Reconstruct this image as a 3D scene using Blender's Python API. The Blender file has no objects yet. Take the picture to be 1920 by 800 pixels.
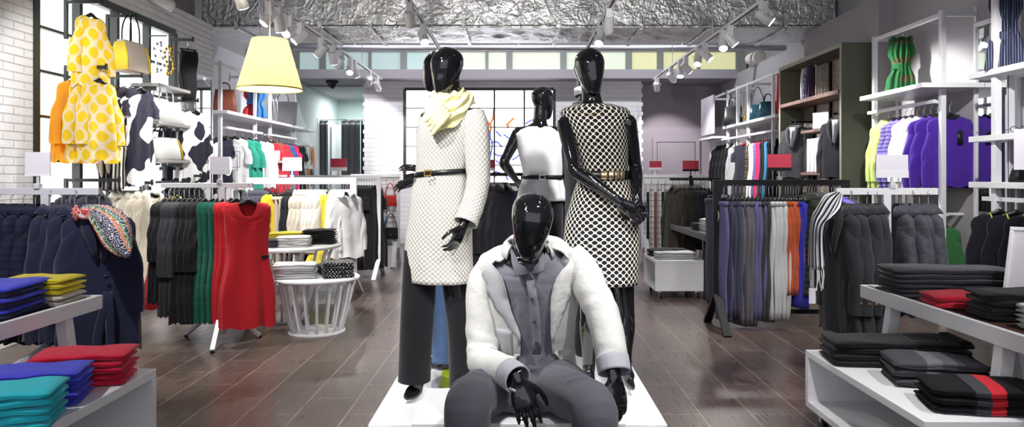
import bpy, math, random
import numpy as np
from mathutils import Vector, Matrix, Quaternion

SC = bpy.context.scene
COL = SC.collection
RND = random.Random(11)
PI = math.pi
# camera model: 1920x800 frame, level camera at eye height
CAM_H, FPX, VPX, VPY = 1.40, 1350.0, 972.0, 330.0
def wx(px, Z): return (px - VPX) * Z / FPX
def wz(py, Z): return CAM_H + (VPY - py) * Z / FPX
def P(px, py, Z): return Vector((wx(px, Z), Z, wz(py, Z)))

# ------------------------------------------------------------------ materials
def lin(c):
    if isinstance(c, str):
        c = c.lstrip('#'); c = [int(c[i:i+2], 16) / 255 for i in (0, 2, 4)]
    return tuple((x / 12.92 if x <= .04045 else ((x + .055) / 1.055) ** 2.4) for x in c[:3]) + (1.0,)
_MATS = {}
def new_mat(name):
    m = bpy.data.materials.new(name); m.use_nodes = True
    nt = m.node_tree; b = nt.nodes['Principled BSDF']
    return m, nt, b
def N(nt, t, **kw):
    n = nt.nodes.new(t)
    for k, v in kw.items():
        if k in n.inputs.keys() if hasattr(n.inputs, 'keys') else False: n.inputs[k].default_value = v
        else: setattr(n, k, v)
    return n
def coords(nt, kind='Object', scale=(1, 1, 1), rot=(0, 0, 0), loc=(0, 0, 0)):
    tc = nt.nodes.new('ShaderNodeTexCoord'); mp = nt.nodes.new('ShaderNodeMapping')
    mp.inputs['Scale'].default_value = scale; mp.inputs['Rotation'].default_value = rot; mp.inputs['Location'].default_value = loc
    nt.links.new(tc.outputs[kind], mp.inputs['Vector']); return mp.outputs['Vector']
def add_bump(nt, b, height, strength=.3, dist=.01):
    bp = nt.nodes.new('ShaderNodeBump'); bp.inputs['Strength'].default_value = strength; bp.inputs['Distance'].default_value = dist
    nt.links.new(height, bp.inputs['Height']); nt.links.new(bp.outputs['Normal'], b.inputs['Normal'])
def noise(nt, vec, scale, detail=2, rough=.5):
    n = nt.nodes.new('ShaderNodeTexNoise'); n.inputs['Scale'].default_value = scale; n.inputs['Detail'].default_value = detail
    n.inputs['Roughness'].default_value = rough
    if vec is not None: nt.links.new(vec, n.inputs['Vector'])
    return n
def ramp(nt, fac, stops, interp='LINEAR'):
    r = nt.nodes.new('ShaderNodeValToRGB'); r.color_ramp.interpolation = interp
    e = r.color_ramp.elements
    while len(e) < len(stops): e.new(.5)
    for i, (p, c) in enumerate(stops):
        e[i].position = p; e[i].color = c if len(c) == 4 else lin(c)
    nt.links.new(fac, r.inputs['Fac']); return r.outputs['Color']
def mixc(nt, fac, a, b):
    m = nt.nodes.new('ShaderNodeMix'); m.data_type = 'RGBA'
    for s, v in ((m.inputs['Factor'], fac), (m.inputs['A'] if False else m.inputs[6], a), (m.inputs[7], b)):
        if isinstance(v, (int, float)): s.default_value = v
        elif isinstance(v, tuple): s.default_value = v
        else: nt.links.new(v, s)
    return m.outputs[2]
def math_(nt, op, a, b=None):
    m = nt.nodes.new('ShaderNodeMath'); m.operation = op
    for i, v in enumerate((a, b)):
        if v is None: continue
        if isinstance(v, (int, float)): m.inputs[i].default_value = v
        else: nt.links.new(v, m.inputs[i])
    return m.outputs[0]
def plain(name, col, rough=.5, metal=0, coat=0, spec=.5):
    if name in _MATS: return _MATS[name]
    m, nt, b = new_mat(name)
    b.inputs['Base Color'].default_value = lin(col); b.inputs['Roughness'].default_value = rough
    b.inputs['Metallic'].default_value = metal; b.inputs['Coat Weight'].default_value = coat
    b.inputs['Specular IOR Level'].default_value = spec
    _MATS[name] = m; return m
def emit(name, col, strength):
    if name in _MATS: return _MATS[name]
    m, nt, b = new_mat(name)
    b.inputs['Base Color'].default_value = lin(col); b.inputs['Emission Color'].default_value = lin(col)
    b.inputs['Emission Strength'].default_value = strength
    _MATS[name] = m; return m
def fabric(name, col, col2=None, bump=.35, scale=9, rough=.92, sheen=.15, weave=True):
    """cloth: soft crease bump plus a fine mottled colour change"""
    if name in _MATS: return _MATS[name]
    m, nt, b = new_mat(name)
    v = coords(nt)
    n1 = noise(nt, v, scale, 3, .55); n2 = noise(nt, v, 420, 1)
    c = lin(col); c2 = lin(col2) if col2 else tuple(x * .86 for x in c[:3]) + (1,)
    nt.links.new(ramp(nt, n2.outputs['Fac'], [(.35, c2), (.65, c)]), b.inputs['Base Color'])
    h = math_(nt, 'ADD', n1.outputs['Fac'], math_(nt, 'MULTIPLY', n2.outputs['Fac'], .02))
    add_bump(nt, b, h, bump, .03)
    b.inputs['Roughness'].default_value = rough; b.inputs['Sheen Weight'].default_value = sheen
    b.inputs['Specular IOR Level'].default_value = .25
    _MATS[name] = m; return m
def stripes(name, cols, axis=0, scale=20, bump=.3):
    """striped cloth: bands along an object axis"""
    if name in _MATS: return _MATS[name]
    m, nt, b = new_mat(name); v = coords(nt)
    sp = nt.nodes.new('ShaderNodeSeparateXYZ'); nt.links.new(v, sp.inputs[0])
    w = math_(nt, 'FRACT', math_(nt, 'MULTIPLY', sp.outputs[axis], scale))
    k = len(cols)
    nt.links.new(ramp(nt, w, [(i / k, c) for i, c in enumerate(cols)], 'CONSTANT'), b.inputs['Base Color'])
    add_bump(nt, b, noise(nt, v, 10, 3).outputs['Fac'], bump, .03)
    b.inputs['Roughness'].default_value = .9; b.inputs['Specular IOR Level'].default_value = .25
    _MATS[name] = m; return m
def lattice(name, base, dot, period, thr, soft=.06, ring=None, bump=.4):
    """printed / lace cloth: a checkerboard lattice of dots laid out in the cloth's own UV metres"""
    if name in _MATS: return _MATS[name]
    m, nt, b = new_mat(name)
    tc = nt.nodes.new('ShaderNodeTexCoord'); sp = nt.nodes.new('ShaderNodeSeparateXYZ'); nt.links.new(tc.outputs['UV'], sp.inputs[0])
    def cell(op):
        t = math_(nt, 'MULTIPLY', math_(nt, op, sp.outputs[0], sp.outputs[1]), 1 / period)
        return math_(nt, 'POWER', math_(nt, 'ABSOLUTE', math_(nt, 'SUBTRACT', math_(nt, 'FRACT', t), .5)), 2.5)
    f = math_(nt, 'SUBTRACT', 1.0, math_(nt, 'MULTIPLY', math_(nt, 'POWER', math_(nt, 'ADD', cell('ADD'), cell('SUBTRACT')), .4), 2.0))
    stops = [(max(0, thr - soft), base), (thr, dot)]
    if ring: stops += [(min(.98, ring), dot), (min(1, ring + soft * 2), base)]
    nt.links.new(ramp(nt, f, stops), b.inputs['Base Color'])
    v = coords(nt)
    h = math_(nt, 'ADD', math_(nt, 'MULTIPLY', noise(nt, v, 9, 3).outputs['Fac'], 1.0), math_(nt, 'MULTIPLY', f, -.05))
    add_bump(nt, b, h, bump, .03)
    b.inputs['Roughness'].default_value = .85; b.inputs['Specular IOR Level'].default_value = .25
    _MATS[name] = m; return m
def blotch(name, cols, scale, stops, bump=.3, vor=False):
    """printed cloth with large irregular patches"""
    if name in _MATS: return _MATS[name]
    m, nt, b = new_mat(name); v = coords(nt)
    if vor:
        t = nt.nodes.new('ShaderNodeTexVoronoi'); t.inputs['Scale'].default_value = scale; t.inputs['Randomness'].default_value = .45
        nt.links.new(v, t.inputs['Vector']); f = t.outputs['Distance']
    else: f = noise(nt, v, scale, 1.2).outputs['Fac']
    nt.links.new(ramp(nt, f, list(zip(stops, cols)), 'CONSTANT' if not vor else 'LINEAR'), b.inputs['Base Color'])
    add_bump(nt, b, noise(nt, v, 10, 3).outputs['Fac'], bump, .03)
    b.inputs['Roughness'].default_value = .88; b.inputs['Specular IOR Level'].default_value = .25
    _MATS[name] = m; return m

# ------------------------------------------------------------------ mesh builder
class MB:
    def __init__(s): s.v = []; s.f = []; s.uv = None
    def box(s, x0, x1, y0, y1, z0, z1, M=None):
        i = len(s.v)
        for x in (x0, x1):
            for y in (y0, y1):
                for z in (z0, z1):
                    p = Vector((x, y, z)); s.v.append(tuple(M @ p if M else p))
        s.f += [tuple(i + k for k in q) for q in ((0, 1, 3, 2), (4, 6, 7, 5), (0, 4, 5, 1), (2, 3, 7, 6), (0, 2, 6, 4), (1, 5, 7, 3))]
        return s
    def bar(s, a, b, w, h=None, up=(0, 0, 1)):
        """a rectangular bar from a to b, w wide and h high"""
        a = Vector(a); b = Vector(b); h = h or w; d = b - a; L = d.length; d.normalize()
        up = Vector(up)
        if abs(d.dot(up)) > .98: up = Vector((0, 1, 0)) if abs(d.y) < .9 else Vector((1, 0, 0))
        x = d.cross(up).normalized(); z = x.cross(d).normalized()
        M = Matrix((x, d, z)).transposed().to_4x4(); M.translation = a
        return s.box(-w / 2, w / 2, 0, L, -h / 2, h / 2, M)
    def rings(s, rs, cap0=True, cap1=True, uvs=None, closed=True):
        n = len(rs[0]); i = len(s.v)
        for r in rs: s.v += [tuple(p) for p in r]
        m = n if closed else n - 1
        for k in range(len(rs) - 1):
            a = i + k * n; b = a + n
            for j in range(m):
                j2 = (j + 1) % n
                s.f.append((a + j, a + j2, b + j2, b + j))
        if cap0 and closed: s.f.append(tuple(i + j for j in reversed(range(n))))
        if cap1 and closed: s.f.append(tuple(i + (len(rs) - 1) * n + j for j in range(n)))
        if uvs is not None:
            if s.uv is None: s.uv = {}
            for k in range(len(rs)):
                for j in range(n): s.uv[i + k * n + j] = uvs[k][j]
        return s
    def tube(s, pts, r, n=8, cap=True, round_end=False, flat=1.0, up=None, sub=0):
        pts = [Vector(p) for p in pts]
        rr = list(r) if isinstance(r, list) else [r] * len(pts)
        if sub: pts, rr = smooth_path(pts, rr, sub)
        if round_end:
            d0 = (pts[0] - pts[1]).normalized(); d1 = (pts[-1] - pts[-2]).normalized()
            a, b, ra, rb = pts[0], pts[-1], rr[0], rr[-1]
            A = [(a + d0 * rmax(ra) * math.sin(t), rscale(ra, math.cos(t))) for t in (1.45, 1.05, .6)]
            B = [(b + d1 * rmax(rb) * math.sin(t), rscale(rb, math.cos(t))) for t in (.6, 1.05, 1.45)]
            pts = [p for p, _ in A] + pts + [p for p, _ in B]; rr = [q for _, q in A] + rr + [q for _, q in B]
        rs = []
        up0 = Vector(up) if up is not None else None
        prev = None
        for k, p in enumerate(pts):
            t = (pts[min(k + 1, len(pts) - 1)] - pts[max(k - 1, 0)])
            t = t.normalized() if t.length > 1e-9 else Vector((0, 0, 1))
            if prev is None:
                u = up0 if up0 is not None else (Vector((0, 0, 1)) if abs(t.z) < .9 else Vector((0, -1, 0)))
            else: u = prev
            x = t.cross(u)
            if x.length < 1e-6: x = t.orthogonal()
            x.normalize(); y = x.cross(t).normalized(); prev = y
            ra, rb = (rr[k] if isinstance(rr[k], tuple) else (rr[k], rr[k] * flat))
            rs.append([p + x * (ra * math.cos(2 * PI * j / n)) + y * (rb * math.sin(2 * PI * j / n)) for j in range(n)])
        return s.rings(rs, cap, cap)
    def lathe(s, prof, n=32, c=(0, 0, 0), cap0=False, cap1=False):
        rs = [[(c[0] + r * math.cos(2 * PI * j / n), c[1] + r * math.sin(2 * PI * j / n), c[2] + z) for j in range(n)] for r, z in prof]
        return s.rings(rs, cap0, cap1)
    def sheet(s, grid, uv=None):
        return s.rings(grid, False, False, closed=False, uvs=uv)
    def disc(s, c, r, n=24, nrm=(0, 0, 1), h=.004):
        c = Vector(c); d = Vector(nrm).normalized()
        return s.tube([c, c + d * h], r, n)
    def add(s, o, M=None):
        i = len(s.v)
        s.v += [tuple(M @ Vector(p)) if M else p for p in o.v]
        s.f += [tuple(i + k for k in f) for f in o.f]; return s
def rmax(r): return max(r) if isinstance(r, tuple) else r
def rscale(r, k): return (r[0] * k, r[1] * k) if isinstance(r, tuple) else r * k
def smooth_path(pts, rr, sub):
    """Catmull-Rom through points and radii"""
    n = len(pts); op = []; orr = []
    g = lambda i: pts[max(0, min(n - 1, i))]
    q = lambda i: Vector((rr[max(0, min(n - 1, i))] if isinstance(rr[0], tuple) else (rr[max(0, min(n - 1, i))],) * 2))
    for i in range(n - 1):
        for k in range(sub):
            t = k / sub
            def cr(a, b, c, d): return .5 * ((2 * b) + (c - a) * t + (2 * a - 5 * b + 4 * c - d) * t * t + (3 * b - a - 3 * c + d) * t ** 3)
            op.append(cr(g(i - 1), g(i), g(i + 1), g(i + 2)))
            w = cr(q(i - 1), q(i), q(i + 1), q(i + 2)); orr.append((w[0], w[1]) if isinstance(rr[0], tuple) else w[0])
    op.append(pts[-1]); orr.append(rr[-1]); return op, orr

def to_mesh(name, mb):
    me = bpy.data.meshes.new(name); me.from_pydata([tuple(p) for p in mb.v], [], mb.f)
    if mb.uv is not None:
        l = me.uv_layers.new(name='UVMap')
        vi = np.empty(len(me.loops), dtype=np.int32); me.loops.foreach_get('vertex_index', vi)
        arr = np.array([mb.uv.get(int(i), (0, 0)) for i in vi], dtype=np.float32)
        l.data.foreach_set('uv', arr.ravel())
        import bmesh
        bm = bmesh.new(); bm.from_mesh(me); bmesh.ops.remove_doubles(bm, verts=bm.verts, dist=2e-5); bm.to_mesh(me); bm.free()
    me.update(); return me
def obj(name, mb, mat, parent=None, loc=(0, 0, 0), rot=(0, 0, 0), smooth=False, bevel=0, solid=0, sub=0, label=None):
    me = mb if isinstance(mb, bpy.types.Mesh) else to_mesh(name, mb)
    o = bpy.data.objects.new(name, me); COL.objects.link(o)
    o.location = loc; o.rotation_euler = rot
    if mat is not None:
        if not me.materials: me.materials.append(mat)
        elif me.materials[0] != mat:
            o.material_slots[0].link = 'OBJECT'; o.material_slots[0].material = mat
    if smooth: me.polygons.foreach_set('use_smooth', [True] * len(me.polygons))
    if solid:
        d = o.modifiers.new('thickness', 'SOLIDIFY'); d.thickness = solid; d.offset = 0
    if sub:
        d = o.modifiers.new('round', 'SUBSURF'); d.levels = sub; d.render_levels = sub
    if bevel:
        d = o.modifiers.new('edge', 'BEVEL'); d.width = bevel; d.segments = 2; d.limit_method = 'ANGLE'
    if parent is not None: o.parent = parent
    if label: o['label'] = label
    return o
def tag(o, label, cat, group=None, kind=None):
    if label: o['label'] = label
    if cat: o['category'] = cat
    if group: o['group'] = group
    if kind: o['kind'] = kind
    return o
def thing(name, label, cat, loc=(0, 0, 0), rz=0, group=None):
    o = bpy.data.objects.new(name, None); COL.objects.link(o); o.empty_display_size = .05
    o.location = loc; o.rotation_euler = (0, 0, rz)
    return tag(o, label, cat, group)
def struct(name, mb, mat, parent=None, **kw):
    o = obj(name, mb, mat, parent, **kw)
    if parent is None: o['kind'] = 'structure'
    return o
def remesh(mb, voxel, it=6, name='body', fac=.5):
    """fuse overlapping closed shapes into one continuous smooth surface"""
    me = to_mesh(name, mb); o = bpy.data.objects.new('tmp', me); COL.objects.link(o)
    r = o.modifiers.new('r', 'REMESH'); r.mode = 'VOXEL'; r.voxel_size = voxel
    s = o.modifiers.new('s', 'SMOOTH'); s.factor = fac; s.iterations = it
    dg = bpy.context.evaluated_depsgraph_get(); dg.update()
    out = bpy.data.meshes.new_from_object(o.evaluated_get(dg)); out.name = name
    bpy.data.objects.remove(o); bpy.data.meshes.remove(me)
    out.polygons.foreach_set('use_smooth', [True] * len(out.polygons)); return out
def lerp(a, b, t): return a + (b - a) * t
def sstep(t): t = max(0, min(1, t)); return t * t * (3 - 2 * t)
ORD = ['first', 'second', 'third', 'fourth', 'fifth', 'sixth', 'seventh', 'eighth', 'ninth', 'tenth', 'eleventh', 'twelfth', 'thirteenth', 'fourteenth', 'fifteenth', 'sixteenth', 'seventeenth', 'eighteenth']

# shared materials
WHITE = plain('white_lacquer', '#ebebee', .35)
WHITE_STEEL = plain('white_steel', '#e2e2e6', .38)
GREY_STEEL = plain('pale_grey_steel', '#c9c7d2', .4)
DARK_STEEL = plain('dark_steel', '#2c3230', .45, .3)
BLACK_STEEL = plain('black_steel', '#101014', .6, spec=.3)
CHROME = plain('chrome', '#d8d8dc', .15, 1)
BLACK_PLASTIC = plain('black_plastic', '#131316', .4)
GOLD = plain('gold_metal', '#c9a24a', .25, 1)
CARD_WHITE = plain('blank_card', '#dcd7e2', .7)
CARD_RED = plain('red_card', '#b8324a', .7)
WORLD_STRENGTH, EXPOSURE, PANE_STRENGTH, SPOT_POWER, PENDANT_POWER = 1.0, 0.25, 3.0, 230, 90
# ------------------------------------------------------------------ camera, world
cam = bpy.data.cameras.new('camera'); camo = bpy.data.objects.new('camera', cam); COL.objects.link(camo)
cam.sensor_width = 36; cam.lens = FPX / 1920 * 36; cam.shift_x = (960 - VPX) / 1920; cam.shift_y = -(400 - VPY) / 1920
cam.clip_start = .05; cam.clip_end = 100
camo.location = (0, 0, CAM_H); camo.rotation_euler = (PI / 2, 0, 0); SC.camera = camo
w = bpy.data.worlds.new('world'); SC.world = w; w.use_nodes = True
w.node_tree.nodes['Background'].inputs[0].default_value = (.86, .88, .95, 1); w.node_tree.nodes['Background'].inputs[1].default_value = WORLD_STRENGTH
SC.view_settings.view_transform = 'Standard'; SC.view_settings.look = 'None'; SC.view_settings.gamma = 1
SC.view_settings.use_curve_mapping = False; SC.view_settings.exposure = EXPOSURE
SC.cycles.use_denoising = True; SC.cycles.max_bounces = 8; SC.cycles.diffuse_bounces = 4; SC.cycles.glossy_bounces = 4
SC.cycles.sample_clamp_indirect = 8; SC.cycles.caustics_reflective = False; SC.cycles.caustics_refractive = False

# ------------------------------------------------------------------ setting materials
def plane_vec(nt, a, b):
    tc = nt.nodes.new('ShaderNodeTexCoord'); sp = nt.nodes.new('ShaderNodeSeparateXYZ'); cb = nt.nodes.new('ShaderNodeCombineXYZ')
    nt.links.new(tc.outputs['Object'], sp.inputs[0]); nt.links.new(sp.outputs[a], cb.inputs[0]); nt.links.new(sp.outputs[b], cb.inputs[1])
    return cb.outputs[0]
def brick_mat(name, axes, bw, bh, col, strength=1.0):
    m, nt, b = new_mat(name); v = plane_vec(nt, *axes)
    wob = noise(nt, v, 6, 3); add = nt.nodes.new('ShaderNodeVectorMath'); add.operation = 'MULTIPLY_ADD'
    nt.links.new(wob.outputs['Color'], add.inputs[0]); add.inputs[1].default_value = (.012, .012, 0); nt.links.new(v, add.inputs[2])
    br = nt.nodes.new('ShaderNodeTexBrick'); nt.links.new(add.outputs[0], br.inputs['Vector'])
    br.inputs['Scale'].default_value = 1; br.inputs['Brick Width'].default_value = bw; br.inputs['Row Height'].default_value = bh
    br.inputs['Mortar Size'].default_value = .006; br.inputs['Mortar Smooth'].default_value = .6
    br.inputs['Color1'].default_value = lin(col); br.inputs['Color2'].default_value = tuple(x * .93 for x in lin(col)[:3]) + (1,)
    br.inputs['Mortar'].default_value = tuple(x * .84 for x in lin(col)[:3]) + (1,)
    nt.links.new(br.outputs['Color'], b.inputs['Base Color'])
    h = math_(nt, 'SUBTRACT', math_(nt, 'MULTIPLY', noise(nt, v, 14, 5, .6).outputs['Fac'], .7), br.outputs['Fac'])
    add_bump(nt, b, h, strength, .012); b.inputs['Roughness'].default_value = .7; return m
BRICK_SIDE = brick_mat('painted_brick_side', (1, 2), .25, .071, '#e9e8ea')
BRICK_BACK = brick_mat('painted_brick_back', (0, 2), .62, .095, '#dcdae0', .7)
def paint(name, col):
    m, nt, b = new_mat(name); v = coords(nt)
    b.inputs['Base Color'].default_value = lin(col); b.inputs['Roughness'].default_value = .75
    add_bump(nt, b, noise(nt, v, 60, 3).outputs['Fac'], .05, .003); return m
GREY_PAINT = paint('grey_paint', '#a5a1a6'); SOFFIT_PAINT = paint('soffit_paint', '#98939b'); MAUVE_PAINT = paint('mauve_grey_paint', '#908690')
PALE_PAINT = paint('pale_paint', '#c9c9cf'); DARK_PAINT = paint('dark_ceiling_paint', '#a2a2a4'); WHITE_PAINT = paint('white_paint', '#e4e3e6')
COOL_PAINT = paint('pale_cool_paint', '#c3cfcd')
# floor: 0.3 x 0.6 m dark brown wood-grain tiles, long side running into the room, offset by half
FLOOR, nt, b = new_mat('wood_grain_floor_tiles')
v = plane_vec(nt, 1, 0)
mp = nt.nodes.new('ShaderNodeMapping'); mp.inputs['Location'].default_value = (.07, -1.072 + 4 * .2975, 0); nt.links.new(v, mp.inputs['Vector'])
br = nt.nodes.new('ShaderNodeTexBrick'); nt.links.new(mp.outputs['Vector'], br.inputs['Vector'])
for k, x in (('Scale', 1), ('Brick Width', .615), ('Row Height', .2975), ('Mortar Size', .0032), ('Mortar Smooth', .2)): br.inputs[k].default_value = x
br.inputs['Color1'].default_value = lin('#6e605c'); br.inputs['Color2'].default_value = lin('#5f5350'); br.inputs['Mortar'].default_value = lin('#b0a49e')
st = nt.nodes.new('ShaderNodeMapping'); st.inputs['Scale'].default_value = (1.3, 42, 1); nt.links.new(v, st.inputs['Vector'])
gr = noise(nt, st.outputs['Vector'], 3.2, 6, .65)
tile = noise(nt, v, 1.3, 1)
g = ramp(nt, gr.outputs['Fac'], [(.3, '#8a807c'), (.5, '#dcd6d2'), (.68, '#ffffff')])
mm = nt.nodes.new('ShaderNodeMix'); mm.data_type = 'RGBA'; mm.blend_type = 'MULTIPLY'; mm.inputs['Factor'].default_value = 1
nt.links.new(br.outputs['Color'], mm.inputs[6]); nt.links.new(g, mm.inputs[7]); nt.links.new(mm.outputs[2], b.inputs['Base Color'])
h = math_(nt, 'SUBTRACT', math_(nt, 'MULTIPLY', gr.outputs['Fac'], .25), br.outputs['Fac'])
add_bump(nt, b, h, .25, .003)
nt.links.new(math_(nt, 'ADD', math_(nt, 'MULTIPLY', gr.outputs['Fac'], .14), .22), b.inputs['Roughness']); b.inputs['Specular IOR Level'].default_value = .45
# crumpled foil wrap of the air duct
FOIL, nt, b = new_mat('crumpled_foil'); v = coords(nt)
b.inputs['Base Color'].default_value = lin('#d6d6d6'); b.inputs['Metallic'].default_value = .8; b.inputs['Roughness'].default_value = .38
vo = nt.nodes.new('ShaderNodeTexVoronoi'); vo.feature = 'DISTANCE_TO_EDGE'; vo.inputs['Scale'].default_value = 5
nw = noise(nt, v, 2.2, 4, .6); va = nt.nodes.new('ShaderNodeVectorMath'); va.operation = 'MULTIPLY_ADD'
nt.links.new(nw.outputs['Color'], va.inputs[0]); va.inputs[1].default_value = (.5, .5, .5); nt.links.new(v, va.inputs[2]); nt.links.new(va.outputs[0], vo.inputs['Vector'])
h = math_(nt, 'ADD', math_(nt, 'MULTIPLY', nw.outputs['Fac'], 1.6), math_(nt, 'ADD', math_(nt, 'MULTIPLY', math_(nt, 'MINIMUM', vo.outputs['Distance'], .12), -1.2), math_(nt, 'MULTIPLY', noise(nt, v, 16, 4).outputs['Fac'], .35)))
add_bump(nt, b, h, .8, .05)
PANE = emit('lit_white_pane', '#fbfbff', PANE_STRENGTH)
PANE_BACK = emit('lit_white_back_pane', '#fafaff', PANE_STRENGTH * .8)
CLER = emit('pale_green_lit_pane', '#cfd6c4', .6); CLER_TEAL = emit('teal_lit_pane', '#b4c8c8', .5); CLER_YEL = emit('yellow_lit_pane', '#d5d3a6', .6)

# ------------------------------------------------------------------ floor, ceiling, walls
struct('floor', MB().box(-5.6, 5.6, -3.5, 19, -.1, 0), FLOOR)
struct('ceiling', MB().box(-5.6, 5.6, -3.5, 19, 5.2, 5.3), DARK_PAINT)
WL = -4.2
Y0, Y1 = 6.25, 8.83      # lit opening in the brick wall
PZ0, PZ1 = .35, 3.17
mb = MB().box(WL - .3, WL, -3.5, Y0, 0, 3.47).box(WL - .3, WL, Y1, 9.9, 0, 3.47).box(WL - .3, WL, Y0, Y1, 0, PZ0).box(WL - .3, WL, Y0, Y1, PZ1, 3.47)
struct('wall_left_brick', mb, BRICK_SIDE)
struct('baseboard_left', MB().box(WL, WL + .02, -3.5, 9.9, 0, .11), WHITE_PAINT, bevel=.004)
struct('wall_left_rear', MB().box(-4.9, -4.6, 9.9, 18.4, 0, 3.4), PALE_PAINT)
struct('wall_left_return', MB().box(-4.9, WL - .3, 9.7, 9.9, 0, 3.47), PALE_PAINT)
struct('wall_left_upper', MB().box(-5.2, -5.0, -3.5, 19, 0, 5.2), DARK_PAINT)
struct('wall_right_upper', MB().box(5.0, 5.2, -3.5, 19, 0, 5.2), DARK_PAINT)
struct('wall_right_rear', MB().box(4.40, 4.7, 10.43, 15.6, 0, 3.47), GREY_PAINT)
struct('wall_right_block', MB().box(4.14, 4.7, 8.27, 10.43, 0, 3.47), GREY_PAINT)
struct('wall_right_near', MB().box(4.33, 4.7, -3.5, 8.27, 0, 3.47), GREY_PAINT)
struct('column_right', MB().box(4.45, 4.98, 8.8, 10.5, 3.47, 5.2), PALE_PAINT)
struct('column_left', MB().box(-4.95, -4.45, 9.2, 9.9, 3.47, 5.2), GREY_PAINT)
BX0, BX1 = wx(683, 15), wx(1203, 15)
GX0, GX1, GZ0, GZ1 = wx(757, 15), wx(1041, 15), wz(347, 15), wz(165, 15)
mb = MB().box(BX0, GX0, 15, 15.3, 0, 3.37).box(GX1, BX1, 15, 15.3, 0, 3.37).box(GX0, GX1, 15, 15.3, 0, GZ0).box(GX0, GX1, 15, 15.3, GZ1, 3.37)
# toothed brick ends
for k in range(0, 35, 2):
    mb.box(BX0 - .03, BX0, 15.01, 15.29, k * .095 + .01, k * .095 + .085); mb.box(BX1, BX1 + .03, 15.01, 15.29, k * .095 + .01, k * .095 + .085)
struct('wall_back_brick', mb, BRICK_BACK)
struct('wall_back_mauve', MB().box(BX1 - .2, 4.5, 15.6, 15.8, 0, 3.37), MAUVE_PAINT)
struct('wall_back_upper', MB().box(-5, 5, 15.9, 16.1, 4.3, 5.2), DARK_PAINT)
struct('trim_soffit', MB().box(-4.6, 4.40, 14.5, 15.6, 3.37, 3.55), SOFFIT_PAINT)
struct('ceiling_fitting_corridor', MB().box(-4.9, -2.9, 15.6, 18.6, 3.33, 3.45), GREY_PAINT)
struct('wall_fitting_back', MB().box(-4.9, -2.6, 18.4, 18.6, 0, 3.4), COOL_PAINT)
struct('wall_fitting_right', MB().box(-2.9, -2.7, 15.3, 18.4, 0, 3.4), COOL_PAINT)
struct('baseboard_rear', MB().box(-4.6, -4.58, 9.9, 18.4, 0, .1), WHITE_PAINT)
# white door post of the fitting rooms
struct('trim_fitting_post', MB().box(wx(594, 16.5), wx(597.5, 16.5), 16.45, 16.6, 0, wz(222, 16.5)), WHITE_PAINT)
struct('wall_fitting_partition', MB().box(wx(623, 17.6), wx(640, 17.6), 17.55, 17.7, 0, 2.65), WHITE_PAINT)

# door in the mauve wall
d = struct('door_1', MB().box(wx(1232, 15.58), wx(1302, 15.58), 15.55, 15.6, 0, wz(266, 15.58)), MAUVE_PAINT, bevel=.004)
a, b_, t = wx(1223, 15.58), wx(1311, 15.58), wz(259, 15.58)
obj('door_frame', MB().box(a, a + .09, 15.53, 15.6, 0, t).box(b_ - .09, b_, 15.53, 15.6, 0, t).box(a + .09, b_ - .09, 15.53, 15.6, t - .08, t), MAUVE_PAINT, d)
obj('door_handle', MB().tube([(a + .19, 15.55, 1.02), (a + .19, 15.5, 1.02), (a + .3, 15.5, 1.02)], .011, 8), CHROME, d, smooth=True)

# lit windows: dark steel grid in front of glowing panes
def lit_window(name, axis, fixed, us, zs, pane, bar_w, sgn):
    """axis: the horizontal world axis of the window (0 x, 1 y); fixed: the other one; sgn points into the room"""
    def bx(mb, u0, u1, n0, n1, z0, z1):
        n0, n1 = min(n0, n1), max(n0, n1)
        return mb.box(u0, u1, n0, n1, z0, z1) if axis == 0 else mb.box(n0, n1, u0, u1, z0, z1)
    p = MB(); bx(p, us[0], us[-1], fixed - sgn * .09, fixed - sgn * .07, zs[0], zs[-1])
    root = struct(name, p, pane)
    fr = MB()
    for i, u in enumerate(us):
        hw = bar_w * (.8 if i in (0, len(us) - 1) else .5)
        bx(fr, u - hw, u + hw, fixed - sgn * .065, fixed + sgn * .012, zs[0], zs[-1])
    for i, z in enumerate(zs):
        e = i in (0, len(zs) - 1); hw = bar_w * (.8 if e else .26)
        bx(fr, us[0], us[-1], fixed - sgn * .06, fixed + sgn * (.014 if e else -.01), z - hw, z + hw)
    obj('window_frame', fr, DARK_STEEL, root); return root
w1 = lit_window('window_1', 1, WL, [6.27, 6.90, 7.54, 8.19, 8.81], [PZ0 + .02, .76, 1.15, 1.54, 1.93, 2.33, 2.72, PZ1 - .02], PANE, .05, 1)
w2 = lit_window('window_2', 0, 15, list(np.linspace(GX0 + .02, GX1 - .02, 6)), list(np.linspace(GZ0 + .02, GZ1 - .02, 6)), PANE_BACK, .035, -1)
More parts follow.
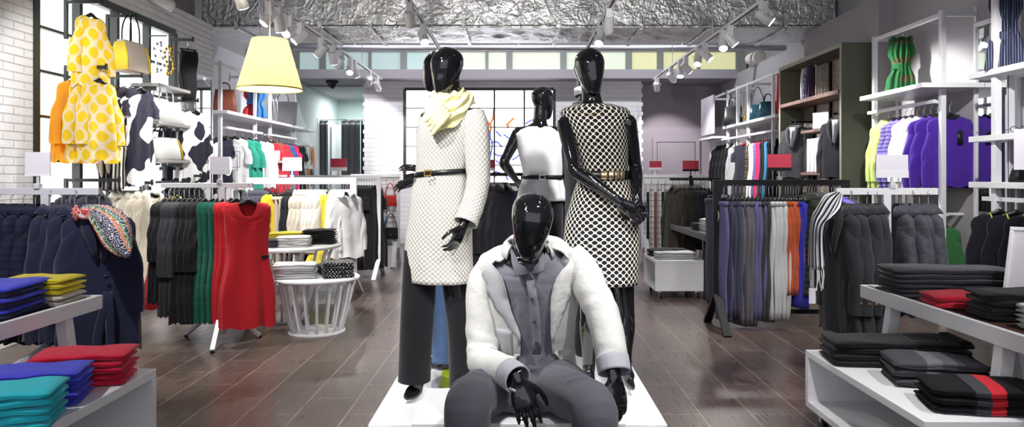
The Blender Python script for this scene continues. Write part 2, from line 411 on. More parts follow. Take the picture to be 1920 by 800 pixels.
# coloured pencil-like sketch strokes on the panes of the back window
SK = {'orange': emit('orange_sketch', '#dc6a20', .8), 'blue': emit('blue_sketch', '#3c50c0', .7)}
for cn, strokes in (('orange', [[(915, 228), (921, 238), (918, 247)], [(926, 202), (924, 222), (917, 236)], [(950, 235), (958, 226), (964, 221)], [(949, 232), (953, 237), (950, 240)], [(905, 220), (912, 232), (916, 247)]]),
                    ('blue', [[(921, 240), (919, 256), (923, 270), (918, 300)], [(969, 240), (973, 252), (968, 264)], [(985, 232), (1000, 224), (1012, 226)], [(920, 268), (932, 266), (941, 276)], [(905, 262), (916, 290), (909, 318)], [(930, 300), (945, 318), (952, 338)], [(960, 300), (972, 292), (980, 280)], [(915, 330), (930, 322), (950, 330)], [(944, 252), (956, 262), (950, 276), (958, 290)], [(925, 286), (936, 292), (948, 288)], [(962, 250), (968, 262)], [(990, 246), (1004, 240)], [(930, 246), (940, 256)]])):
    for s_ in strokes:
        pts = [Vector((wx(x, 15.06), 15.06, wz(y, 15.06))) for x, y in s_]
        obj('sketch_stroke', MB().tube(pts, .020 if cn == 'orange' else .015, 6, sub=4, flat=.3, up=(0, 1, 0)), SK[cn], w2, smooth=True)
# clerestory above the soffit
cl = MB(); cz0, cz1 = 3.55, 4.16
us = [-4.9, -4.35, -3.95, -3.3, -2.55, -1.85, -.7, -.2, 1.0, 1.55, 2.45, 3.15, 4.0, 4.9]
w3 = struct('window_3', MB().box(-4.9, -2.0, 16.05, 16.07, cz0, cz1), CLER_TEAL)
w4 = struct('window_4', MB().box(-2.0, 2.4, 16.05, 16.07, cz0, cz1), CLER)
w5 = struct('window_5', MB().box(2.4, 4.95, 16.05, 16.07, cz0, cz1), CLER_YEL)
fr3, fr4, fr5 = MB(), MB(), MB()
for i, u in enumerate(us):
    f_ = fr3 if u < -2 else fr4 if u < 2.4 else fr5; hw = .07 if i % 3 else .035
    f_.box(u - hw, u + hw, 15.97, 16.04, 3.5, 4.3)
for f_, a, b_ in ((fr3, -4.9, -2), (fr4, -2, 2.4), (fr5, 2.4, 4.95)): f_.box(a, b_, 15.95, 16.04, 4.16, 4.5)
for wn, f_ in ((w3, fr3), (w4, fr4), (w5, fr5)): obj('window_frame', f_, plain('stud_grey', '#a4a6a4', .6), wn)

# ------------------------------------------------------------------ foil-wrapped air duct under the ceiling
def foil_grid(p0, u, v, nu, nv, nrm, amp, seed):
    r = random.Random(seed); p0, u, v, nrm = Vector(p0), Vector(u), Vector(v), Vector(nrm)
    g = []
    for j in range(nv + 1):
        row = []
        for i in range(nu + 1):
            e = min(1, 4 * min(i / nu, 1 - i / nu)) * min(1, 3 * min(j / nv, 1 - j / nv) + .15)
            row.append(p0 + u * (i / nu) + v * (j / nv) + nrm * (amp * (r.random() * .8 + .5 * math.sin(i * .9 + seed) * math.sin(j * 1.1)) * e))
        g.append(row)
    return g
duct = thing('air_duct', 'wide silver foil-wrapped air duct crossing under the ceiling above the shop', 'air duct', (0, 10.6, 3.47))
L = Matrix.Translation((0, -10.6, -3.47))
mb = MB().box(-4.38, 4.38, 10.04, 11.18, 3.49, 5.0, L)
for g in (foil_grid((-4.4, 10, 3.5), (8.8, 0, 0), (0, 0, 1.5), 90, 16, (0, -1, 0), .03, 3), foil_grid((-4.4, 10, 3.47), (8.8, 0, 0), (0, 1.2, 0), 90, 14, (0, 0, -1), .04, 8)):
    mb.sheet([[L @ p for p in row] for row in g])
obj('foil_wrap', mb, FOIL, duct, smooth=True)
for k, x in enumerate([-3.9, -2.75, -2.05, -.75, .55, 1.7, 2.65, 3.7]):
    mb = MB().box(x - .025, x + .025, 9.95, 9.97, 3.44, 5.0, L).box(x - .025, x + .025, 9.95, 11.2, 3.42, 3.44, L)
    obj('strap', mb, FOIL, duct)
mb = MB()
for k in range(46):
    x = -4.35 + k * .19
    mb.box(x, x + .006, 9.93, 9.99, 3.45, 3.55, L)
obj('corner_bead', mb.box(-4.4, 4.4, 9.955, 9.985, 3.45, 3.475, L), FOIL, duct)
pipe = thing('ceiling_pipe', 'thin grey pipe running across the room just behind the foil duct', 'pipe', (0, 13.2, 3.75))
obj('pipe', MB().tube([(-4.9, 0, 0), (4.9, 0, 0)], .05, 12), GREY_STEEL, pipe, smooth=True)
mb_h = [obj('hanger_rod', MB().tube([(x, 0, .05), (x, 0, 1.45)], .008, 6), GREY_STEEL, pipe) for x in (-3, 0, 3)]
# ------------------------------------------------------------------ ceiling tracks and their spotlights
TZ = 3.30
LENS = emit('lit_lens', '#ffffff', 14)
def track(name, x, y0, y1, label):
    t = thing(name, label, 'lighting track', (x, y0, TZ))
    obj('rail', MB().box(-.022, .022, 0, y1 - y0, 0, .035), WHITE_STEEL, t, bevel=.004)
    obj('conductor_slot', MB().box(-.009, .009, .01, y1 - y0 - .01, -.002, .003), BLACK_STEEL, t)
    for y in np.arange(1.0, y1 - y0, 2.6):
        obj('suspension_rod', MB().tube([(0, y, .03), (0, y, 5.2 - TZ)], .006, 6), WHITE_STEEL, t)
    return t
def head(x, y, aim, label, group, power, size=50, lit=True, cyl=.058, ln=.19):
    """a white can spotlight on its track adapter, aimed at a world point; the lamp sits in its mouth"""
    t = thing('track_spotlight', label, 'spotlight', (x, y, TZ), 0, group)
    obj('adapter', MB().box(-.035, .035, -.055, .055, -.14, .002), WHITE_STEEL, t, bevel=.006)
    c = Vector((0, 0, -.16)); d = (Vector(aim) - Vector((x, y, TZ - .16))).normalized()
    if not lit: pass
    mb = MB().tube([c - d * .08, c - d * .075, c + d * (ln - .09), c + d * (ln - .08)], [cyl * .82, cyl * .9, cyl, cyl], 20)
    can = obj('lamp_can', mb, WHITE_STEEL, t, smooth=False, bevel=.004)
    can.data.polygons.foreach_set('use_smooth', [len(p.vertices) == 4 for p in can.data.polygons])
    side = d.cross(Vector((0, 0, 1))).normalized() if abs(d.z) < .99 else Vector((1, 0, 0))
    obj('yoke', MB().tube([c + side * (cyl + .012), c + side * (cyl + .012) + Vector((0, 0, .05)), Vector((0, 0, -.12)), c - side * (cyl + .012) + Vector((0, 0, .05)), c - side * (cyl + .012)], .006, 6), WHITE_STEEL, t)
    obj('lens', MB().disc(c + d * (ln - .078), cyl * .86, 20, d, .002), LENS, can)
    li = bpy.data.lights.new('spot', 'SPOT'); li.energy = power; li.spot_size = math.radians(size); li.spot_blend = .55; li.shadow_soft_size = .05
    li.color = (1, .985, .96)
    lo = bpy.data.objects.new('spot', li); COL.objects.link(lo)
    lo.location = Vector((x, y, TZ)) + c + d * (ln - .06); lo.rotation_euler = d.to_track_quat('-Z', 'Y').to_euler()
    return t
KX = dict(left=-2.71, midleft=-1.19, midright=1.03, right=2.67)
track('ceiling_track', KX['left'], -1.5, 14.2, 'long white lighting track above the yellow pendant lamp')
track('ceiling_track', KX['midleft'], -1.5, 11.5, 'white lighting track above the mannequin in the ivory lace dress')
track('ceiling_track', KX['midright'], -1.5, 11.5, 'white lighting track above the mannequin in the dotted dress')
track('ceiling_track', KX['right'], -1.5, 14.2, 'long white lighting track above the black jeans rack')
SP = SPOT_POWER
def place_heads(key, rows, where):
    for i, (y, aim, pw, sz) in enumerate(rows):
        lab = '%s white spotlight from the far end of the track above %s' % (ORD[len(rows) - 1 - i], where)
        head(KX[key], y, aim, lab, 'spotlights above ' + where, SP * pw, sz)
place_heads('left', [
    (2.2, (-2.2, 3.2, .6), .55, 60), (3.4, (-3.1, 4.9, .9), .9, 55), (4.6, (-3.9, 6.6, 1.9), .9, 55), (5.8, (-2.4, 6.0, .8), .8, 55),
    (7.85, (-3.7, 7.2, 1.6), .8, 60), (8.15, (-2.5, 8.9, .6), .5, 60), (8.55, (-3.2, 7.0, 1.8), .6, 60), (8.95, (-3.9, 8.4, 1.9), .7, 60),
    (7.0, (-2.3, 8.35, .9), 1.6, 60), (9.9, (-4.2, 10.6, 1.7), .9, 60), (10.5, (-2.6, 12, 1), .6, 60), (10.9, (-4.3, 12.2, 1.8), .9, 60),
    (11.6, (-2.5, 10.0, 1.1), .8, 60), (11.9, (-1.8, 13.6, .5), .6, 60), (13.1, (-3.2, 14.9, 2.2), .7, 60), (13.8, (-2.2, 15, 1.8), .6, 60)], 'the yellow pendant lamp')
place_heads('right', [
    (2.2, (2.2, 3.2, .6), .55, 60), (3.4, (2.7, 4.9, .9), .9, 55), (4.6, (4.0, 6.6, 1.6), 1.0, 55), (5.8, (2.4, 6.6, .7), .8, 55),
    (7.85, (4.2, 7.4, 1.9), 1.2, 60), (9.1, (3.9, 8.9, 1.6), .7, 60), (9.4, (2.3, 7.4, .4), .7, 60), (10.3, (3.9, 9.8, 1.8), .8, 60),
    (10.7, (1.9, 9, .5), .6, 60), (11.5, (4.1, 12, 1.8), .9, 60), (11.9, (2.6, 11, 1), .6, 60), (12.6, (3.9, 13.6, 1.9), .8, 60), (13.9, (3.2, 15.5, 1.8), .7, 60)], 'the black jeans rack')
place_heads('midleft', [
    (.6, (-.45, 3.4, 1.1), .25, 45), (1.3, (-.3, 3.75, 1.2), .95, 46), (2.3, (-.4, 3.8, .6), .8, 50), (4.6, (-.9, 6.6, .2), .5, 60), (5.4, (-.8, 10.7, 3.75), .6, 70), (6.6, (-.35, 4.5, 1.4), .5, 50), (7.9, (-1.2, 11, .4), .6, 60), (9.0, (-.4, 7.2, .9), .5, 60)], 'the ivory lace dress')  # unseen head aimed up at the duct is added to brighten its foil
place_heads('midright', [
    (1.6, (.45, 3.0, .9), .8, 42), (1.5, (.5, 3.9, 1.3), 1.3, 42), (2.4, (.9, 3.2, .3), .7, 55), (4.6, (1.1, 6.8, .2), .5, 60), (5.2, (1.2, 10.7, 3.75), .6, 70), (3.6, (.15, 5.4, 1.5), 1.3, 36), (8.2, (1.3, 11, .4), .6, 60), (9.1, (.4, 7.2, .9), .5, 60)], 'the dotted dress')  # the upward-aimed head is an added, unseen light for the duct underside

# fitting-room ceiling light
li = bpy.data.lights.new('fitting_light', 'AREA'); li.size = 1.0; li.energy = 45; li.color = (.86, 1, .94)
lo = bpy.data.objects.new('fitting_light', li); COL.objects.link(lo); lo.location = (-3.7, 17.2, 3.28)

# unseen lights added above the duct to brighten the soffit and clerestory header
for x in (-2.6, 0, 2.6):
    t = thing('added_fill_light', 'unseen added batten above the foil duct, %s from the brick wall' % ORD[round((x + 2.6) / 2.6)], 'added light', (x, 12.7, 4.9))
    obj('housing', MB().box(-.6, .6, -.04, .04, .03, .08), WHITE_STEEL, t); obj('tube_lamp', MB().tube([(-.58, 0, 0), (.58, 0, 0)], .015, 10), emit('fill_tube', '#f4f8ff', 30), t)
    obj('cable', MB().tube([(0, 0, .08), (0, 0, .3)], .006, 6), WHITE_STEEL, t)
    li = bpy.data.lights.new('brightener', 'AREA'); li.shape = 'RECTANGLE'; li.size = 1.1; li.size_y = .06; li.energy = 45; li.color = (.95, .98, 1)
    lo = bpy.data.objects.new('brightener', li); COL.objects.link(lo); lo.location = (x, 12.7, 4.86); lo.rotation_euler = (math.radians(25), 0, 0)

# ------------------------------------------------------------------ yellow pendant lamp
PL = thing('pendant_lamp', 'large lit yellow cone-shaped pendant lamp hanging above the red dresses', 'pendant lamp', (wx(506, 6.5), 6.5, wz(168, 6.5)))
SHADE, nt, b = new_mat('yellow_lampshade')
b.inputs['Base Color'].default_value = lin('#fcf5d4'); b.inputs['Roughness'].default_value = .8
tr = nt.nodes.new('ShaderNodeBsdfTranslucent'); tr.inputs['Color'].default_value = lin('#fdf6d6')
mx = nt.nodes.new('ShaderNodeMixShader'); mx.inputs[0].default_value = .55
out = nt.nodes['Material Output']; nt.links.new(b.outputs[0], mx.inputs[1]); nt.links.new(tr.outputs[0], mx.inputs[2]); nt.links.new(mx.outputs[0], out.inputs['Surface'])
obj('lamp_shade', MB().lathe([(.285, 0), (.283, .004), (.155, .45), (.152, .452)], 48), SHADE, PL, smooth=True, solid=.004)
obj('shade_rim', MB().lathe([(.287, -.004), (.289, .004), (.285, .012)], 48), plain('shade_trim', '#e3d27c', .7), PL, smooth=True)
obj('bulb', MB().lathe([(.001, .1), (.035, .112), (.045, .15), (.035, .19), (.02, .22), (.001, .225)], 20), emit('warm_bulb', '#fff2c4', 20), PL, smooth=True)
for k in range(3):
    a = k * 2 * PI / 3 + .4
    obj('suspension_wire', MB().tube([(.15 * math.cos(a), .15 * math.sin(a), .45), (.15 * math.cos(a), .15 * math.sin(a), 1.4)], .003, 6), CHROME, PL)
obj('power_cord', MB().tube([(0, 0, .25), (0, 0, 5.2 - wz(168, 6.5))], .006, 6), WHITE_STEEL, PL)
li = bpy.data.lights.new('pendant_bulb', 'POINT'); li.energy = PENDANT_POWER; li.color = (1, .93, .75); li.shadow_soft_size = .03
lo = bpy.data.objects.new('pendant_bulb', li); COL.objects.link(lo); lo.location = PL.location + Vector((0, 0, .3))

# ------------------------------------------------------------------ small ceiling and wall devices
def cam_dome(loc):
    t = thing('security_camera', 'small black dome camera under the grey soffit by the fitting rooms', 'security camera', loc)
    obj('base', MB().lathe([(.001, 0), (.13, 0), (.13, -.05), (.1, -.06)], 24), BLACK_PLASTIC, t, smooth=True)
    obj('dome', MB().lathe([(.1, -.05), (.09, -.11), (.05, -.15), (.001, -.165)], 24), plain('smoked_dome', '#101014', .1), t, smooth=True)
cam_dome((wx(623, 14.9), 14.9, 3.37))
t = thing('wall_floodlight', 'white wall floodlight above the brick wall beside the lit grid window', 'floodlight', (-4.12, 8.25, 3.42))
obj('bracket', MB().box(-.08, 0, -.03, .03, -.03, .03), WHITE_STEEL, t, bevel=.006)
obj('lamp_body', MB().tube([(0, -.14, .01), (.05, .13, -.03)], .065, 16), WHITE_STEEL, t, smooth=False, bevel=.01)
obj('front_ring', MB().tube([(.045, .13, -.03), (.055, .16, -.035)], .075, 16), plain('pale_lens', '#dcdcdc', .2), t)
t = thing('wall_floodlight', 'white floodlight with black cable on top of the grey wall behind the handbag shelf', 'floodlight', (4.42, 13.4, 3.5))
obj('bracket', MB().box(-.05, .05, -.05, .05, -.03, .05), WHITE_STEEL, t, bevel=.006)
obj('lamp_body', MB().tube([(-.05, .2, .1), (.0, -.22, .08)], [.1, .13], 16), plain('warm_white_plastic', '#d9d5cf', .5), t, bevel=.01)
obj('cable', MB().tube([(0, .2, .1), (-.02, .42, .14), (0, .5, .02), (.02, .62, -.02)], .02, 8, sub=4), BLACK_PLASTIC, t, smooth=True)
# ------------------------------------------------------------------ clothes on hangers
def sgnpow(c, e): return math.copysign(abs(c) ** e, c)
def torso_mb(L, sw, hem, dep, neck=.075, slope=.05, scoop=.03, amp=.08, seed=0, waist=None, n=44, rows=15, sh_dep=.04, fat=1.0, hemwave=.008, back=0, neckd=.036, k0=7):
    """a hanging body: neck opening at the origin, shoulders, then folds that deepen towards the hem; seam at the back"""
    r = random.Random(seed * 13 + int(L * 50)); p1, p2, p3, p4 = (r.random() * 6.28 for _ in range(4)); k1, k2 = k0 + r.choice((-1, 0, 1)), k0 + r.choice((3, 4, 5))
    lev = [(0, neck, neckd, 0), (-slope * .35, lerp(neck, sw, .4), lerp(neckd, sh_dep, .5), 0), (-slope * .75, sw * .88, sh_dep, 0), (-slope - .02, sw * .985, sh_dep * .9, 0), (-slope - .05, sw, sh_dep * 1.05, 0)]
    z1 = lev[-1][0]
    for i in range(1, rows + 1):
        t = i / rows; a = lerp(sw * .97, hem, sstep(t))
        if waist is not None: a = lerp(sw * .97, waist, sstep(t / .36)) if t < .36 else lerp(waist, hem, sstep((t - .36) / .4))
        elif t < .25: a = lerp(sw, lerp(sw * .9, hem, .25), sstep(t / .25))
        lev.append((lerp(z1, -L, t), a, lerp(sh_dep * 1.05, dep, min(1, t * 1.5)) * fat, t))
    rs, uvs = [], []
    for q, (z, a, b, t) in enumerate(lev):
        row, uv = [], []
        for j in range(n + 1):
            th = PI / 2 + 2 * PI * j / n; c, s_ = math.cos(th), math.sin(th)
            w1 = math.sin(k1 * th + p1 + .9 * math.sin(2.2 * t + p4)); w2 = math.sin(k2 * th + p2 - 1.2 * t)
            w1 = math.copysign(abs(w1) ** .75, w1)
            d = amp * .26 * (.12 + t ** 1.1) * (.65 * w1 + .35 * w2) * (t > 0)
            d += amp * .03 * math.sin(11 * t + 3 * th + p3) * (t > 0)
            x = a * sgnpow(c, .8) + d * .5 * c; y = b * sgnpow(s_, .85) + d * s_
            zz = z + (hemwave * math.sin(k1 * th + p3) if t == 1 else 0)
            fr = max(0, -s_)
            if q < 7 and fr > 0:
                lim = -scoop * fr ** 1.6 - .013 * q
                if zz > lim: zz = lim
            if q < 7 and s_ > 0 and back: zz = min(zz, -back * s_ ** 1.6 - .011 * q)
            if q == 0: zz -= .010 * max(0, s_)
            row.append((x, y, zz)); uv.append((th * .2, zz))
        rs.append(row); uvs.append(uv)
    return MB().rings(rs, False, False, uvs=uvs, closed=False)
def sleeve_mb(s_, sw, slope, sl, out=.02, r0=.06, r1=.045, fwd=.02, seed=0, flat=.5):
    r = random.Random(seed * 7 + (3 if s_ > 0 else 5)); ph = r.random() * 6
    j = lambda k: (r.random() - .5) * k
    m = MB(); n, rows = 18, 16; rs, uvs = [], []
    for i in range(rows + 1):
        t = i / rows; z = -slope - .035 - sl * t; cx = s_ * (sw - r0 * .95 + (out + .045) * sstep(t * 1.5) * .9); cy = -fwd * t
        q = lerp(r0, r1, t) * (.62 if i == 0 else .88 if i == 1 else 1); fl = flat if t < .9 else flat * 1.05
        tiltx = lerp(.9, 0, min(1, t * 3)); row, uv = [], []
        for k in range(n + 1):
            th = PI / 2 + 2 * PI * k / n; c, q_ = math.cos(th), math.sin(th)
            wr = .006 * math.sin(13 * t + 2 * th + ph) * (.4 + math.exp(-((t - .5) / .15) ** 2)) + .004 * math.sin(5 * th + ph + 4 * t) * t
            x = cx + (q + wr) * c; y = cy + (q * fl + wr) * q_
            row.append((x, y, z - s_ * c * q * tiltx * .9)); uv.append((th * q, z))
        rs.append(row); uvs.append(uv)
    return m.rings(rs, False, False, uvs=uvs, closed=False)
def collar_mb(neck=.075, h=.045, flare=.03, n=24, open_=.25, drop=.0):
    """a turned-down collar band, open at the front"""
    g = [[], [], []]
    for j in range(n + 1):
        th = -PI / 2 + open_ + (2 * PI - 2 * open_) * j / n; c, s_ = math.cos(th), math.sin(th)
        fr = max(0, -s_)
        g[0].append((neck * c, .047 * s_, -.005 - drop * fr)); g[1].append(((neck - .005) * c, .043 * s_, h * (1 - .4 * fr) - drop * fr)); g[2].append(((neck + flare) * c, (.05 + flare) * s_, -.01 - .035 * fr - drop * fr))
    return MB().sheet(g)
def lapel_mb(s_, drop=.3, w=.075):
    """one long turned-back lapel lying on the chest"""
    g = []
    for i in range(7):
        t = i / 6; z = lerp(.03, -drop, t); x = lerp(.055, .004, t); ww = w * math.sin(PI * min(1, .18 + .62 * t)) * (1 - t * .75) + .008
        y = -.052 - .028 * math.sin(PI * min(1, t * .8)) - .006
        g.append([(s_ * x, y, z), (s_ * (x + ww * .5), y - .008, z - .012), (s_ * (x + ww), y + .004, z - .03 - .02 * (t < .4))])
    return MB().sheet(g)
def hanger_mb(wd=.185, slope=.05):
    m = MB(); m.tube([(-wd, 0, -slope - .02), (-wd * .55, 0, -slope * .55), (-.03, -.004, -.004), (0, -.004, .012), (.03, -.004, -.004), (wd * .55, 0, -slope * .55), (wd, 0, -slope - .02)], [(.010, .012), (.011, .014), (.012, .018), (.014, .02), (.012, .018), (.011, .014), (.010, .012)], 8, sub=3, up=(0, 0, 1))
    return m
def hook_mb(h):
    """rises from the shoulder piece and loops over the rail, whose underside is h above the neck"""
    pts = [(0, 0, .01), (0, 0, h - .03)]
    for k in range(7):
        a = -.5 + k * .62; pts.append((.019 * math.sin(a) if k else 0, 0, h + .008 - .022 * math.cos(a) if k else h - .015))
    return MB().tube(pts, .0028, 6, sub=2)
def short(lab, most=16):
    """keep a label within the word limit by dropping articles"""
    for w_ in (' the', ' a', ' with', ' of', ' on'):
        while len(lab.replace('-', ' ').split()) > most and (w_ + ' ') in lab: i = lab.rindex(w_ + ' '); lab = lab[:i] + lab[i + len(w_):]
    return lab
_CACHE = {}
def cached(key, fn):
    if key not in _CACHE: _CACHE[key] = fn()
    return _CACHE[key]
HOOK = .115
def part(name, key, fn, mat, parent, solid=0, **kw):
    me = cached(key, lambda: to_mesh(name, fn()))
    return obj(name, me, mat, parent, smooth=True, solid=solid, **kw)
_hn = [0]
def hanger(loc, rz, label, hook=HOOK, col=None, wide=.185, clips=False, group=None):
    h = thing('clothes_hanger', label, 'hanger', loc, rz, group)
    if clips:
        part('crossbar', ('clipbar', wide), lambda: MB().box(-wide, wide, -.006, .006, -.012, .004).box(-.006, .006, -.005, .005, 0, .02), col or BLACK_PLASTIC, h)
        for s_ in (-1, 1): part('clip', ('clip', s_, wide), lambda: MB().box(s_ * wide * .8 - .012, s_ * wide * .8 + .012, -.014, .014, -.045, 0), col or BLACK_PLASTIC, h)
    else: part('shoulder_piece', ('hanger', wide), lambda: hanger_mb(wide), col or BLACK_PLASTIC, h)
    part('hook', ('hook', round(hook, 3)), lambda: hook_mb(hook), CHROME, h)
    return h
KINDS = {   # everyday category and shape of each kind of garment
    'coat':     dict(cat='coat', L=.86, sw=.20, hem=.235, dep=.075, sl=.58, r0=.070, r1=.056, collar='lapel', amp=.07, sh=.05, slope=.065, flat=.8),
    'jacket':   dict(cat='jacket', L=.68, sw=.20, hem=.205, dep=.07, sl=.56, r0=.066, r1=.050, collar='fold', amp=.06, sh=.048, slope=.06, flat=.75),
    'suit':     dict(cat='suit jacket', L=.74, sw=.215, hem=.22, dep=.07, sl=.6, r0=.066, r1=.050, collar='lapel', amp=.03, sh=.048, slope=.045, flat=.6),
    'shirt':    dict(cat='shirt', L=.70, sw=.195, hem=.215, dep=.05, sl=.55, r0=.060, r1=.042, collar='fold', amp=.09, sh=.036, slope=.05),
    'blouse':   dict(cat='blouse', L=.70, sw=.185, hem=.225, dep=.055, sl=.50, r0=.056, r1=.066, collar=None, amp=.13, sh=.036, slope=.05, out=.03, hw=.02),
    'sweater':  dict(cat='sweater', L=.66, sw=.21, hem=.205, dep=.052, sl=.60, r0=.068, r1=.046, collar='rib', amp=.06, sh=.04, slope=.055, out=.03),
    'tee':      dict(cat='t-shirt', L=.66, sw=.185, hem=.205, dep=.045, sl=.20, r0=.065, r1=.06, collar=None, amp=.08, sh=.034, slope=.045, out=.03, scoop=.05, neck=.085),
    'tank':     dict(cat='top', L=.62, sw=.145, hem=.19, dep=.045, sl=0, collar=None, amp=.1, sh=.032, slope=.02, scoop=.09, neck=.095),
    'dress':    dict(cat='dress', L=1.0, sw=.175, hem=.205, dep=.060, sl=0, collar=None, amp=.12, sh=.044, slope=.016, scoop=.115, waist=.160, neck=.110, neckd=.046, k0=8, back=.05),
    'sleevedress': dict(cat='dress', L=.95, sw=.175, hem=.185, dep=.05, sl=.22, r0=.056, r1=.05, collar=None, amp=.07, sh=.036, slope=.035, scoop=.05, waist=.152, neck=.085),
    'longdress': dict(cat='dress', L=1.15, sw=.175, hem=.225, dep=.07, sl=.24, r0=.058, r1=.05, collar=None, amp=.12, sh=.038, slope=.04, waist=.158, neck=.085),
    'cardigan': dict(cat='cardigan', L=.66, sw=.205, hem=.205, dep=.055, sl=.58, r0=.064, r1=.046, collar=None, amp=.06, sh=.045, slope=.06, scoop=.15, neck=.08),
}
def garment(kind, mat, loc, rz, label, group=None, name=None, seed=None, hook=HOOK, hang_label=None, hmat=None, L=None, trim=None, sl=None, scale=1.0, hgroup=None, nohanger=False, extra=None, sw=None):
    """loc: a point on the underside of the rail; the garment faces local -y before turning by rz"""
    seed = RND.randrange(3) if seed is None else seed
    loc = Vector(loc); neck = loc - Vector((0, 0, hook))
    if kind == 'trousers' or kind == 'skirt': return bottoms(kind, mat, loc, rz, label, group, name, seed, hook, hang_label, hmat, L, hgroup, trim, extra)
    k = dict(KINDS[kind])
    if L: k['L'] = L
    if sl is not None: k['sl'] = sl
    if sw: k['hem'] *= sw / k['sw']; k['sw'] = sw
    t = thing(name or k['cat'].replace(' ', '_').replace('-', '_'), short(label), k['cat'], neck, rz, group)
    if scale != 1: t.scale = (scale,) * 3
    key = (kind, k['L'], k['sl'], k['sw'], seed)
    body = part('garment_body', ('body',) + key, lambda: torso_mb(k['L'], k['sw'], k['hem'], k['dep'], slope=k['slope'], scoop=k.get('scoop', .03), amp=k['amp'], seed=seed, waist=k.get('waist'), sh_dep=k['sh'], hemwave=k.get('hw', .012)), mat, t)
    if k['sl']:
        for s_ in (-1, 1):
            part('sleeve', ('sleeve', s_) + key, lambda: sleeve_mb(s_, k['sw'], k['slope'], k['sl'], k.get('out', .02), k['r0'], k['r1'], seed=seed, flat=k.get('flat', .5)), mat, t)
    if k['collar'] in ('fold', 'lapel'):
        part('collar', ('collar', k['collar']), lambda: collar_mb(open_=.3 if k['collar'] == 'fold' else .75, h=.05, flare=.035), trim or mat, t, solid=.008)
    if k['collar'] == 'rib':
        part('neckband', ('neckband',), lambda: MB().tube([(.076 * math.cos(a), .046 * math.sin(a), -.03 * max(0, -math.sin(a)) ** 2 + .002) for a in np.linspace(-PI / 2, 1.5 * PI, 25)], .011, 8), trim or mat, t)
    if k['collar'] == 'lapel':
        for s_ in (-1, 1): part('lapel', ('lapel', s_), lambda: lapel_mb(s_), mat, t, solid=.008)
    if extra: extra(t, k)
    if not nohanger:
        hanger(neck, rz, short(hang_label or 'hanger of the ' + label), hook, hmat, min(.19, k['sw'] - .02), False, hgroup)
    return t
def trouser_mb(L, w=.105, d=.024, seed=0, bell=.0):
    """a pair of trousers hung by the waist and folded leg on leg: two flat legs from one seat"""
    r = random.Random(seed); ph = r.random() * 6
    m = MB()
    rs = []
    n = 18
    for i in range(15):
        t = i / 14; z = -L * t
        a = lerp(w * .92, w * 1.04, sstep(t / .22)) if t < .22 else lerp(w * 1.04, w * (.78 + bell), sstep((t - .22) / .78))
        off = .01 * math.sin(3 * t * PI + ph)
        for leg in (0,):
            row = []
            for j in range(n):
                th = 2 * PI * j / n; c, s_ = math.cos(th), math.sin(th)
                g = 1 - .35 * (abs(c) < .3) * (t > .2) * (0)
                row.append((a * sgnpow(c, .6) + off, d * sgnpow(s_, .7) * (1 + .25 * math.sin(2.2 * c + 5 * t + ph)), z))
            rs.append(row)
    m.rings(rs, True, True)
    return m
def bottoms(kind, mat, loc, rz, label, group, name, seed, hook, hang_label, hmat, L, hgroup, trim, extra):
    L = L or (1.02 if kind == 'trousers' else .6); top = loc - Vector((0, 0, hook + .03))
    t = thing(name or kind, short(label), kind, top, rz, group)
    if kind == 'trousers':
        part('near_leg', ('trl', L, seed), lambda: trouser_mb(L, seed=seed), mat, t, loc=(0, -.026, 0))
        part('far_leg', ('trl', L, seed + 1), lambda: trouser_mb(L, seed=seed + 1), mat, t, loc=(.008, .026, -.012))
        part('waistband', ('wband',), lambda: MB().box(-.101, .101, -.055, .055, -.04, .003), trim or mat, t, bevel=.012)
    else:
        part('garment_body', ('skirt', L, seed), lambda: torso_mb(L, .165, .24, .07, neck=.158, neckd=.045, slope=.01, scoop=0, amp=.14, seed=seed, sh_dep=.05), mat, t)
        part('waistband', ('swband',), lambda: MB().tube([(.165 * math.cos(a), .052 * math.sin(a), -.005) for a in np.linspace(0, 2 * PI, 25)], (.016), 8, flat=.6), trim or mat, t)
    if extra: extra(t, dict(L=L))
    hanger(loc - Vector((0, 0, hook)), rz, short(hang_label or 'clip hanger of the ' + label), hook, hmat, .1 if kind == 'trousers' else .16, True, hgroup)
    return t
def fill(a, b, yaw, items, rail, anchor, hook=HOOK, jitter=.1, hgroup=None, dz=0):
    """hang a run of garments from a to b along a rail. items: (count, kind, material, description, extra keywords)"""
    a, b = Vector(a), Vector(b); total = sum(i[0] for i in items); k = 0
    for cnt, kind, mat, desc, kw in items:
        for i in range(cnt):
            t = (k + .5) / total; p = a.lerp(b, t); k += 1
            if jitter > .15: p = p + Vector((RND.uniform(-.012, .012), RND.uniform(-.035, .035), 0))
            y = (yaw(t) if callable(yaw) else yaw) + (RND.random() - .5) * jitter
            lab = '%s on %s' % (desc, rail) if cnt == 1 else '%s %s from %s, on %s' % (ORD[i], desc, anchor, rail)
            q = dict(kw); q.setdefault('group', None if cnt == 1 else '%s on %s' % (desc, rail))
            hg = 'hangers on ' + rail
            garment(kind, mat[i % len(mat)] if isinstance(mat, list) else mat, p + Vector((0, 0, dz)), y, lab, hook=hook, hang_label='hanger of the ' + lab, hgroup=hg, **q)
def button_row(t, pts, r=.009, mat=None):
    for p, nrm in pts: part('button', ('btn', tuple(round(x, 3) for x in p)), lambda: MB().disc(p, r, 12, nrm, .004), mat or BLACK_PLASTIC, t)
def price_tag(t, p, mat=None, w=.035, h=.055):
    part('price_tag', ('ptag', tuple(round(x, 3) for x in p), w), lambda: MB().box(p[0] - w / 2, p[0] + w / 2, p[1] - .002, p[1], p[2] - h, p[2]).tube([(p[0], p[1], p[2]), (p[0] + .004, p[1] + .004, p[2] + .05)], .001, 4), mat or CARD_WHITE, t)

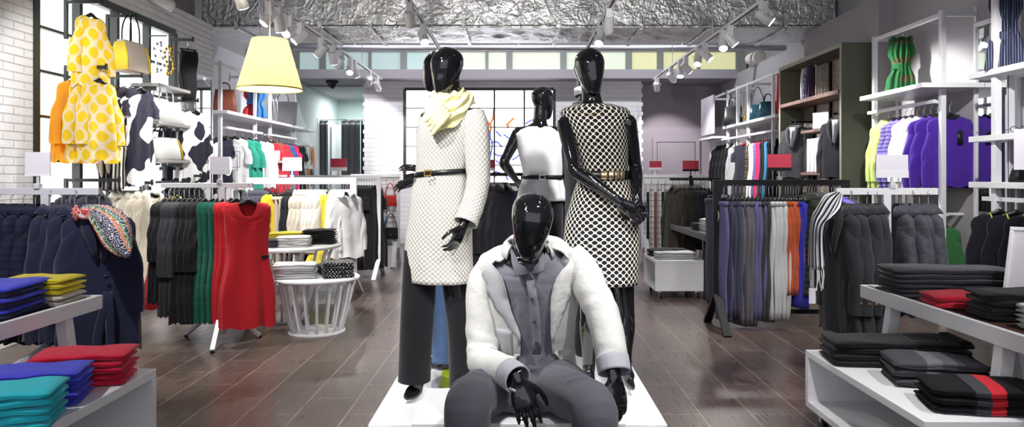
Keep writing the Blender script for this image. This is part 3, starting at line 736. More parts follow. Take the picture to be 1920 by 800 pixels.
# ------------------------------------------------------------------ folded clothes
def folded_mb(w, d, h, seed=0, n=22, m=13):
    """one folded garment: a soft slab with a rolled front fold and a groove where its halves meet"""
    r = random.Random(seed); p = [r.random() * 6.28 for _ in range(6)]
    rs = []; uvs = []
    for i in range(m):
        u = i / (m - 1) * 2 - 1; x = w / 2 * u; e = (1 - abs(u) ** 6) ** .5 if abs(u) < 1 else .0
        k = lerp(.5, 1, e); row = []
        for j in range(n):
            th = 2 * PI * j / n; c, s_ = math.cos(th), math.sin(th)
            y = d / 2 * sgnpow(c, .35) * lerp(.985, 1, e); z = h / 2 * sgnpow(s_, .75) * k
            if c < -.75 and abs(s_) < .25: y += .010
            y += .006 * math.sin(3.1 * u + p[0]) + .003 * math.sin(9 * u + p[1])
            z += h * .10 * math.sin(2.4 * u + p[2] + 1.5 * c) * (s_ > 0) + h * .06 * math.sin(7 * u + 3 * c + p[3])
            row.append((x + .004 * math.sin(4 * c + p[4]), y, z + h / 2))
        rs.append(row); uvs.append([(p_[0], p_[1] + (p_[2] if p_[1] < 0 else -p_[2])) for p_ in row])
    return MB().rings(rs, True, True, uvs=uvs)
def folded(name, mat, loc, rz, w, d, h, label, cat, group, seed=0, tilt=(0, 0), extra=None):
    me = cached(('fold', w, d, h, seed), lambda: to_mesh(name, folded_mb(w, d, h, seed)))
    o = obj(name, me, mat, None, loc=loc, rot=(tilt[0], tilt[1], rz), smooth=True)
    tag(o, short(label), cat, group)
    if extra: extra(o)
    return o
def stack(name, mats, base, rz, w, d, h, n, desc, cat, where, jit=.012, grow=None, tilt=(0, 0), top_extra=None):
    """n folded garments piled on base; each of them a thing of its own"""
    z = base[2]
    for i in range(n):
        m = mats[i % len(mats)] if isinstance(mats, list) else mats
        ds = desc[i % len(desc)] if isinstance(desc, list) else desc
        if n == 1: lab = '%s on %s' % (ds, where)
        else:
            pos = 'topmost' if i == n - 1 else 'lowest' if i == 0 else ORD[n - 1 - i] + ' from top'
            lab = '%s, %s of the stack on %s' % (ds, pos, where)
        o = folded(name, m, (base[0] + (RND.random() - .5) * jit, base[1] + (RND.random() - .5) * jit, z), rz + (RND.random() - .5) * .06, w, d, h * 1.06, lab, cat, None if n == 1 else 'stack on ' + where + ': ' + (desc if isinstance(desc, str) else name.replace('_', ' ') + 's'), RND.randrange(4), tilt)
        z += h * .98
        if i == n - 1 and top_extra: top_extra(o)
    return z
# ------------------------------------------------------------------ racks, signs, tables, carts, shelving
def sign(loc, pole, w, h, card, strip, label, yaw=0, polemat=None, holder=None):
    t = thing('sale_sign', label, 'sign', loc, yaw)
    obj('pole', MB().box(-.008, .008, -.004, .004, 0, pole + .02), polemat or GREY_STEEL, t)
    obj('clamp', MB().box(-.02, .02, -.02, .02, -.005, .03), polemat or GREY_STEEL, t, bevel=.003)
    obj('card', MB().box(-w / 2, w / 2, -.006, 0, pole + strip, pole + h), card, t)
    obj('card_holder', MB().box(-w / 2 - .002, w / 2 + .002, -.009, .008, pole, pole + strip).box(-w / 2, w / 2, .001, .004, pole, pole + h), holder or WHITE_STEEL, t)
    return t
def t_stand(name, label, x0, x1, xp, y, z, base_pts, mat=GREY_STEEL, th=.042, low=None):
    """a T-shaped clothes stand: crossbar on a centre post, splayed feet"""
    t = thing(name, label, 'clothes rack', (xp, y, 0))
    obj('crossbar', MB().box(x0 - xp, x1 - xp, -.015, .015, z, z + th), mat, t, bevel=.003)
    obj('post', MB().box(-.027, .027, -.016, .016, .05, z), mat, t, bevel=.003)
    for bx, by in base_pts:
        a = Vector((0, 0, .24 if low is None else low)); b = Vector((bx - xp, by - y, .02))
        obj('leg', MB().bar(a, b, .038, .03), mat, t, bevel=.003)
        obj('foot_pad', MB().tube([b + Vector((0, 0, -.02)), b], .016, 10), BLACK_PLASTIC, t)
    return t
def frame_rack(name, label, x0, x1, y, z, mat, ends=(0, 1), th=.06, pw=.062, foot=.36, vz=.55, dy=0):
    t = thing(name, label, 'clothes rack', ((x0 + x1) / 2, y, 0)); c = (x0 + x1) / 2
    obj('top_rail', MB().box(x0 - c, x1 - c, -.02, .02, z, z + th), mat, t, bevel=.003)
    for e, x in enumerate((x0 + pw / 2, x1 - pw / 2)):
        if e not in ends: continue
        x -= c
        obj('post', MB().box(x - pw / 2, x + pw / 2, -.02, .02, vz - .02, z), mat, t, bevel=.003)
        for s_ in (-1, 1):
            a = Vector((x, s_ * .015, vz)); b = Vector((x, s_ * foot, .0))
            obj('leg', MB().bar(a, b, pw * .8, .03, up=(1, 0, 0)) if False else MB().bar(a, b, pw, .035), mat, t, bevel=.003)
    obj('lower_tie', MB().box(x0 - c + pw / 2, x1 - c - pw / 2, -.012, .012, .14, .18), mat, t, bevel=.003)
    return t
def tray_table(label, x0, x1, y0, y1, z, legs, wood):
    t = thing('display_table', label, 'table', ((x0 + x1) / 2, (y0 + y1) / 2, 0)); cx, cy = (x0 + x1) / 2, (y0 + y1) / 2
    a, b, c, d = x0 - cx, x1 - cx, y0 - cy, y1 - cy
    k = .028
    obj('tray_rim', MB().box(a, b, c, c + k, z - .075, z).box(a, b, d - k, d, z - .075, z).box(a, a + k, c + k, d - k, z - .075, z).box(b - k, b, c + k, d - k, z - .075, z), WHITE, t, bevel=.003)
    obj('tray_board', MB().box(a + k, b - k, c + k, d - k, z - .06, z - .02), wood, t)
    for lx, ly, sx, sy in legs:
        p = Vector((lx - cx, ly - cy, z - .075)); q = p + Vector((sx, sy, -(z - .075)))
        obj('leg', MB().bar(q, p, .06, .06, up=(0, 1, 0)), WHITE, t, bevel=.004)
    return t
def cart(label, x0, x1, y0, y1, open_side, zt=.44, zb=.10, k=.035):
    """a low white display box on castors, open along one long side"""
    cx, cy = (x0 + x1) / 2, (y0 + y1) / 2; a, b, c, d = x0 - cx, x1 - cx, y0 - cy, y1 - cy
    t = thing('display_cart', label, 'display cart', (cx, cy, 0))
    obj('top_board', MB().box(a, b, c, d, zt - k, zt), WHITE, t, bevel=.003)
    obj('bottom_board', MB().box(a, b, c, d, zb, zb + k), WHITE, t, bevel=.003)
    for y in (c, d - k): obj('end_panel', MB().box(a, b, y, y + k, zb + k, zt - k), WHITE, t)
    if open_side == 'x-': obj('back_panel', MB().box(b - k, b, c + k, d - k, zb + k, zt - k), WHITE, t)
    elif open_side == 'x+': obj('back_panel', MB().box(a, a + k, c + k, d - k, zb + k, zt - k), WHITE, t)
    for x in (a + .07, b - .07):
        for y in (c + .07, d - .07):
            w_ = obj('castor', MB().tube([(x - .014, y, .035), (x + .014, y, .035)], .035, 16), BLACK_PLASTIC, t)
            obj('castor_fork', MB().box(x - .02, x + .02, y - .02, y + .02, .06, zb), CHROME, w_)
    return t
WOOD, nt, b = new_mat('dark_brown_wood'); v = coords(nt, scale=(4, 40, 40))
nt.links.new(ramp(nt, noise(nt, v, 3, 4).outputs['Fac'], [(.3, '#3a2622'), (.7, '#543a33')]), b.inputs['Base Color']); b.inputs['Roughness'].default_value = .5
def round_table(label, cx, cy, z, r, rb, n):
    t = thing('round_table', label, 'table', (cx, cy, 0))
    obj('table_top', MB().lathe([(.001, z - .032), (r - .012, z - .032), (r, z - .022), (r, z - .008), (r - .01, z), (.001, z)], 56), WHITE, t, smooth=False, bevel=.002)
    obj('base_plate', MB().lathe([(.001, 0), (rb, 0), (rb, .012), (rb - .006, .016), (.001, .016)], 48), WHITE, t)
    for k in range(n):
        a = 2 * PI * k / n + .1; c, s_ = math.cos(a), math.sin(a)
        pts = [((rb - .03) * c, (rb - .03) * s_, .012), (lerp(rb - .02, r * .86, .5) * c, lerp(rb - .02, r * .86, .5) * s_, z * .45), (r * .86 * c, r * .86 * s_, z - .03)]
        obj('rod', MB().tube(pts, .0135, 10, sub=3), WHITE, t, smooth=True)
    return t
def wall_unit(label, xw, xp, ys, ztop, zshelf, zrail, sdep, y_sh=None, rail_span=None, rail_drop=.0):
    """posts standing off the wall on brackets, a top rail, one long shelf and hanging rails. xw wall face, xp post line"""
    t = thing('shelving_unit', label, 'shelving', (xp, ys[0], 0)); y0 = ys[0]; s_ = 1 if xw > xp else -1
    for y in ys:
        p = obj('post', MB().box(-.024, .024, y - y0 - .024, y - y0 + .024, 0, ztop + .03), WHITE_STEEL, t, bevel=.003)
        a, b_ = sorted((0, xw - xp))
        obj('bracket', MB().box(a, b_, y - y0 - .012, y - y0 + .012, ztop - .03, ztop + .01), WHITE_STEEL, p)
        obj('wall_plate', MB().box(*sorted((xw - xp - s_ * .012, xw - xp)), y - y0 - .015, y - y0 + .015, ztop - .08, ztop + .06), WHITE_STEEL, p)
    obj('top_rail', MB().box(-.02, .02, 0, ys[-1] - y0, ztop - .03, ztop + .01), WHITE_STEEL, t, bevel=.003)
    ya, yb = y_sh or (ys[0], ys[-1])
    x_in = (xw - xp); x_out = -s_ * sdep
    obj('shelf_board', MB().box(*sorted((x_in - s_ * .02, x_out)), ya - y0, yb - y0, zshelf, zshelf + .045), WHITE, t, bevel=.003)
    for ra, rb in (rail_span or [(ys[0], ys[-1])]):
        rx = -s_ * .07
        obj('hanging_rail', MB().box(rx - .018, rx + .018, ra - y0, rb - y0, zrail, zrail + .035), WHITE_STEEL, t, bevel=.003)
        for y in (ra + .05, rb - .05):
            obj('rail_arm', MB().box(*sorted((rx, s_ * .02)), y - y0 - .012, y - y0 + .012, zrail + .002, zrail + .03), WHITE_STEEL, t)
    return t

# --- left T-stand with navy coats
R1Y, R1Z = 4.9, wz(365, 4.9)
t_stand('clothes_stand', 'pale grey T-shaped clothes stand full of navy coats beside the brick wall', -3.9, wx(187, R1Y), wx(86, R1Y), R1Y, R1Z, [(wx(86, R1Y) - .3, R1Y - .25), (wx(86, R1Y) + .3, R1Y - .25), (wx(86, R1Y) - .3, R1Y + .25), (wx(86, R1Y) + .3, R1Y + .25)], th=.047)
sign((wx(72, R1Y), R1Y - .005, R1Z + .047), wz(330, R1Y) - R1Z - .047, 47 * R1Y / FPX, 45 * R1Y / FPX, CARD_WHITE, .012, 'blank pale lilac sign card above the navy coats')
# --- stand with the red dresses
R2Y, R2Z = 6.15, wz(352, 6.15)
t_stand('clothes_stand', 'pale grey T-shaped clothes stand holding black, green and red dresses', wx(303, R2Y), wx(474, R2Y), wx(417, R2Y), R2Y, R2Z, [(wx(398, 5.69), 5.69), (wx(487, 6.24), 6.24), (wx(345, 6.26), 6.30), (wx(417, R2Y) + .05, R2Y + .45)], mat=WHITE_STEEL, low=.3)
sign((wx(412, R2Y), R2Y, R2Z + .042), wz(327, R2Y) - R2Z - .04, 36 * R2Y / FPX, 33 * R2Y / FPX, CARD_WHITE, .05, 'blank pale sign card above the black and green dresses')
# --- white frame racks behind
R3Y, R3Z = 8.35, wz(345, 8.35)
frame_rack('clothes_rack', 'white frame rack of ivory jackets and white shirts behind the round tables', wx(463, R3Y), wx(669, R3Y), R3Y, R3Z, WHITE_STEEL, th=.075, pw=.075, vz=wz(520, R3Y))
sign((wx(548, R3Y), R3Y, R3Z + .075), wz(320, R3Y) - R3Z - .075, 36 * R3Y / FPX, 25 * R3Y / FPX, CARD_WHITE, .05, 'blank white sign card above the ivory jackets')
R4Y, R4Z = 10.0, wz(335, 10)
frame_rack('clothes_rack', 'white frame rack of purple and black dresses by the accessory wall', wx(585, R4Y) - .3, wx(714, R4Y), R4Y, R4Z, WHITE_STEEL, th=.05, pw=.06, vz=wz(487, R4Y))
sign((wx(635, R4Y), R4Y, R4Z + .05), wz(320, R4Y) - R4Z - .05, 30 * R4Y / FPX, 23 * R4Y / FPX, CARD_RED, .05, 'small red sign card with white foot in front of the fitting-room curtains')
# --- accessory gondolas with wire grids at the back
def gondola(label, x0, x1, y, z, px0, px1):
    t = thing('accessory_stand', label, 'display stand', ((x0 + x1) / 2, y, 0)); c = (x0 + x1) / 2
    obj('back_panel', MB().box(x0 - c, x1 - c, -.02, .02, .28, z), WHITE, t, bevel=.004)
    obj('top_cap', MB().box(x0 - c - .01, x1 - c + .01, -.05, .05, z, z + .05), WHITE, t, bevel=.004)
    for s_ in (-1, 1):
        x = (x1 - c - .06) if s_ > 0 else (x0 - c + .06)
        for q in (-1, 1): obj('leg', MB().bar((x, q * .02, .5), (x, q * .3, 0), .07, .035), WHITE_STEEL, t)
    a, b_ = px0 - c, px1 - c; g = MB()
    for z_ in np.arange(.34, z - .06, .085): g.tube([(a, -.045, z_), (b_, -.045, z_)], .0035, 5)
    for x in np.arange(a, b_ + .01, .11): g.tube([(x, -.04, .32), (x, -.04, z - .03)], .0035, 5)
    obj('wire_grid', g, plain('grid_wire', '#6f6c70', .4, .5), t)
    return t
GLY = 11.3
gondola('white accessory stand with red and black handbags left of the mannequins', wx(660, GLY), wx(750, GLY), GLY, wz(332, GLY), wx(712, GLY), wx(745, GLY))
GRY = 11.3
gondola('white accessory stand with hanging belts right of the mannequins', wx(1203, GRY), wx(1326, GRY), GRY, wz(333, GRY), wx(1207, GRY), wx(1320, GRY))
sign((wx(1229, GRY), GRY, wz(333, GRY) + .05), wz(318, GRY) - wz(333, GRY) - .05, 23 * GRY / FPX, 16 * GRY / FPX, CARD_RED, .035, 'small red sign card with white foot above the hanging belts')
# --- black racks on the right
R6Y, R6Z = 9.9, wz(338, 9.9)
t_stand('clothes_stand', 'black clothes stand with dark jackets and trousers behind the brown table', wx(1256, R6Y), wx(1352, R6Y), wx(1296, R6Y), R6Y, R6Z, [(wx(1296, R6Y) - .28, R6Y - .2), (wx(1296, R6Y) + .28, R6Y - .2), (wx(1296, R6Y), R6Y + .35)], mat=BLACK_STEEL, th=.035)
sign((wx(1295, R6Y), R6Y, R6Z + .035), wz(321, R6Y) - R6Z - .035, 30 * R6Y / FPX, 20 * R6Y / FPX, CARD_RED, .03, 'small red sign card in black holder above the dark jackets', polemat=BLACK_STEEL, holder=BLACK_STEEL)
R7Y, R7Z = 6.6, wz(348, 6.6)
frame_rack('clothes_rack', 'black frame rack of jeans, orange trousers and dark shirts', wx(1337, R7Y), wx(1592, R7Y), R7Y, R7Z, BLACK_STEEL, th=.055, pw=.07, foot=.34, vz=wz(552, R7Y))
sign((wx(1461, R7Y), R7Y, R7Z + .055), wz(320, R7Y) - R7Z - .055, 44 * R7Y / FPX, 31 * R7Y / FPX, CARD_RED, .03, 'large red sign card in black holder above the grey jeans', polemat=plain('olive_pole', '#8b8a84', .5), holder=BLACK_STEEL)
R8Y, R8Z = 5.0, wz(365, 5)
t_stand('clothes_stand', 'white T-shaped clothes stand of charcoal coats and grey jackets', wx(1567, R8Y), wx(1757, R8Y), wx(1662, R8Y), R8Y, R8Z, [(wx(1662, R8Y) - .3, R8Y - .25), (wx(1662, R8Y) + .3, R8Y - .25), (wx(1662, R8Y) - .3, R8Y + .25), (wx(1662, R8Y) + .3, R8Y + .25)], mat=WHITE_STEEL, th=.047)
sign((wx(1672, R8Y), R8Y, R8Z + .047), wz(333, R8Y) - R8Z - .047, 60 * R8Y / FPX, 43 * R8Y / FPX, CARD_WHITE, .045, 'blank pale sign card above the grey jackets')
# --- stand behind the mannequins
R9Y, R9Z = 7.3, 1.40
t_stand('clothes_stand', 'dark clothes stand of navy jackets behind the central mannequins', -.52, .62, .05, R9Y, R9Z, [(-.25, R9Y - .3), (.35, R9Y - .3), (.05, R9Y + .35)], mat=BLACK_STEEL, th=.035)
sign((wx(910, R9Y), R9Y, R9Z + .035), wz(320, R9Y) - R9Z - .035, 16 * R9Y / FPX + .1, 21 * R9Y / FPX, CARD_RED, .03, 'red sign card above the navy jackets behind the mannequins')
# --- tables and carts
tray_table('long white tray table with blue and yellow folded knitwear beside the navy coats', -3.05, -2.28, 2.2, 3.95, .75, [(-2.35, 3.72, .10, -.02), (-2.98, 3.72, -.1, -.02), (-2.35, 2.5, .1, 0), (-2.98, 2.5, -.1, 0)], WOOD)
tray_table('long white tray table with grey trousers and red knitwear beside the charcoal coats', 2.05, 2.85, 2.3, 4.32, .75, [(2.11, 4.05, -.12, -.05), (2.78, 4.05, .1, -.02), (2.11, 3.12, -.12, -.05), (2.78, 3.12, .1, 0)], WOOD)
cart('low white display cart with red, blue and teal trousers', -2.42, -1.81, 2.2, 3.6, 'x+', k=.045)
cart('low white display cart with black jeans and striped sweaters', 1.59, 2.16, 2.82, 3.99, 'x-', zb=.13)
cart('small white display cart under the brown table beside the jeans rack', 1.56, 2.13, 8.2, 8.95, 'x-', zb=.09)
DW = tray_table('dark brown table with white folded shirts behind the jeans rack', 2.08, 2.75, 8.0, 10.1, .75, [(2.14, 8.25, 0, -.06), (2.69, 8.25, 0, -.06), (2.14, 9.9, 0, .05), (2.69, 9.9, 0, .05)], WOOD)
for c_ in DW.children:
    if c_.name.startswith(('tray_rim', 'leg')): c_.data.materials[0] = plain('dark_brown_lacquer', '#2a2421', .4)
NT = (-1.82, 6.5); FT = (wx(523, 7.1), 7.1)
round_table('small white round table on rods with folded white and polka-dot tops', NT[0], NT[1], .5, .38, .25, 18)
round_table('larger white round table on rods behind the red dresses', FT[0], FT[1], .73, .60, .30, 20)
# --- wall units
wall_unit('white wall shelving with brown handbag and clothes rail in the corner beyond the brick wall', -4.6, -4.2, [10.14, 11.48, 12.17, 13.5], 2.99, 2.28, 2.07, .12, (10.1, 14.5), [(10.2, 11.6), (11.9, 13.4)])
wall_unit('white wall shelving above the lime and purple sweaters', 4.33, 4.01, [6.81, 8.1], 2.94, 2.22, 2.09, .28, (6.65, 7.87))
wall_unit('white wall shelving with blue handbags beyond the dark wooden cabinet', 4.40, 3.93, [10.75, 11.1, 12.3, 12.9, 13.5, 14.7], 2.98, 2.28, 2.07, .1, (10.75, 13.5), [(10.9, 14.6)])
# --- mirror wall unit at the near end of the right wall
t = thing('wall_mirror', 'tall white-framed mirror on the grey wall beside the purple sweaters', 'mirror', (4.33, 6.2, 0))
MIR = plain('mirror_glass', '#e6eaea', .02, 1)
obj('glass', MB().box(-.02, -.012, .03, .57, .25, 2.80), MIR, t)
obj('mirror_frame', MB().box(-.035, 0, 0, .035, .2, 2.84).box(-.035, 0, .565, .6, .2, 2.84).box(-.035, 0, .035, .565, 2.80, 2.84).box(-.035, 0, .035, .565, .2, .25), WHITE_STEEL, t, bevel=.003)
t = thing('wall_mirror', 'narrow mirror on the brick wall behind the black and white tops', 'mirror', (WL, 9.3, 0))
obj('glass', MB().box(.012, .02, .03, .50, .4, 2.72), MIR, t)
obj('mirror_frame', MB().box(0, .03, 0, .03, .37, 2.75).box(0, .03, .50, .53, .37, 2.75).box(0, .03, .03, .5, 2.72, 2.75).box(0, .03, .03, .5, .37, .4), WHITE_STEEL, t)
t = thing('shelving_unit', 'white three-tier wall shelving with navy striped scarf in front of the mirror', 'shelving', (4.01, 5.2, 0))
for y in (.84, .1):
    p = obj('post', MB().box(-.028, .028, y - .028, y + .028, 0, 3.2), WHITE_STEEL, t, bevel=.003)
    obj('slotted_strip', MB().box(.10, .14, y - .02, y + .02, .1, 3.2), GREY_STEEL, p)
    obj('slot_line', MB().box(.099, .1005, y - .005, y + .005, .1, 3.2), BLACK_PLASTIC, p)
for z in (2.27, 1.72, 1.325): obj('shelf_board', MB().box(-.06, .3, -.6, 1.12, z - .025, z + .025), WHITE, t, bevel=.003)
obj('hanging_rail', MB().box(-.02, .02, -.4, 1.0, 1.19, 1.225), WHITE_STEEL, t)
for y in (.9, .0): obj('rail_arm', MB().box(-.012, .012, y - .015, y + .015, 1.225, 1.305), CHROME, t)
# --- dark wooden suit cabinet
OLIVE = paint('olive_paint', '#5c5d50'); PALE_OL = paint('pale_olive_edge', '#a3a595')
WOOD2, nt, b = new_mat('warm_brown_wood'); v = coords(nt, scale=(30, 4, 30))
nt.links.new(ramp(nt, noise(nt, v, 3, 4).outputs['Fac'], [(.3, '#5f4741'), (.7, '#866a62')]), b.inputs['Base Color']); b.inputs['Roughness'].default_value = .5
PAPER, nt, b = new_mat('patterned_wallpaper'); v = coords(nt, scale=(1, 1, 1))
vo = nt.nodes.new('ShaderNodeTexVoronoi'); vo.inputs['Scale'].default_value = 22; nt.links.new(v, vo.inputs['Vector'])
nt.links.new(ramp(nt, vo.outputs['Distance'], [(.25, '#6d6355'), (.5, '#968a7a')]), b.inputs['Base Color'])
t = thing('suit_cabinet', 'tall dark olive open cabinet with suits along the grey wall', 'cabinet', (3.77, 8.4, 0))
CW, CL_, CH = .37, 2.01, 2.96
obj('side_panel', MB().box(0, CW, 0, .05, 0, CH), OLIVE, t, bevel=.004)
obj('side_panel', MB().box(0, CW, CL_ - .05, CL_, 0, CH), OLIVE, t, bevel=.004)
obj('top_panel', MB().box(0, CW, .05, CL_ - .05, CH - .05, CH), OLIVE, t)
obj('front_edge', MB().box(-.004, 0, 0, .045, 0, CH).box(-.004, 0, CL_ - .045, CL_, 0, CH).box(-.004, 0, .045, CL_ - .045, CH - .05, CH), PALE_OL, t)
obj('back_panel', MB().box(CW - .03, CW, .05, CL_ - .05, 0, CH - .05), PAPER, t)
obj('wide_shelf', MB().box(-.02, CW - .03, .05, CL_ - .05, 2.37, 2.42), WOOD2, t, bevel=.003)
for y in (.55, 1.05, 1.55): obj('wall_rail', MB().box(CW - .06, CW - .03, y - .02, y + .02, .2, CH - .06), BLACK_STEEL, t)
SHY0, SHY1 = 9.0 - 8.4, 9.62 - 8.4
obj('small_shelf', MB().box(.0, CW - .03, SHY0, SHY1, wz(243, 9.3) - .035, wz(243, 9.3)), WOOD2, t, bevel=.003)
obj('small_shelf', MB().box(.0, CW - .03, SHY0, SHY1, wz(323, 9.3) - .035, wz(323, 9.3)), WOOD2, t, bevel=.003)
for y in (.28, 1.62):
    obj('suit_arm', MB().box(.02, CW - .04, y - .012, y + .012, 2.14, 2.165), BLACK_STEEL, t)
# --- rail fittings and shelves on the lit left window
def wall_arm(y, z, length, label, drop=.34, pins=False):
    t = thing('display_hook', label, 'display hook', (WL + .02, y, z))
    obj('upright', MB().box(0, .03, -.015, .015, -drop, .02), DARK_STEEL, t)
    obj('arm', MB().box(0, length, -.012, .012, -.012, .018), DARK_STEEL, t)
    obj('stop', MB().box(length, length + .01, -.016, .016, -.02, .035), BLACK_STEEL, t)
    return t
ARMS = dict(blouse_top=(6.63, 3.00, .34), blouse=(6.63, 2.40, .38), grey=(6.63, 1.36, .5), bag=(7.30, 3.02, .30), patterned=(7.30, 2.41, .36), ivory=(7.30, 1.33, .46), trousers=(8.62, 3.03, .28), tops=(8.62, 2.30, .34), mixed=(7.95, 1.33, .36), black=(8.55, 1.40, .4))
for k, desc in dict(blouse_top='topmost dark display arm holding one spotted blouse', blouse='dark display arm holding three yellow blouses', grey='low dark display arm behind the navy coats', bag='dark display arm holding the yellow and beige handbag', patterned='dark display arm holding the black and white dresses', ivory='low dark display arm holding the ivory jackets', trousers='dark display arm holding folded black trousers', tops='dark display arm holding the long black and white tops', mixed='low dark display arm holding the patterned blouses', black='low dark display arm holding black clothes').items():
    wall_arm(ARMS[k][0], ARMS[k][1], ARMS[k][2], desc + ' on the lit window')
for i, z in enumerate((2.37, 1.96, 1.55)):
    t = thing('steel_shelf', ['grey steel shelf, highest of three beside the lit window', 'grey steel shelf holding the white handbag', 'grey steel shelf holding the yellow and white tote'][i], 'shelf', (WL + .02, 7.75, z))
    obj('shelf_board', MB().box(0, .31, 0, .75, 0, .035), plain('shelf_steel', '#8d8a86', .45, .2), t, bevel=.003)
    for y in (.06, .69): obj('bracket', MB().box(0, .25, y - .01, y + .01, -.04, 0), DARK_STEEL, t)
# slatwall panel with jewellery by the fitting rooms, left
t = thing('slat_panel', 'white slatted wall panel with hanging jewellery beside the fitting rooms', 'display panel', (-4.30, 13.55, 0))
obj('panel', MB().box(0, .03, .05, 1.35, .3, 2.05), WHITE, t)
for z in np.arange(.45, 2.0, .13): obj('slat_groove', MB().box(.028, .032, .05, 1.35, z, z + .012), GREY_STEEL, t)
# small white shelf frame on the back brick wall
t = thing('shelving_unit', 'thin white shelf frame on the back brick wall behind the dotted dress', 'shelving', (wx(1180, 14.9), 14.98, 0))
for x in (-.25, .14): obj('post', MB().box(x - .02, x + .02, -.04, 0, .5, wz(210, 15)), WHITE_STEEL, t)
obj('shelf_board', MB().box(-.3, .2, -.3, 0, wz(250, 15), wz(250, 15) + .04), WHITE, t)
obj('hanging_rail', MB().box(-.28, .18, -.3, -.27, wz(262, 15) - .1, wz(262, 15) - .07), WHITE_STEEL, t)
# fitting-room curtains
CURT = fabric('charcoal_curtain', '#54575c', bump=.2)
def curtain(x0, x1, y, z0, z1, label, n):
    t = thing('fitting_curtain', label, 'curtain', ((x0 + x1) / 2, y, z1)); c = (x0 + x1) / 2
    g = []
    for zz in np.linspace(z0 - z1, 0, 9):
        g.append([(lerp(x0, x1, i / 60) - c, .045 * math.sin(i / 60 * n * 2 * PI) * (1 - .2 * (zz / (z0 - z1))), zz) for i in range(61)])
    obj('drape', MB().sheet(g), CURT, t, smooth=True, solid=.006)
    obj('header_band', MB().sheet([[(lerp(x0, x1, i / 60) - c, .047 * math.sin(i / 60 * n * 2 * PI) - .004, zz) for i in range(61)] for zz in (-.1, -.05)]), GREY_STEEL, t, smooth=True, solid=.004)
    return t
CZ = wz(226, 16.6)
curtain(wx(599, 16.6), wx(615, 16.6), 16.6, .1, CZ, 'charcoal fitting-room curtain nearest the white door post', 2)
curtain(wx(640, 16.6), wx(675, 16.6), 16.6, .1, CZ, 'wide charcoal fitting-room curtain in the middle', 3)
curtain(wx(677, 16.6), wx(695, 16.6), 16.6, .1, CZ, 'charcoal fitting-room curtain beside the back brick wall', 2)
t = thing('curtain_rail', 'thin chrome curtain rail of the fitting rooms', 'curtain rail', (-3.9, 16.6, CZ + .02))
obj('rail', MB().tube([(-.75, 0, 0), (.9, 0, 0)], .012, 8), CHROME, t, smooth=True)
t = thing('wall_board', 'blank pale board leaning on the shelving by the mauve wall', 'board', (wx(1324, 14.2), 14.6, 0))
obj('board', MB().box(0, .02, -.95, .0, wz(253, 14.2), wz(183, 14.2)), CARD_WHITE, t, bevel=.003)
obj('board_shelf', MB().box(-.03, .25, -1.0, .02, wz(262, 14.2), wz(258, 14.2)), WHITE, t)
# ------------------------------------------------------------------ cloth colours
NAVY = fabric('navy_wool', '#20233d', bump=.3); NAVYQ = stripes('navy_quilt', ['#191b2e', '#20233a', '#1c1e33'], 2, 22)
BLACK = fabric('black_cloth', '#141419', bump=.3); CHAR = fabric('charcoal_cloth', '#343439', bump=.3); CHARB = fabric('charcoal_blue_cloth', '#3a3a48', bump=.3)
GREYP = fabric('grey_puffer', '#4a4852', bump=.5, scale=14, rough=.7); RED = fabric('red_crepe', '#c0202a', bump=.35, scale=7); GREEN = fabric('deep_green_crepe', '#0d5a48', bump=.35)
IVORYT = lattice('ivory_lace_weave', '#e8e2d3', '#b9b09e', .026, .35, .2); IVORY = fabric('ivory_cloth', '#ddd8ce', bump=.35); BEIGE = fabric('pale_beige_cloth', '#c4bcae', bump=.35)
WHITEC = fabric('white_cloth', '#efeff2', bump=.35); YEL = fabric('soft_yellow_cloth', '#e3d44e', bump=.4); YELB = fabric('bright_yellow_cloth', '#f2cf2a', bump=.4)
YDOT = lattice('yellow_spotted_chiffon', '#f3e8cc', '#f6d832', .17, .26, .10); OCH = fabric('ochre_chiffon', '#f0b23a', bump=.4)
BWP = blotch('navy_white_colour_block', ['#f2f2f5', '#2a2838', '#2a2838', '#f2f2f5'], 2.6, [0, .44, .58, .64]); BWS = stripes('black_white_stripe', ['#1a1a20', '#e8e8e4', '#26262c', '#9d9b92'], 0, 11)
BWO = blotch('white_top_with_dark_ovals', ['#2c2b38', '#f1f1f4'], 4.5, [0, .47])
TEAL = fabric('mint_green_cloth', '#3fb09a', bump=.35); CORAL = fabric('coral_red_cloth', '#d63a48', bump=.35); BLUE = fabric('mid_blue_cloth', '#2f6fa8', bump=.35); PINK = fabric('hot_pink_cloth', '#e0306c', bump=.35)
PURPLE = fabric('bright_purple_knit', '#4f2a9c', '#44238a', bump=.3); LIME = fabric('lime_knit', '#d4ec8a', bump=.3); LAV = stripes('lavender_plaid', ['#7a6ab2', '#5a4c90', '#9088c0'], 2, 24)
PLUM = fabric('plum_cloth', '#5a2050', bump=.3); ORANGE = fabric('rust_orange_cloth', '#b4512a', bump=.3); COBALT = fabric('cobalt_cloth', '#2c2a9a', bump=.3); DENIM = fabric('violet_denim', '#5c5a80', '#4c4a70', bump=.25)
DENIMD = fabric('dark_denim', '#38384e', bump=.25); GREYJ = fabric('light_grey_denim', '#b9b9ba', bump=.25); GREYD = fabric('mid_grey_cloth', '#5b565c', bump=.25); OLV = stripes('dark_green_plaid', ['#2c3028', '#20241f', '#343a2e'], 2, 18)
PERI = fabric('periwinkle_cloth', '#6a68c0', bump=.3); SLATE = fabric('slate_cloth', '#3f4a5c', bump=.3); LEO = blotch('leopard_print', ['#2a2420', '#7c6a50', '#3a3028'], 30, [0, .45, .6]); KHAKI = fabric('dark_khaki_cloth', '#37342c', bump=.4, scale=14)
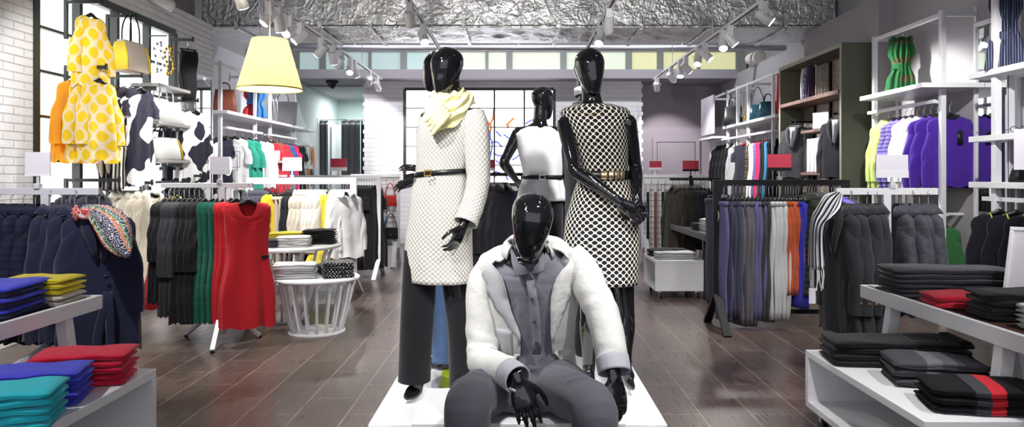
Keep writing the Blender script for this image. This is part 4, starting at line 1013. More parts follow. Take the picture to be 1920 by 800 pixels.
SUITG = fabric('grey_suiting', '#55535a', bump=.2); SUITD = fabric('dark_grey_suiting', '#3c3b42', bump=.2); GREENS = fabric('green_cloth', '#3d7a48', bump=.3); PLAIDY = blotch('yellow_black_pattern', ['#e9e7d8', '#1f2028', '#d8cf5a', '#26282e'], 9, [0, .42, .55, .6])
DOTS = lattice('black_polka_dot', '#121216', '#f0f0f2', .03, .62, .05); DEEPRED = fabric('dark_red_cloth', '#a41a24', bump=.3); SKYB = fabric('sky_blue_cloth', '#3f93c8', bump=.35)
for m_ in (YDOT, OCH):   # thin chiffon lets some of the window's light through
    nt = m_.node_tree; b = nt.nodes['Principled BSDF']; tr = nt.nodes.new('ShaderNodeBsdfTranslucent'); mx = nt.nodes.new('ShaderNodeMixShader'); mx.inputs[0].default_value = .4
    src = b.inputs['Base Color'].links[0].from_socket; nt.links.new(src, tr.inputs['Color']); nt.links.new(b.outputs[0], mx.inputs[1]); nt.links.new(tr.outputs[0], mx.inputs[2]); nt.links.new(mx.outputs[0], nt.nodes['Material Output'].inputs['Surface'])
R90 = PI / 2
def face(dx, dy):
    """yaw that turns a garment's front (local -y) towards (dx, dy)"""
    return math.atan2(dx, -dy)

# --- lit window, left wall: garments hang facing into the room
def arm_pos(k, t): y, z, ln = ARMS[k]; return Vector((WL + .02 + ln * t, y, z - .012))
FX = face(1, -.25)
garment('blouse', YDOT, arm_pos('blouse_top', .72), face(1, -.45), 'yellow spotted chiffon blouse hanging alone at the top of the lit window', L=.66, seed=1, sw=.15, sl=.45, hang_label='hanger of the topmost yellow spotted blouse')
for i, (t, m, ds) in enumerate(((.25, OCH, 'plain ochre yellow chiffon blouse, rearmost of the three on the lit window'), (.55, YDOT, 'yellow spotted blouse in the middle of the three on the lit window'), (.85, YDOT, 'yellow spotted blouse in front of the three on the lit window'))):
    garment('blouse', m, arm_pos('blouse', t), face(1, -.38), ds, seed=i, L=.74, sw=.175, group=None, hang_label='hanger of the ' + ds.replace(' of the three', ''), sl=.5)
for i, t in enumerate((.25, .5, .72, .95)):
    pos = ['rearmost', 'second from the wall', 'third from the wall', 'frontmost'][i]
    garment('sleevedress', [BLACK, BWP, BWP, BWP][i], arm_pos('patterned', t), face(1, -.3), 'black and white colour-block dress, %s of four on the lit window' % pos, seed=i % 3, L=.98, group='colour-block dresses on the lit window', hang_label='hanger of the colour-block dress %s on the lit window' % pos, extra=(lambda g, k: price_tag(g, (-.12, -.075, -.38), w=.06, h=.1)) if i in (1, 2) else None)
fill((WL + .15, 7.05, 1.83), (WL + .28, 7.05, 1.83), face(1, -.4), [(2, 'trousers', BWS, 'black and white striped trousers', dict(L=.42))], 'lit window behind yellow blouses', 'the wall')
for i, t in enumerate((.15, .35, .55)):
    garment('jacket', CHARB, arm_pos('grey', t), FX, 'dark grey jacket, %s from the wall, behind the navy coats' % ORD[i], group='dark grey jackets behind the navy coats', seed=i)
for i, t in enumerate((.3, .46, .62, .8, 1.0)):
    garment('coat', IVORYT, arm_pos('ivory', t), face(1, -.65 if i == 4 else -.4), 'ivory textured long jacket, %s from the wall, beside the navy coats' % ORD[i], group='ivory textured jackets beside the navy coats', seed=i % 3, L=.92 if i == 4 else .9)
for i, t in enumerate((.2, .45, .7, .95)):
    garment('blouse', [PLAIDY, CHAR, PLAIDY, PLAIDY][i], arm_pos('mixed', t), FX, 'black, white and yellow patterned blouse, %s from the wall, behind the black dresses' % ORD[i], group='patterned blouses behind the black dresses', seed=i % 3)
for i, t in enumerate((.2, .4, .6, .8)):
    garment('jacket', BLACK, arm_pos('black', t), FX, 'black jacket, %s from the wall, on the low arm beyond the patterned blouses' % ORD[i], group='black jackets on the low arm', seed=i % 3)
garment('trousers', BLACK, arm_pos('trousers', .8), face(1, -.9), 'black trousers hanging from the highest arm beside the lit window', L=.58, hook=.1)
for i, t in enumerate((.2, .42, .65, .9)):
    garment('tee', [BWO, BWP, BWO, BWO][i], arm_pos('tops', t), face(1, -.45), 'long white top with dark ovals, %s from the wall, right of the white handbag' % ORD[i], group='long white tops with dark ovals', L=.84, sl=.5, seed=i % 3)

# --- handbags
def bag(name, loc, rz, w, h, d, mat, label, strap='two', mat2=None, hmat=None, taper=.85, hh=.2, cat='handbag', flap=False, end_mat=None, lean=0):
    t = thing(name, label, cat, loc, rz)
    rs = []
    for z, k, q in ((0, .96, .9), (.01, 1, 1), (h * .5, lerp(1, taper, .45), .9), (h * .93, taper, .55), (h, taper, .42)):
        rs.append([(w / 2 * k * sgnpow(math.cos(2 * PI * j / 32), .42), d / 2 * q * sgnpow(math.sin(2 * PI * j / 32), .42), z) for j in range(32)])
    obj('bag_body', MB().rings(rs, True, True), mat, t, smooth=True)
    if end_mat:
        for s_ in (-1, 1): obj('gusset', MB().box(s_ * w / 2 * .9 - .004, s_ * w / 2 * .9 + .012 * s_, -d * .36, d * .36, .02, h * .9) if False else MB().rings([[(s_ * w / 2 * k * 1.012 * (1 if abs(c) < 9 else 1) if abs(math.cos(a)) > .0 else 0, d / 2 * q * 1.01 * math.sin(a) * .98, z) for a in np.linspace(-1.25, 1.25, 9) for c in (0,)] for z, k, q in ((.008, 1, 1), (h * .5, lerp(1, taper, .45), .9), (h * .93, taper, .55))], False, False, closed=False), end_mat, t, smooth=True, solid=.006)
    hm = hmat or mat
    if strap == 'two':
        for s_ in (-1, 1):
            y = s_ * d * .2
            obj('handle', MB().tube([(-w * .2, y, h * .8), (-w * .19, y, h + hh * .5), (-w * .08, y * .6, h + hh * .95), (w * .08, y * .6, h + hh * .95), (w * .19, y, h + hh * .5), (w * .2, y, h * .8)], .008, 8, sub=4), hm, t, smooth=True)
    elif strap == 'long':
        obj('strap', MB().tube([(-w * .45, 0, h * .9), (-w * .25, 0, h + hh * .6), (0, 0, h + hh), (w * .25, 0, h + hh * .6), (w * .45, 0, h * .9)], .007, 8, sub=4), hm, t, smooth=True)
    if flap:
        fl = obj('flap', MB().box(-w / 2 * taper * 1.02, w / 2 * taper * 1.02, -d * .52, -d * .46, h * .35, h * .97), mat, t, bevel=.02); obj('clasp', MB().box(-.02, .02, -d * .54, -d * .51, h * .33, h * .42), GOLD, fl)
    return t
TAUPE = fabric('beige_leather', '#bdb0a4', bump=.1, rough=.6); YLEA = fabric('yellow_leather', '#d8bf2c', bump=.1, rough=.55); WLEA = fabric('white_leather', '#e4e4e2', bump=.1, rough=.5)
BRLEA = fabric('brown_leather', '#6a3526', bump=.15, rough=.5); GLEA = fabric('grey_leather', '#77747a', bump=.1, rough=.6); BKLEA = plain('black_leather', '#16161a', .35); RDLEA = plain('red_leather', '#c22226', .4); TLEA = plain('petrol_patent', '#16323f', .15); COGN = fabric('cognac_leather', '#8a5a48', bump=.15, rough=.5)
a = arm_pos('bag', .8)
bag('handbag', (-3.93, 7.30, a.z - .56), face(1, -.12), .36, .31, .22, TAUPE, 'beige tote with yellow ends and dark handles hanging high on the lit window', hmat=BLACK_STEEL, hh=.27, end_mat=YLEA, taper=.9)
bag('handbag', (-4.02, 8.15, 1.995), face(1, -.3), .52, .25, .2, WLEA, 'white leather handbag standing on the middle grey shelf', hh=.18)
bag('handbag', (-4.02, 8.12, 1.585), face(1, -.2), .5, .25, .2, WLEA, 'white tote with yellow ends and black handles on the lowest grey shelf', hmat=BLACK_STEEL, hh=.12, end_mat=YLEA)
t = thing('necklace', 'silver and gold bead necklaces hanging in front of the lit window', 'necklace', (WL + .18, 8.15, 2.98))
obj('display_pin', MB().box(-.16, .04, -.008, .008, .0, .015), DARK_STEEL, t)
for q, (m, yy, n) in enumerate(((CHROME, -.1, 12), (GOLD, .14, 18))):
    for i in range(n):
        a = 2 * PI * i / n
        obj('bead', MB().lathe([(.001, -.02), (.014, -.012), (.02, 0), (.014, .012), (.001, .02)], 10, (.02 * math.cos(a * 3), yy + .085 * math.sin(a), -.25 + .16 * math.cos(a))), m, t, smooth=True)
    obj('chain', MB().tube([(0, yy + .085 * math.sin(a), -.25 + .16 * math.cos(a)) for a in np.linspace(0, 2 * PI, 25)] , .003, 5), m, t)

# --- navy coat stand (left)
zR1 = R1Z
fill((wx(-14, R1Y), R1Y, zR1), (wx(78, R1Y), R1Y, zR1), face(1, .0), [(4, 'jacket', NAVYQ, 'navy quilted jacket with chrome studs', dict(extra=lambda g, k: [part('stud', ('stud', q), lambda: MB().lathe([(.001, .012), (.012, .008), (.016, 0)], 12, (.05, -.06 - q * .0, -.02 - q * .06)), CHROME, g) for q in (0, 1)]))], 'left T-stand', 'the table end')
def coat_extra(g, k):
    button_row(g, [((.03, -.098, -.30), (0, -1, 0)), ((.035, -.102, -.42), (0, -1, 0)), ((-.13, -.05, -.02), (-.5, -.8, .3))], .013)
fill((wx(92, R1Y), R1Y, zR1), (wx(165, R1Y), R1Y, zR1), lambda t: face(1, .02 - .75 * max(0, t - .55) * 2), [(5, 'coat', NAVY, 'navy wool coat', dict(extra=coat_extra, L=.84))], 'left T-stand', 'its post', jitter=.25)
fill((wx(20, R1Y), R1Y + .12, 1.0), (wx(150, R1Y), R1Y + .12, 1.0), face(1, -.4), [(5, 'skirt', BLACK, 'black pleated skirt', dict(L=.62))], 'left T-stand below the navy coats', 'the table end', hook=.07)
def tie_belt(g, k):
    coat_extra(g, k)
    part('tie_belt', ('tiebelt',), lambda: MB().tube([(.05, -.10, -.52), (.055, -.125, -.62), (.06, -.12, -.8), (.065, -.115, -1.04)], [(.02, .006), (.024, .006), (.026, .006), (.026, .006)], 8, sub=3).tube([(.045, -.10, -.52), (.03, -.125, -.6), (-.01, -.122, -.78), (-.02, -.118, -.98)], [(.02, .006), (.024, .006), (.026, .006), (.026, .006)], 8, sub=3), NAVY, g)
garment('coat', NAVY, (wx(186, 4.78), 4.78, zR1 + .005), face(.62, -1), 'navy wool coat with tied belt, wearing the embroidered scarf at the end of the left T-stand', L=.93, sw=.215, seed=2, extra=tie_belt)
# --- red dress stand
zR2 = R2Z
fill((wx(303, R2Y), R2Y, zR2), (wx(388, R2Y), R2Y, zR2), lambda t: face(1, -.2), [(2, 'sleevedress', BLACK, 'black sleeved dress', dict(L=.84, sl=.42)), (3, 'sleevedress', CHAR, 'charcoal sleeved dress', dict(L=.95, sl=.55)), (4, 'longdress', BLACK, 'long black dress', dict(L=1.0, sl=.5))], 'the red dress stand', 'the wall')
fill((wx(392, R2Y), R2Y, zR2), (wx(424, R2Y), R2Y, zR2), face(1, -.3), [(3, 'dress', GREEN, 'deep green sleeveless dress', dict(L=1.0))], 'the red dress stand', 'the black dresses')
def red_belt(g, k):
    part('waist_band', ('redband',), lambda: MB().tube([(.168 * math.cos(a), .066 * math.sin(a), -.455) for a in np.linspace(-.9, .8, 10)], (.006, .014), 8, up=(0, 0, 1)), BLACK, g)
fill((wx(428, R2Y), R2Y, zR2), (wx(446, R2Y), R2Y, zR2), face(1, -.55), [(2, 'dress', RED, 'red sleeveless dress', dict(L=1.0))], 'the red dress stand', 'the green dresses')
garment('dress', RED, (wx(464, 5.95), 5.95, zR2), face(.55, -1), 'red sleeveless dress with black waist band, frontmost on its stand', L=1.03, seed=1, extra=red_belt, sw=.185)
garment('skirt', DEEPRED, (wx(312, 6.5), 6.5, .82), face(1, -.5), 'red skirt hanging low behind the black sleeved dresses', L=.5, hook=.06)
# --- ivory and white rack
zR3 = R3Z
fill((wx(472, R3Y), R3Y, zR3), (wx(655, R3Y), R3Y, zR3), face(1, -.2), [(4, 'jacket', CHARB, 'dark grey knit jacket', {}), (2, 'tee', YELB, 'yellow and white top', dict(sl=.3)), (3, 'trousers', BEIGE, 'beige trousers', dict(L=.8)), (2, 'jacket', BLACK, 'black jacket', {}), (3, 'jacket', BEIGE, 'pale beige jacket', {}), (4, 'jacket', IVORY, 'ivory jacket', {}), (2, 'tank', YEL, 'yellow silk top', dict(L=.74)), (4, 'shirt', WHITEC, 'white shirt', {})], 'the white rack', 'its wall end')
garment('shirt', WHITEC, (wx(648, 8.2), 8.2, zR3), face(.5, -1), 'loose white blouse at the post end of the white rack', L=.72, seed=2)
fill((wx(580, R3Y), R3Y + .15, .82), (wx(655, R3Y), R3Y + .15, .82), face(1, -.6), [(5, 'skirt', BLACK, 'black skirt', dict(L=.45))], 'the lower tier of the white rack', 'its wall end', hook=.05)
garment('skirt', YEL, (wx(610, 8.2), 8.2, .78), face(.3, -1), 'yellow skirt showing below the round table of black folded tops', L=.42, hook=.05)
# --- purple and black rack
fill((wx(655, R4Y), R4Y, R4Z), (wx(705, R4Y), R4Y, R4Z), face(1, -.6), [(3, 'longdress', PLUM, 'plum dress', dict(L=.8)), (7, 'longdress', BLACK, 'long black dress', dict(L=1.12))], 'the purple and black rack', 'the wall')
# --- left corner wall unit
X = -4.2 + .07
fill((X, 11.75, 2.07), (X, 10.35, 2.07), face(.12, -1), [(2, 'tee', WHITEC, 'plain white top', dict(sl=.5, L=.74)), (2, 'tee', TEAL, 'mint green top', dict(sl=.35, L=.78)), (1, 'tee', WHITEC, 'white top with black framed square', dict(sl=.3, L=.76, extra=lambda g, k: part('printed_square', ('psq',), lambda: MB().box(-.09, .09, -.072, -.066, -.43, -.425).box(-.09, .09, -.072, -.066, -.2, -.195).box(-.09, -.085, -.072, -.066, -.43, -.2).box(.085, .09, -.072, -.066, -.43, -.2), BLACK, g)))], 'the corner rail', 'the far end')
fill((X - .15, 10.9, 2.07), (X - .12, 10.25, 2.07), face(1, -.8), [(4, 'sleevedress', [WHITEC, BWS, WHITEC, BWP], 'black and white colour-block top', dict(L=.9))], 'the corner rail by the brick wall', 'the far end')
fill((X, 13.4, 2.07), (X, 11.9, 2.07), face(.3, -1), [(3, 'sleevedress', BLACK, 'black evening dress', dict(L=.85)), (2, 'sleevedress', PINK, 'hot pink dress', dict(L=.85)), (2, 'sleevedress', BLUE, 'blue dress', dict(L=.85)), (5, 'longdress', CORAL, 'coral red dress', dict(L=1.0))], 'the far corner rail', 'the fitting rooms')
bag('handbag', (-4.30, 10.55, 2.325), .35, .34, .34, .18, BRLEA, 'brown leather handbag on the corner shelf beside the brick wall', hh=.1, taper=.8)
bag('handbag', (-4.25, 13.0, 2.325), .25, .46, .42, .14, GLEA, 'large grey tote on the corner shelf under the yellow lamp', hh=.16, taper=1.12)
bag('handbag', (-4.12, 12.05, 1.66), .5, .34, .3, .2, COGN, 'cognac leather bag on the small white shelf among the dresses', hh=.05, taper=.9)
t = thing('display_shelf', 'small white shelf holding the cognac leather bag', 'shelf', (-4.12, 12.05, 1.62)); obj('shelf_board', MB().box(-.3, .22, -.15, .15, 0, .035), WHITE, t, bevel=.003); obj('bracket', MB().box(-.45, -.1, -.01, .01, -.03, 0), WHITE_STEEL, t)
t = thing('display_shelf', 'small white shelf below the cognac leather bag', 'shelf', (-4.12, 12.0, 1.42)); obj('shelf_board', MB().box(-.3, .22, -.15, .15, -.035, 0), WHITE, t, bevel=.003); obj('bracket', MB().box(-.45, -.1, -.01, .01, -.06, -.035), WHITE_STEEL, t)
t = thing('paper_card', 'blank white card propped against the cognac leather bag', 'card', (-4.05, 11.88, 1.655), .2); obj('card', MB().box(-.11, .11, -.004, .004, 0, .17), CARD_WHITE, t, rot=(-.15, 0, 0))
def scarf_sheet(t, mat, hgt, widths, x0=0, y0=0, twist=0, seed=0, pleats=4, depth=.025, drift=0):
    """one long pleated fall of cloth, hgt high, its widths given from top to bottom"""
    r = random.Random(seed); ph = r.random() * 6; g, uvs = [], []; n = 36; rows = 26
    for i in range(rows + 1):
        f = i / rows; q = f * (len(widths) - 1); k = min(int(q), len(widths) - 2); w_ = lerp(widths[k], widths[k + 1], sstep(q - k))
        a = twist * f; row, uv = [], []
        for j in range(n + 1):
            u = j / n * 2 - 1; x = w_ * u; y = depth * math.sin(pleats * PI * u + ph + 1.5 * f) * (.35 + .65 * (1 - abs(u))) * (.5 + w_ * 4) - .35 * w_ * (1 - u * u)
            row.append((x0 + drift * f + x * math.cos(a) - y * math.sin(a), y0 + x * math.sin(a) + y * math.cos(a), hgt * (1 - f) + .008 * math.sin(9 * u + ph))); uv.append((j / n * .5, f * hgt))
        g.append(row); uvs.append(uv)
    obj('scarf_fall', MB().rings(g, False, False, uvs=uvs, closed=False), mat, t, smooth=True, solid=.008)
def scarf_knot(label, loc, mat, mat2, hgt, w=.1, knot=.45, yaw=0):
    t = thing('scarf', label, 'scarf', loc, yaw)
    scarf_sheet(t, mat, hgt, [w * .75, w * .8, w * .42, w * .85, w * 1.05], twist=.5, seed=1, drift=-.02)
    scarf_sheet(t, mat2, hgt * .94, [w * .55, w * .75, w * .4, w * .7, w * .8], x0=.02, y0=-w * .35, twist=-.7, seed=2, drift=.03)
    z = hgt * (1 - knot); m = MB()
    for k in range(3): m.tube([(w * .45 * math.cos(a), w * .42 * math.sin(a), z + .03 * (k - 1) + .02 * math.sin(a * 2 + k)) for a in np.linspace(0, 2 * PI, 17)], w * .17, 8, sub=2)
    obj('knot', m, mat2, t, smooth=True); return t
scarf_knot('knotted blue and red scarf standing on the corner shelf behind the lamp', (-4.25, 11.6, 2.325), fabric('poppy_red_scarf', '#c8323c', bump=.5, scale=20), fabric('blue_scarf', '#3a78b8', bump=.5, scale=20), .5, w=.2, yaw=.4)
t = thing('necklace', 'thin silver necklaces on a stand on the corner shelf', 'necklace', (-4.22, 12.3, 2.325))
for k in range(3): obj('chain', MB().tube([(-.05 + k * .06, 0, .02), (-.06 + k * .06, 0, .25), (-.04 + k * .06, 0, .45), (-.02 + k * .06, 0, .3), (-.03 + k * .06, 0, .03)], .006, 6, sub=4), CHROME, t, smooth=True)
obj('stand', MB().box(-.1, .1, -.02, .02, 0, .01).box(-.005, .005, -.005, .005, 0, .5).box(-.1, .12, -.006, .006, .49, .505), WHITE_STEEL, t)
# jewellery on the slatted panel
jc = [CHROME, GOLD, plain('coral_beads', '#c8604e', .4), plain('dark_beads', '#2c2c34', .3), plain('teal_beads', '#4f8a86', .4), plain('pearl_beads', '#e8e4de', .3)]
for r_ in range(3):
    for c_ in range(9):
        y = 13.72 + c_ * .135; z = 1.98 - r_ * .44; L_ = .24 + .1 * ((c_ * 7 + r_ * 3) % 3)
        t = thing('necklace', '%s necklace on the %s row of the slatted panel' % (['silver', 'gold', 'coral', 'dark', 'teal', 'pearl'][(c_ + 2 * r_) % 6], ['top', 'middle', 'bottom'][r_]), 'necklace', (-4.265, y - .05, z), 0, 'necklaces on the slatted panel: %d %d' % (r_, (c_ + 2 * r_) % 6))
        obj('peg', MB().tube([(0, 0, 0), (.16, 0, .01)], .005, 6), WHITE_STEEL, t)
        obj('card', MB().box(.05, .055, -.045, .045, -.06, .03), WHITEC, t)
        obj('string', MB().tube([(.06, -.035, 0), (.07, -.03, -L_ * .6), (.07, 0, -L_), (.07, .03, -L_ * .6), (.06, .035, 0)], .011, 6, sub=3), jc[(c_ + 2 * r_) % 6], t, smooth=True)
# --- accessory stand: bags and scarves
def hung_bag(px, y_top, y_bot, Z, w, mat, label, flap=True):
    zb, zt = wz(y_bot, Z), wz(y_top, Z); h = (zt - zb) * .42
    return bag('handbag', (wx(px, Z), Z - .12, zb), .1, w, h, .1, mat, label, strap='long', hh=(zt - zb) - h - .02, flap=flap, taper=.96)
hung_bag(734, 340, 385, GLY, .2, RDLEA, 'small red handbag hanging on the white accessory stand')
hung_bag(735, 396, 446, GLY, .23, BKLEA, 'small black handbag hanging below the red handbag')
def hung_scarf(px, y0, y1, Z, mat, label, w=.05):
    t = thing('scarf', label, 'scarf', (wx(px, Z), Z - .1, wz(y0, Z))); h = wz(y0, Z) - wz(y1, Z)
    for k in (-1, 1): obj('scarf_end', MB().tube([(0, 0, 0), (k * w * .5, -.01 * k, -h * .3), (k * w * .4, .02 * k, -h * .65), (k * w * .6, 0, -h)], [(w * .4, w * .3), (w * .55, w * .3), (w * .6, w * .25), (w * .7, w * .2)], 10, sub=4), mat, t, smooth=True)
hung_scarf(714, 338, 398, GLY, fabric('blush_scarf', '#e39aa6', bump=.6, scale=25), 'blush pink scarf hanging beside the red handbag')
hung_scarf(719, 402, 470, GLY, fabric('azure_scarf', '#2f7fb8', bump=.6, scale=25), 'azure blue scarf hanging beside the black handbag')
for i, (px, m, ds) in enumerate(((1213, BKLEA, 'black leather belt nearest the mannequins'), (1227, COGN, 'reddish brown leather belt'), (1241, BKLEA, 'black leather belt beside the khaki jackets'))):
    t = thing('belt', ds + ' hanging on the wire accessory stand', 'belt', (wx(px, GRY), GRY - .08, wz(345, GRY)))
    obj('strap', MB().box(-.021, .021, -.004, .004, -.98, -.05), m, t, bevel=.003); obj('buckle', MB().tube([(-.025, 0, -.05), (-.025, 0, 0), (.025, 0, 0), (.025, 0, -.05), (-.025, 0, -.05)], .005, 6), CHROME, t); obj('tag', MB().box(-.02, .02, -.012, -.010, -.12, -.03), CARD_WHITE, t)
# --- black jeans rack
def pocket(g, k):
    part('back_pocket', ('pocket',), lambda: MB().tube([(-.02 + .042 * math.cos(a), -.062, -.13 + .05 * math.sin(a)) for a in np.linspace(0, 2 * PI, 21)], .004, 6).disc((-.02, -.055, -.13), .036, 16, (0, -1, 0), .006), fabric('pale_pocket_stitch', '#b8b0a4'), g)
FM = face(-1, -.35)
zR7 = R7Z
fill((wx(1353, R7Y), R7Y, zR7), (wx(1468, R7Y), R7Y, zR7), FM, [(1, 'trousers', DENIM, 'violet denim jeans with stitched pocket, nearest the post', dict(L=1.08, extra=pocket)), (3, 'trousers', DENIMD, 'dark denim jeans', dict(L=1.04)), (3, 'trousers', GREYD, 'grey brown trousers', dict(L=1.12)), (2, 'trousers', DENIM, 'violet denim jeans', dict(L=1.06)), (2, 'trousers', CHAR, 'charcoal trousers', dict(L=1.08)), (4, 'trousers', GREYJ, 'pale grey jeans', dict(L=1.07))], 'the black jeans rack', 'the post')
fill((wx(1470, R7Y), R7Y, zR7), (wx(1500, R7Y), R7Y, zR7), FM, [(4, 'trousers', ORANGE, 'rust orange trousers', dict(L=.84)), (2, 'trousers', COBALT, 'cobalt blue trousers', dict(L=.96))], 'the black jeans rack', 'the grey jeans')
fill((wx(1504, R7Y), R7Y, zR7), (wx(1588, R7Y), R7Y, zR7), FM, [(3, 'shirt', OLV, 'dark green plaid shirt', dict(L=.86)), (3, 'jacket', CHAR, 'charcoal jacket', dict(L=.8)), (2, 'sweater', SLATE, 'slate blue sweater', {}), (3, 'sweater', PLUM, 'plum sweater', {}), (3, 'sweater', PERI, 'periwinkle sweater', {}), (2, 'sweater', CHARB, 'dark grey sweater', {})], 'the black jeans rack', 'the orange trousers')
# second tier of jeans behind the post
garment('trousers', DENIMD, (wx(1340, 6.85), 6.85, 1.33), FM, 'dark denim jeans showing behind the post of the black rack', L=1.0)
# --- charcoal coats stand
def hem_btn(g, k):
    L_ = k['L']
    button_row(g, [((-.03, -.10, -.34), (0, -1, 0)), ((-.03, -.102, -.5), (0, -1, 0)), ((-.03, -.105, -.66), (0, -1, 0))], .013, BLACK_PLASTIC)
    button_row(g, [((.245, -.02, -.60), (.5, -1, 0)), ((.262, .02, -.60), (1, -.2, 0))], .012, plain('horn_button', '#8f7448', .35, .6))
zR8 = R8Z
fill((wx(1572, R8Y), R8Y, zR8), (wx(1652, R8Y), R8Y, zR8), lambda t: face(-1, -.3 + .5 * min(1, t * 2)), [(5, 'coat', CHAR, 'charcoal wool coat', dict(extra=hem_btn, L=.84))], 'the charcoal coat stand', 'the scarf end', jitter=.3)
fill((wx(1682, R8Y), R8Y, zR8), (wx(1748, R8Y), R8Y, zR8), face(-1, .1), [(4, 'jacket', GREYP, 'grey padded jacket', dict(L=.7))], 'the charcoal coat stand', 'its post', jitter=.3)
t = thing('price_ticket', 'white price ticket hanging on the charcoal coat under the striped scarf', 'ticket', (wx(1523, 4.62), 4.62, wz(540, 4.62)))
obj('ticket', MB().box(-.022, .022, -.002, .002, -.10, 0), CARD_WHITE, t, bevel=.002); obj('string', MB().tube([(0, 0, 0), (.0, .03, .12)], .001, 4), CARD_WHITE, t)
# --- purple wall rail
X = 4.01 + .07
fill((X, 8.0, 2.09), (X, 6.95, 2.09), face(-.16, -1), [(1, 'shirt', LIME, 'lime green shirt at the far end', {}), (1, 'shirt', LIME, 'second lime green shirt', {}), (2, 'shirt', LAV, 'lavender plaid shirt', {}), (3, 'shirt', WHITEC, 'white shirt', {}), (2, 'sweater', PURPLE, 'bright purple sweater', {})], 'the rail beside the mirror', 'the far end')
garment('sweater', PURPLE, (X + .03, 6.86, 2.09), face(-.1, -1), 'bright purple sweater with black tag, frontmost beside the mirror', L=.68, trim=BLACK, seed=1, extra=lambda g, k: price_tag(g, (.06, -.068, -.15), BLACK_PLASTIC, .05, .12))
fill((X, 7.8, 1.02), (X, 6.9, 1.02), face(-.2, -1), [(3, 'sweater', BLACK, 'black sweater', dict(L=.6)), (1, 'sweater', GREENS, 'green sweater behind the grey jackets', dict(L=.6))], 'the low rail beside the mirror', 'the far end', hook=.1)
t = thing('hanging_bar', 'low white clothes bar below the purple sweaters', 'clothes rail', (X, 6.9, 1.02)); obj('rail', MB().box(-.015, .015, -.05, 1.2, 0, .03), WHITE_STEEL, t); obj('wall_arm', MB().box(0, .25, .1, .13, 0, .025).box(0, .25, 1.0, 1.03, 0, .025), WHITE_STEEL, t)
# --- navy cardigans with lime piping
PIPE = plain('lime_piping', '#b8c43a', .7)
def piping(g, k):
    part('piping', ('pipe1',), lambda: MB().tube([(.07 * math.cos(a), -.05 * abs(math.sin(a)) - .012, -.13 * max(0, -math.sin(a)) ** 2 + .0) for a in np.linspace(-PI, 0, 17)], .004, 6, cap=True).tube([(-.075, -.045, -.01), (-.05, -.066, -.12), (-.03, -.082, -.3), (-.03, -.086, -.62)], .004, 6, sub=4), PIPE, g)
fill((3.95, 6.02, 1.19), (4.15, 5.3, 1.19), lambda t: face(-.35, -1), [(5, 'cardigan', fabric('midnight_knit', '#14141f', bump=.25), 'midnight cardigan with lime piping', dict(extra=piping))], 'the rail under the mirror shelves', 'the mirror', hook=.09)
# --- right far unit
X = 3.93 + .07
RH = plain('red_plastic', '#b02430', .4)
fill((X, 14.4, 2.07), (X, 13.0, 2.07), face(-1, -.9), [(5, 'jacket', BLACK, 'black jacket', dict(L=.9, hmat=RH)), (1, 'jacket', GREYJ, 'pale grey jacket', dict(L=.9, hmat=RH))], 'the far right wall rail', 'the mauve wall')
garment('longdress', CHARB, (3.95, 12.6, 2.07), face(-.6, -1), 'dark grey long dress on red hanger between the wall rails', L=1.0, hmat=RH)
fill((X, 12.3, 2.07), (X, 11.0, 2.07), face(-1, -.75), [(2, 'dress', LEO, 'leopard print dress', dict(L=1.0, hmat=RH)), (2, 'dress', WHITEC, 'white dress', dict(L=1.0, hmat=RH)), (1, 'dress', LAV, 'lilac dress', dict(L=1.0)), (2, 'dress', PINK, 'hot pink dress', dict(L=1.05, hmat=RH)), (2, 'dress', BLACK, 'black lace dress', dict(L=1.0)), (1, 'dress', SKYB, 'sky blue dress', dict(L=1.05)), (2, 'dress', BLACK, 'plain black dress', dict(L=1.0))], 'wall rail beyond the suit cabinet', 'the far end')
bag('handbag', (3.95, 13.25, 2.325), -.4, .36, .36, .2, BKLEA, 'black leather handbag on the wall shelf by the mauve wall', hh=.16)
bag('handbag', (3.97, 11.95, 2.325), -.5, .26, .26, .16, TLEA, 'petrol patent handbag with tall handle on the wall shelf', hh=.3, strap='long')
bag('handbag', (3.97, 11.45, 2.325), -.5, .30, .26, .16, TLEA, 'petrol patent handbag nearest the suit cabinet', hh=.12)
hung = thing('scarf', 'bright red scarf hanging beside the suit cabinet', 'scarf', (3.95, 10.85, 2.95))
obj('scarf_drape', MB().tube([(0, 0, 0), (.01, 0, -.25), (-.005, 0, -.45), (.01, 0, -.72)], [(.05, .04), (.065, .045), (.06, .04), (.05, .03)], 12, sub=4), fabric('vivid_red_scarf', '#d42020', bump=.7, scale=30), hung, smooth=True)
t = thing('necklace', 'gold pendant necklaces hanging between the handbags', 'necklace', (3.95, 12.75, 2.9))
for k in range(2): obj('chain', MB().tube([(-.02 + k * .07, 0, 0), (-.03 + k * .07, 0, -.3), (0 + k * .07, 0, -.45), (.02 + k * .07, 0, -.3), (.02 + k * .07, 0, 0)], .006, 6, sub=4), GOLD if k else CHROME, t, smooth=True)
obj('pendant', MB().lathe([(.001, .05), (.04, .02), (.04, -.02), (.001, -.06)], 12, (.07, 0, -.47)), GOLD, t, smooth=True)
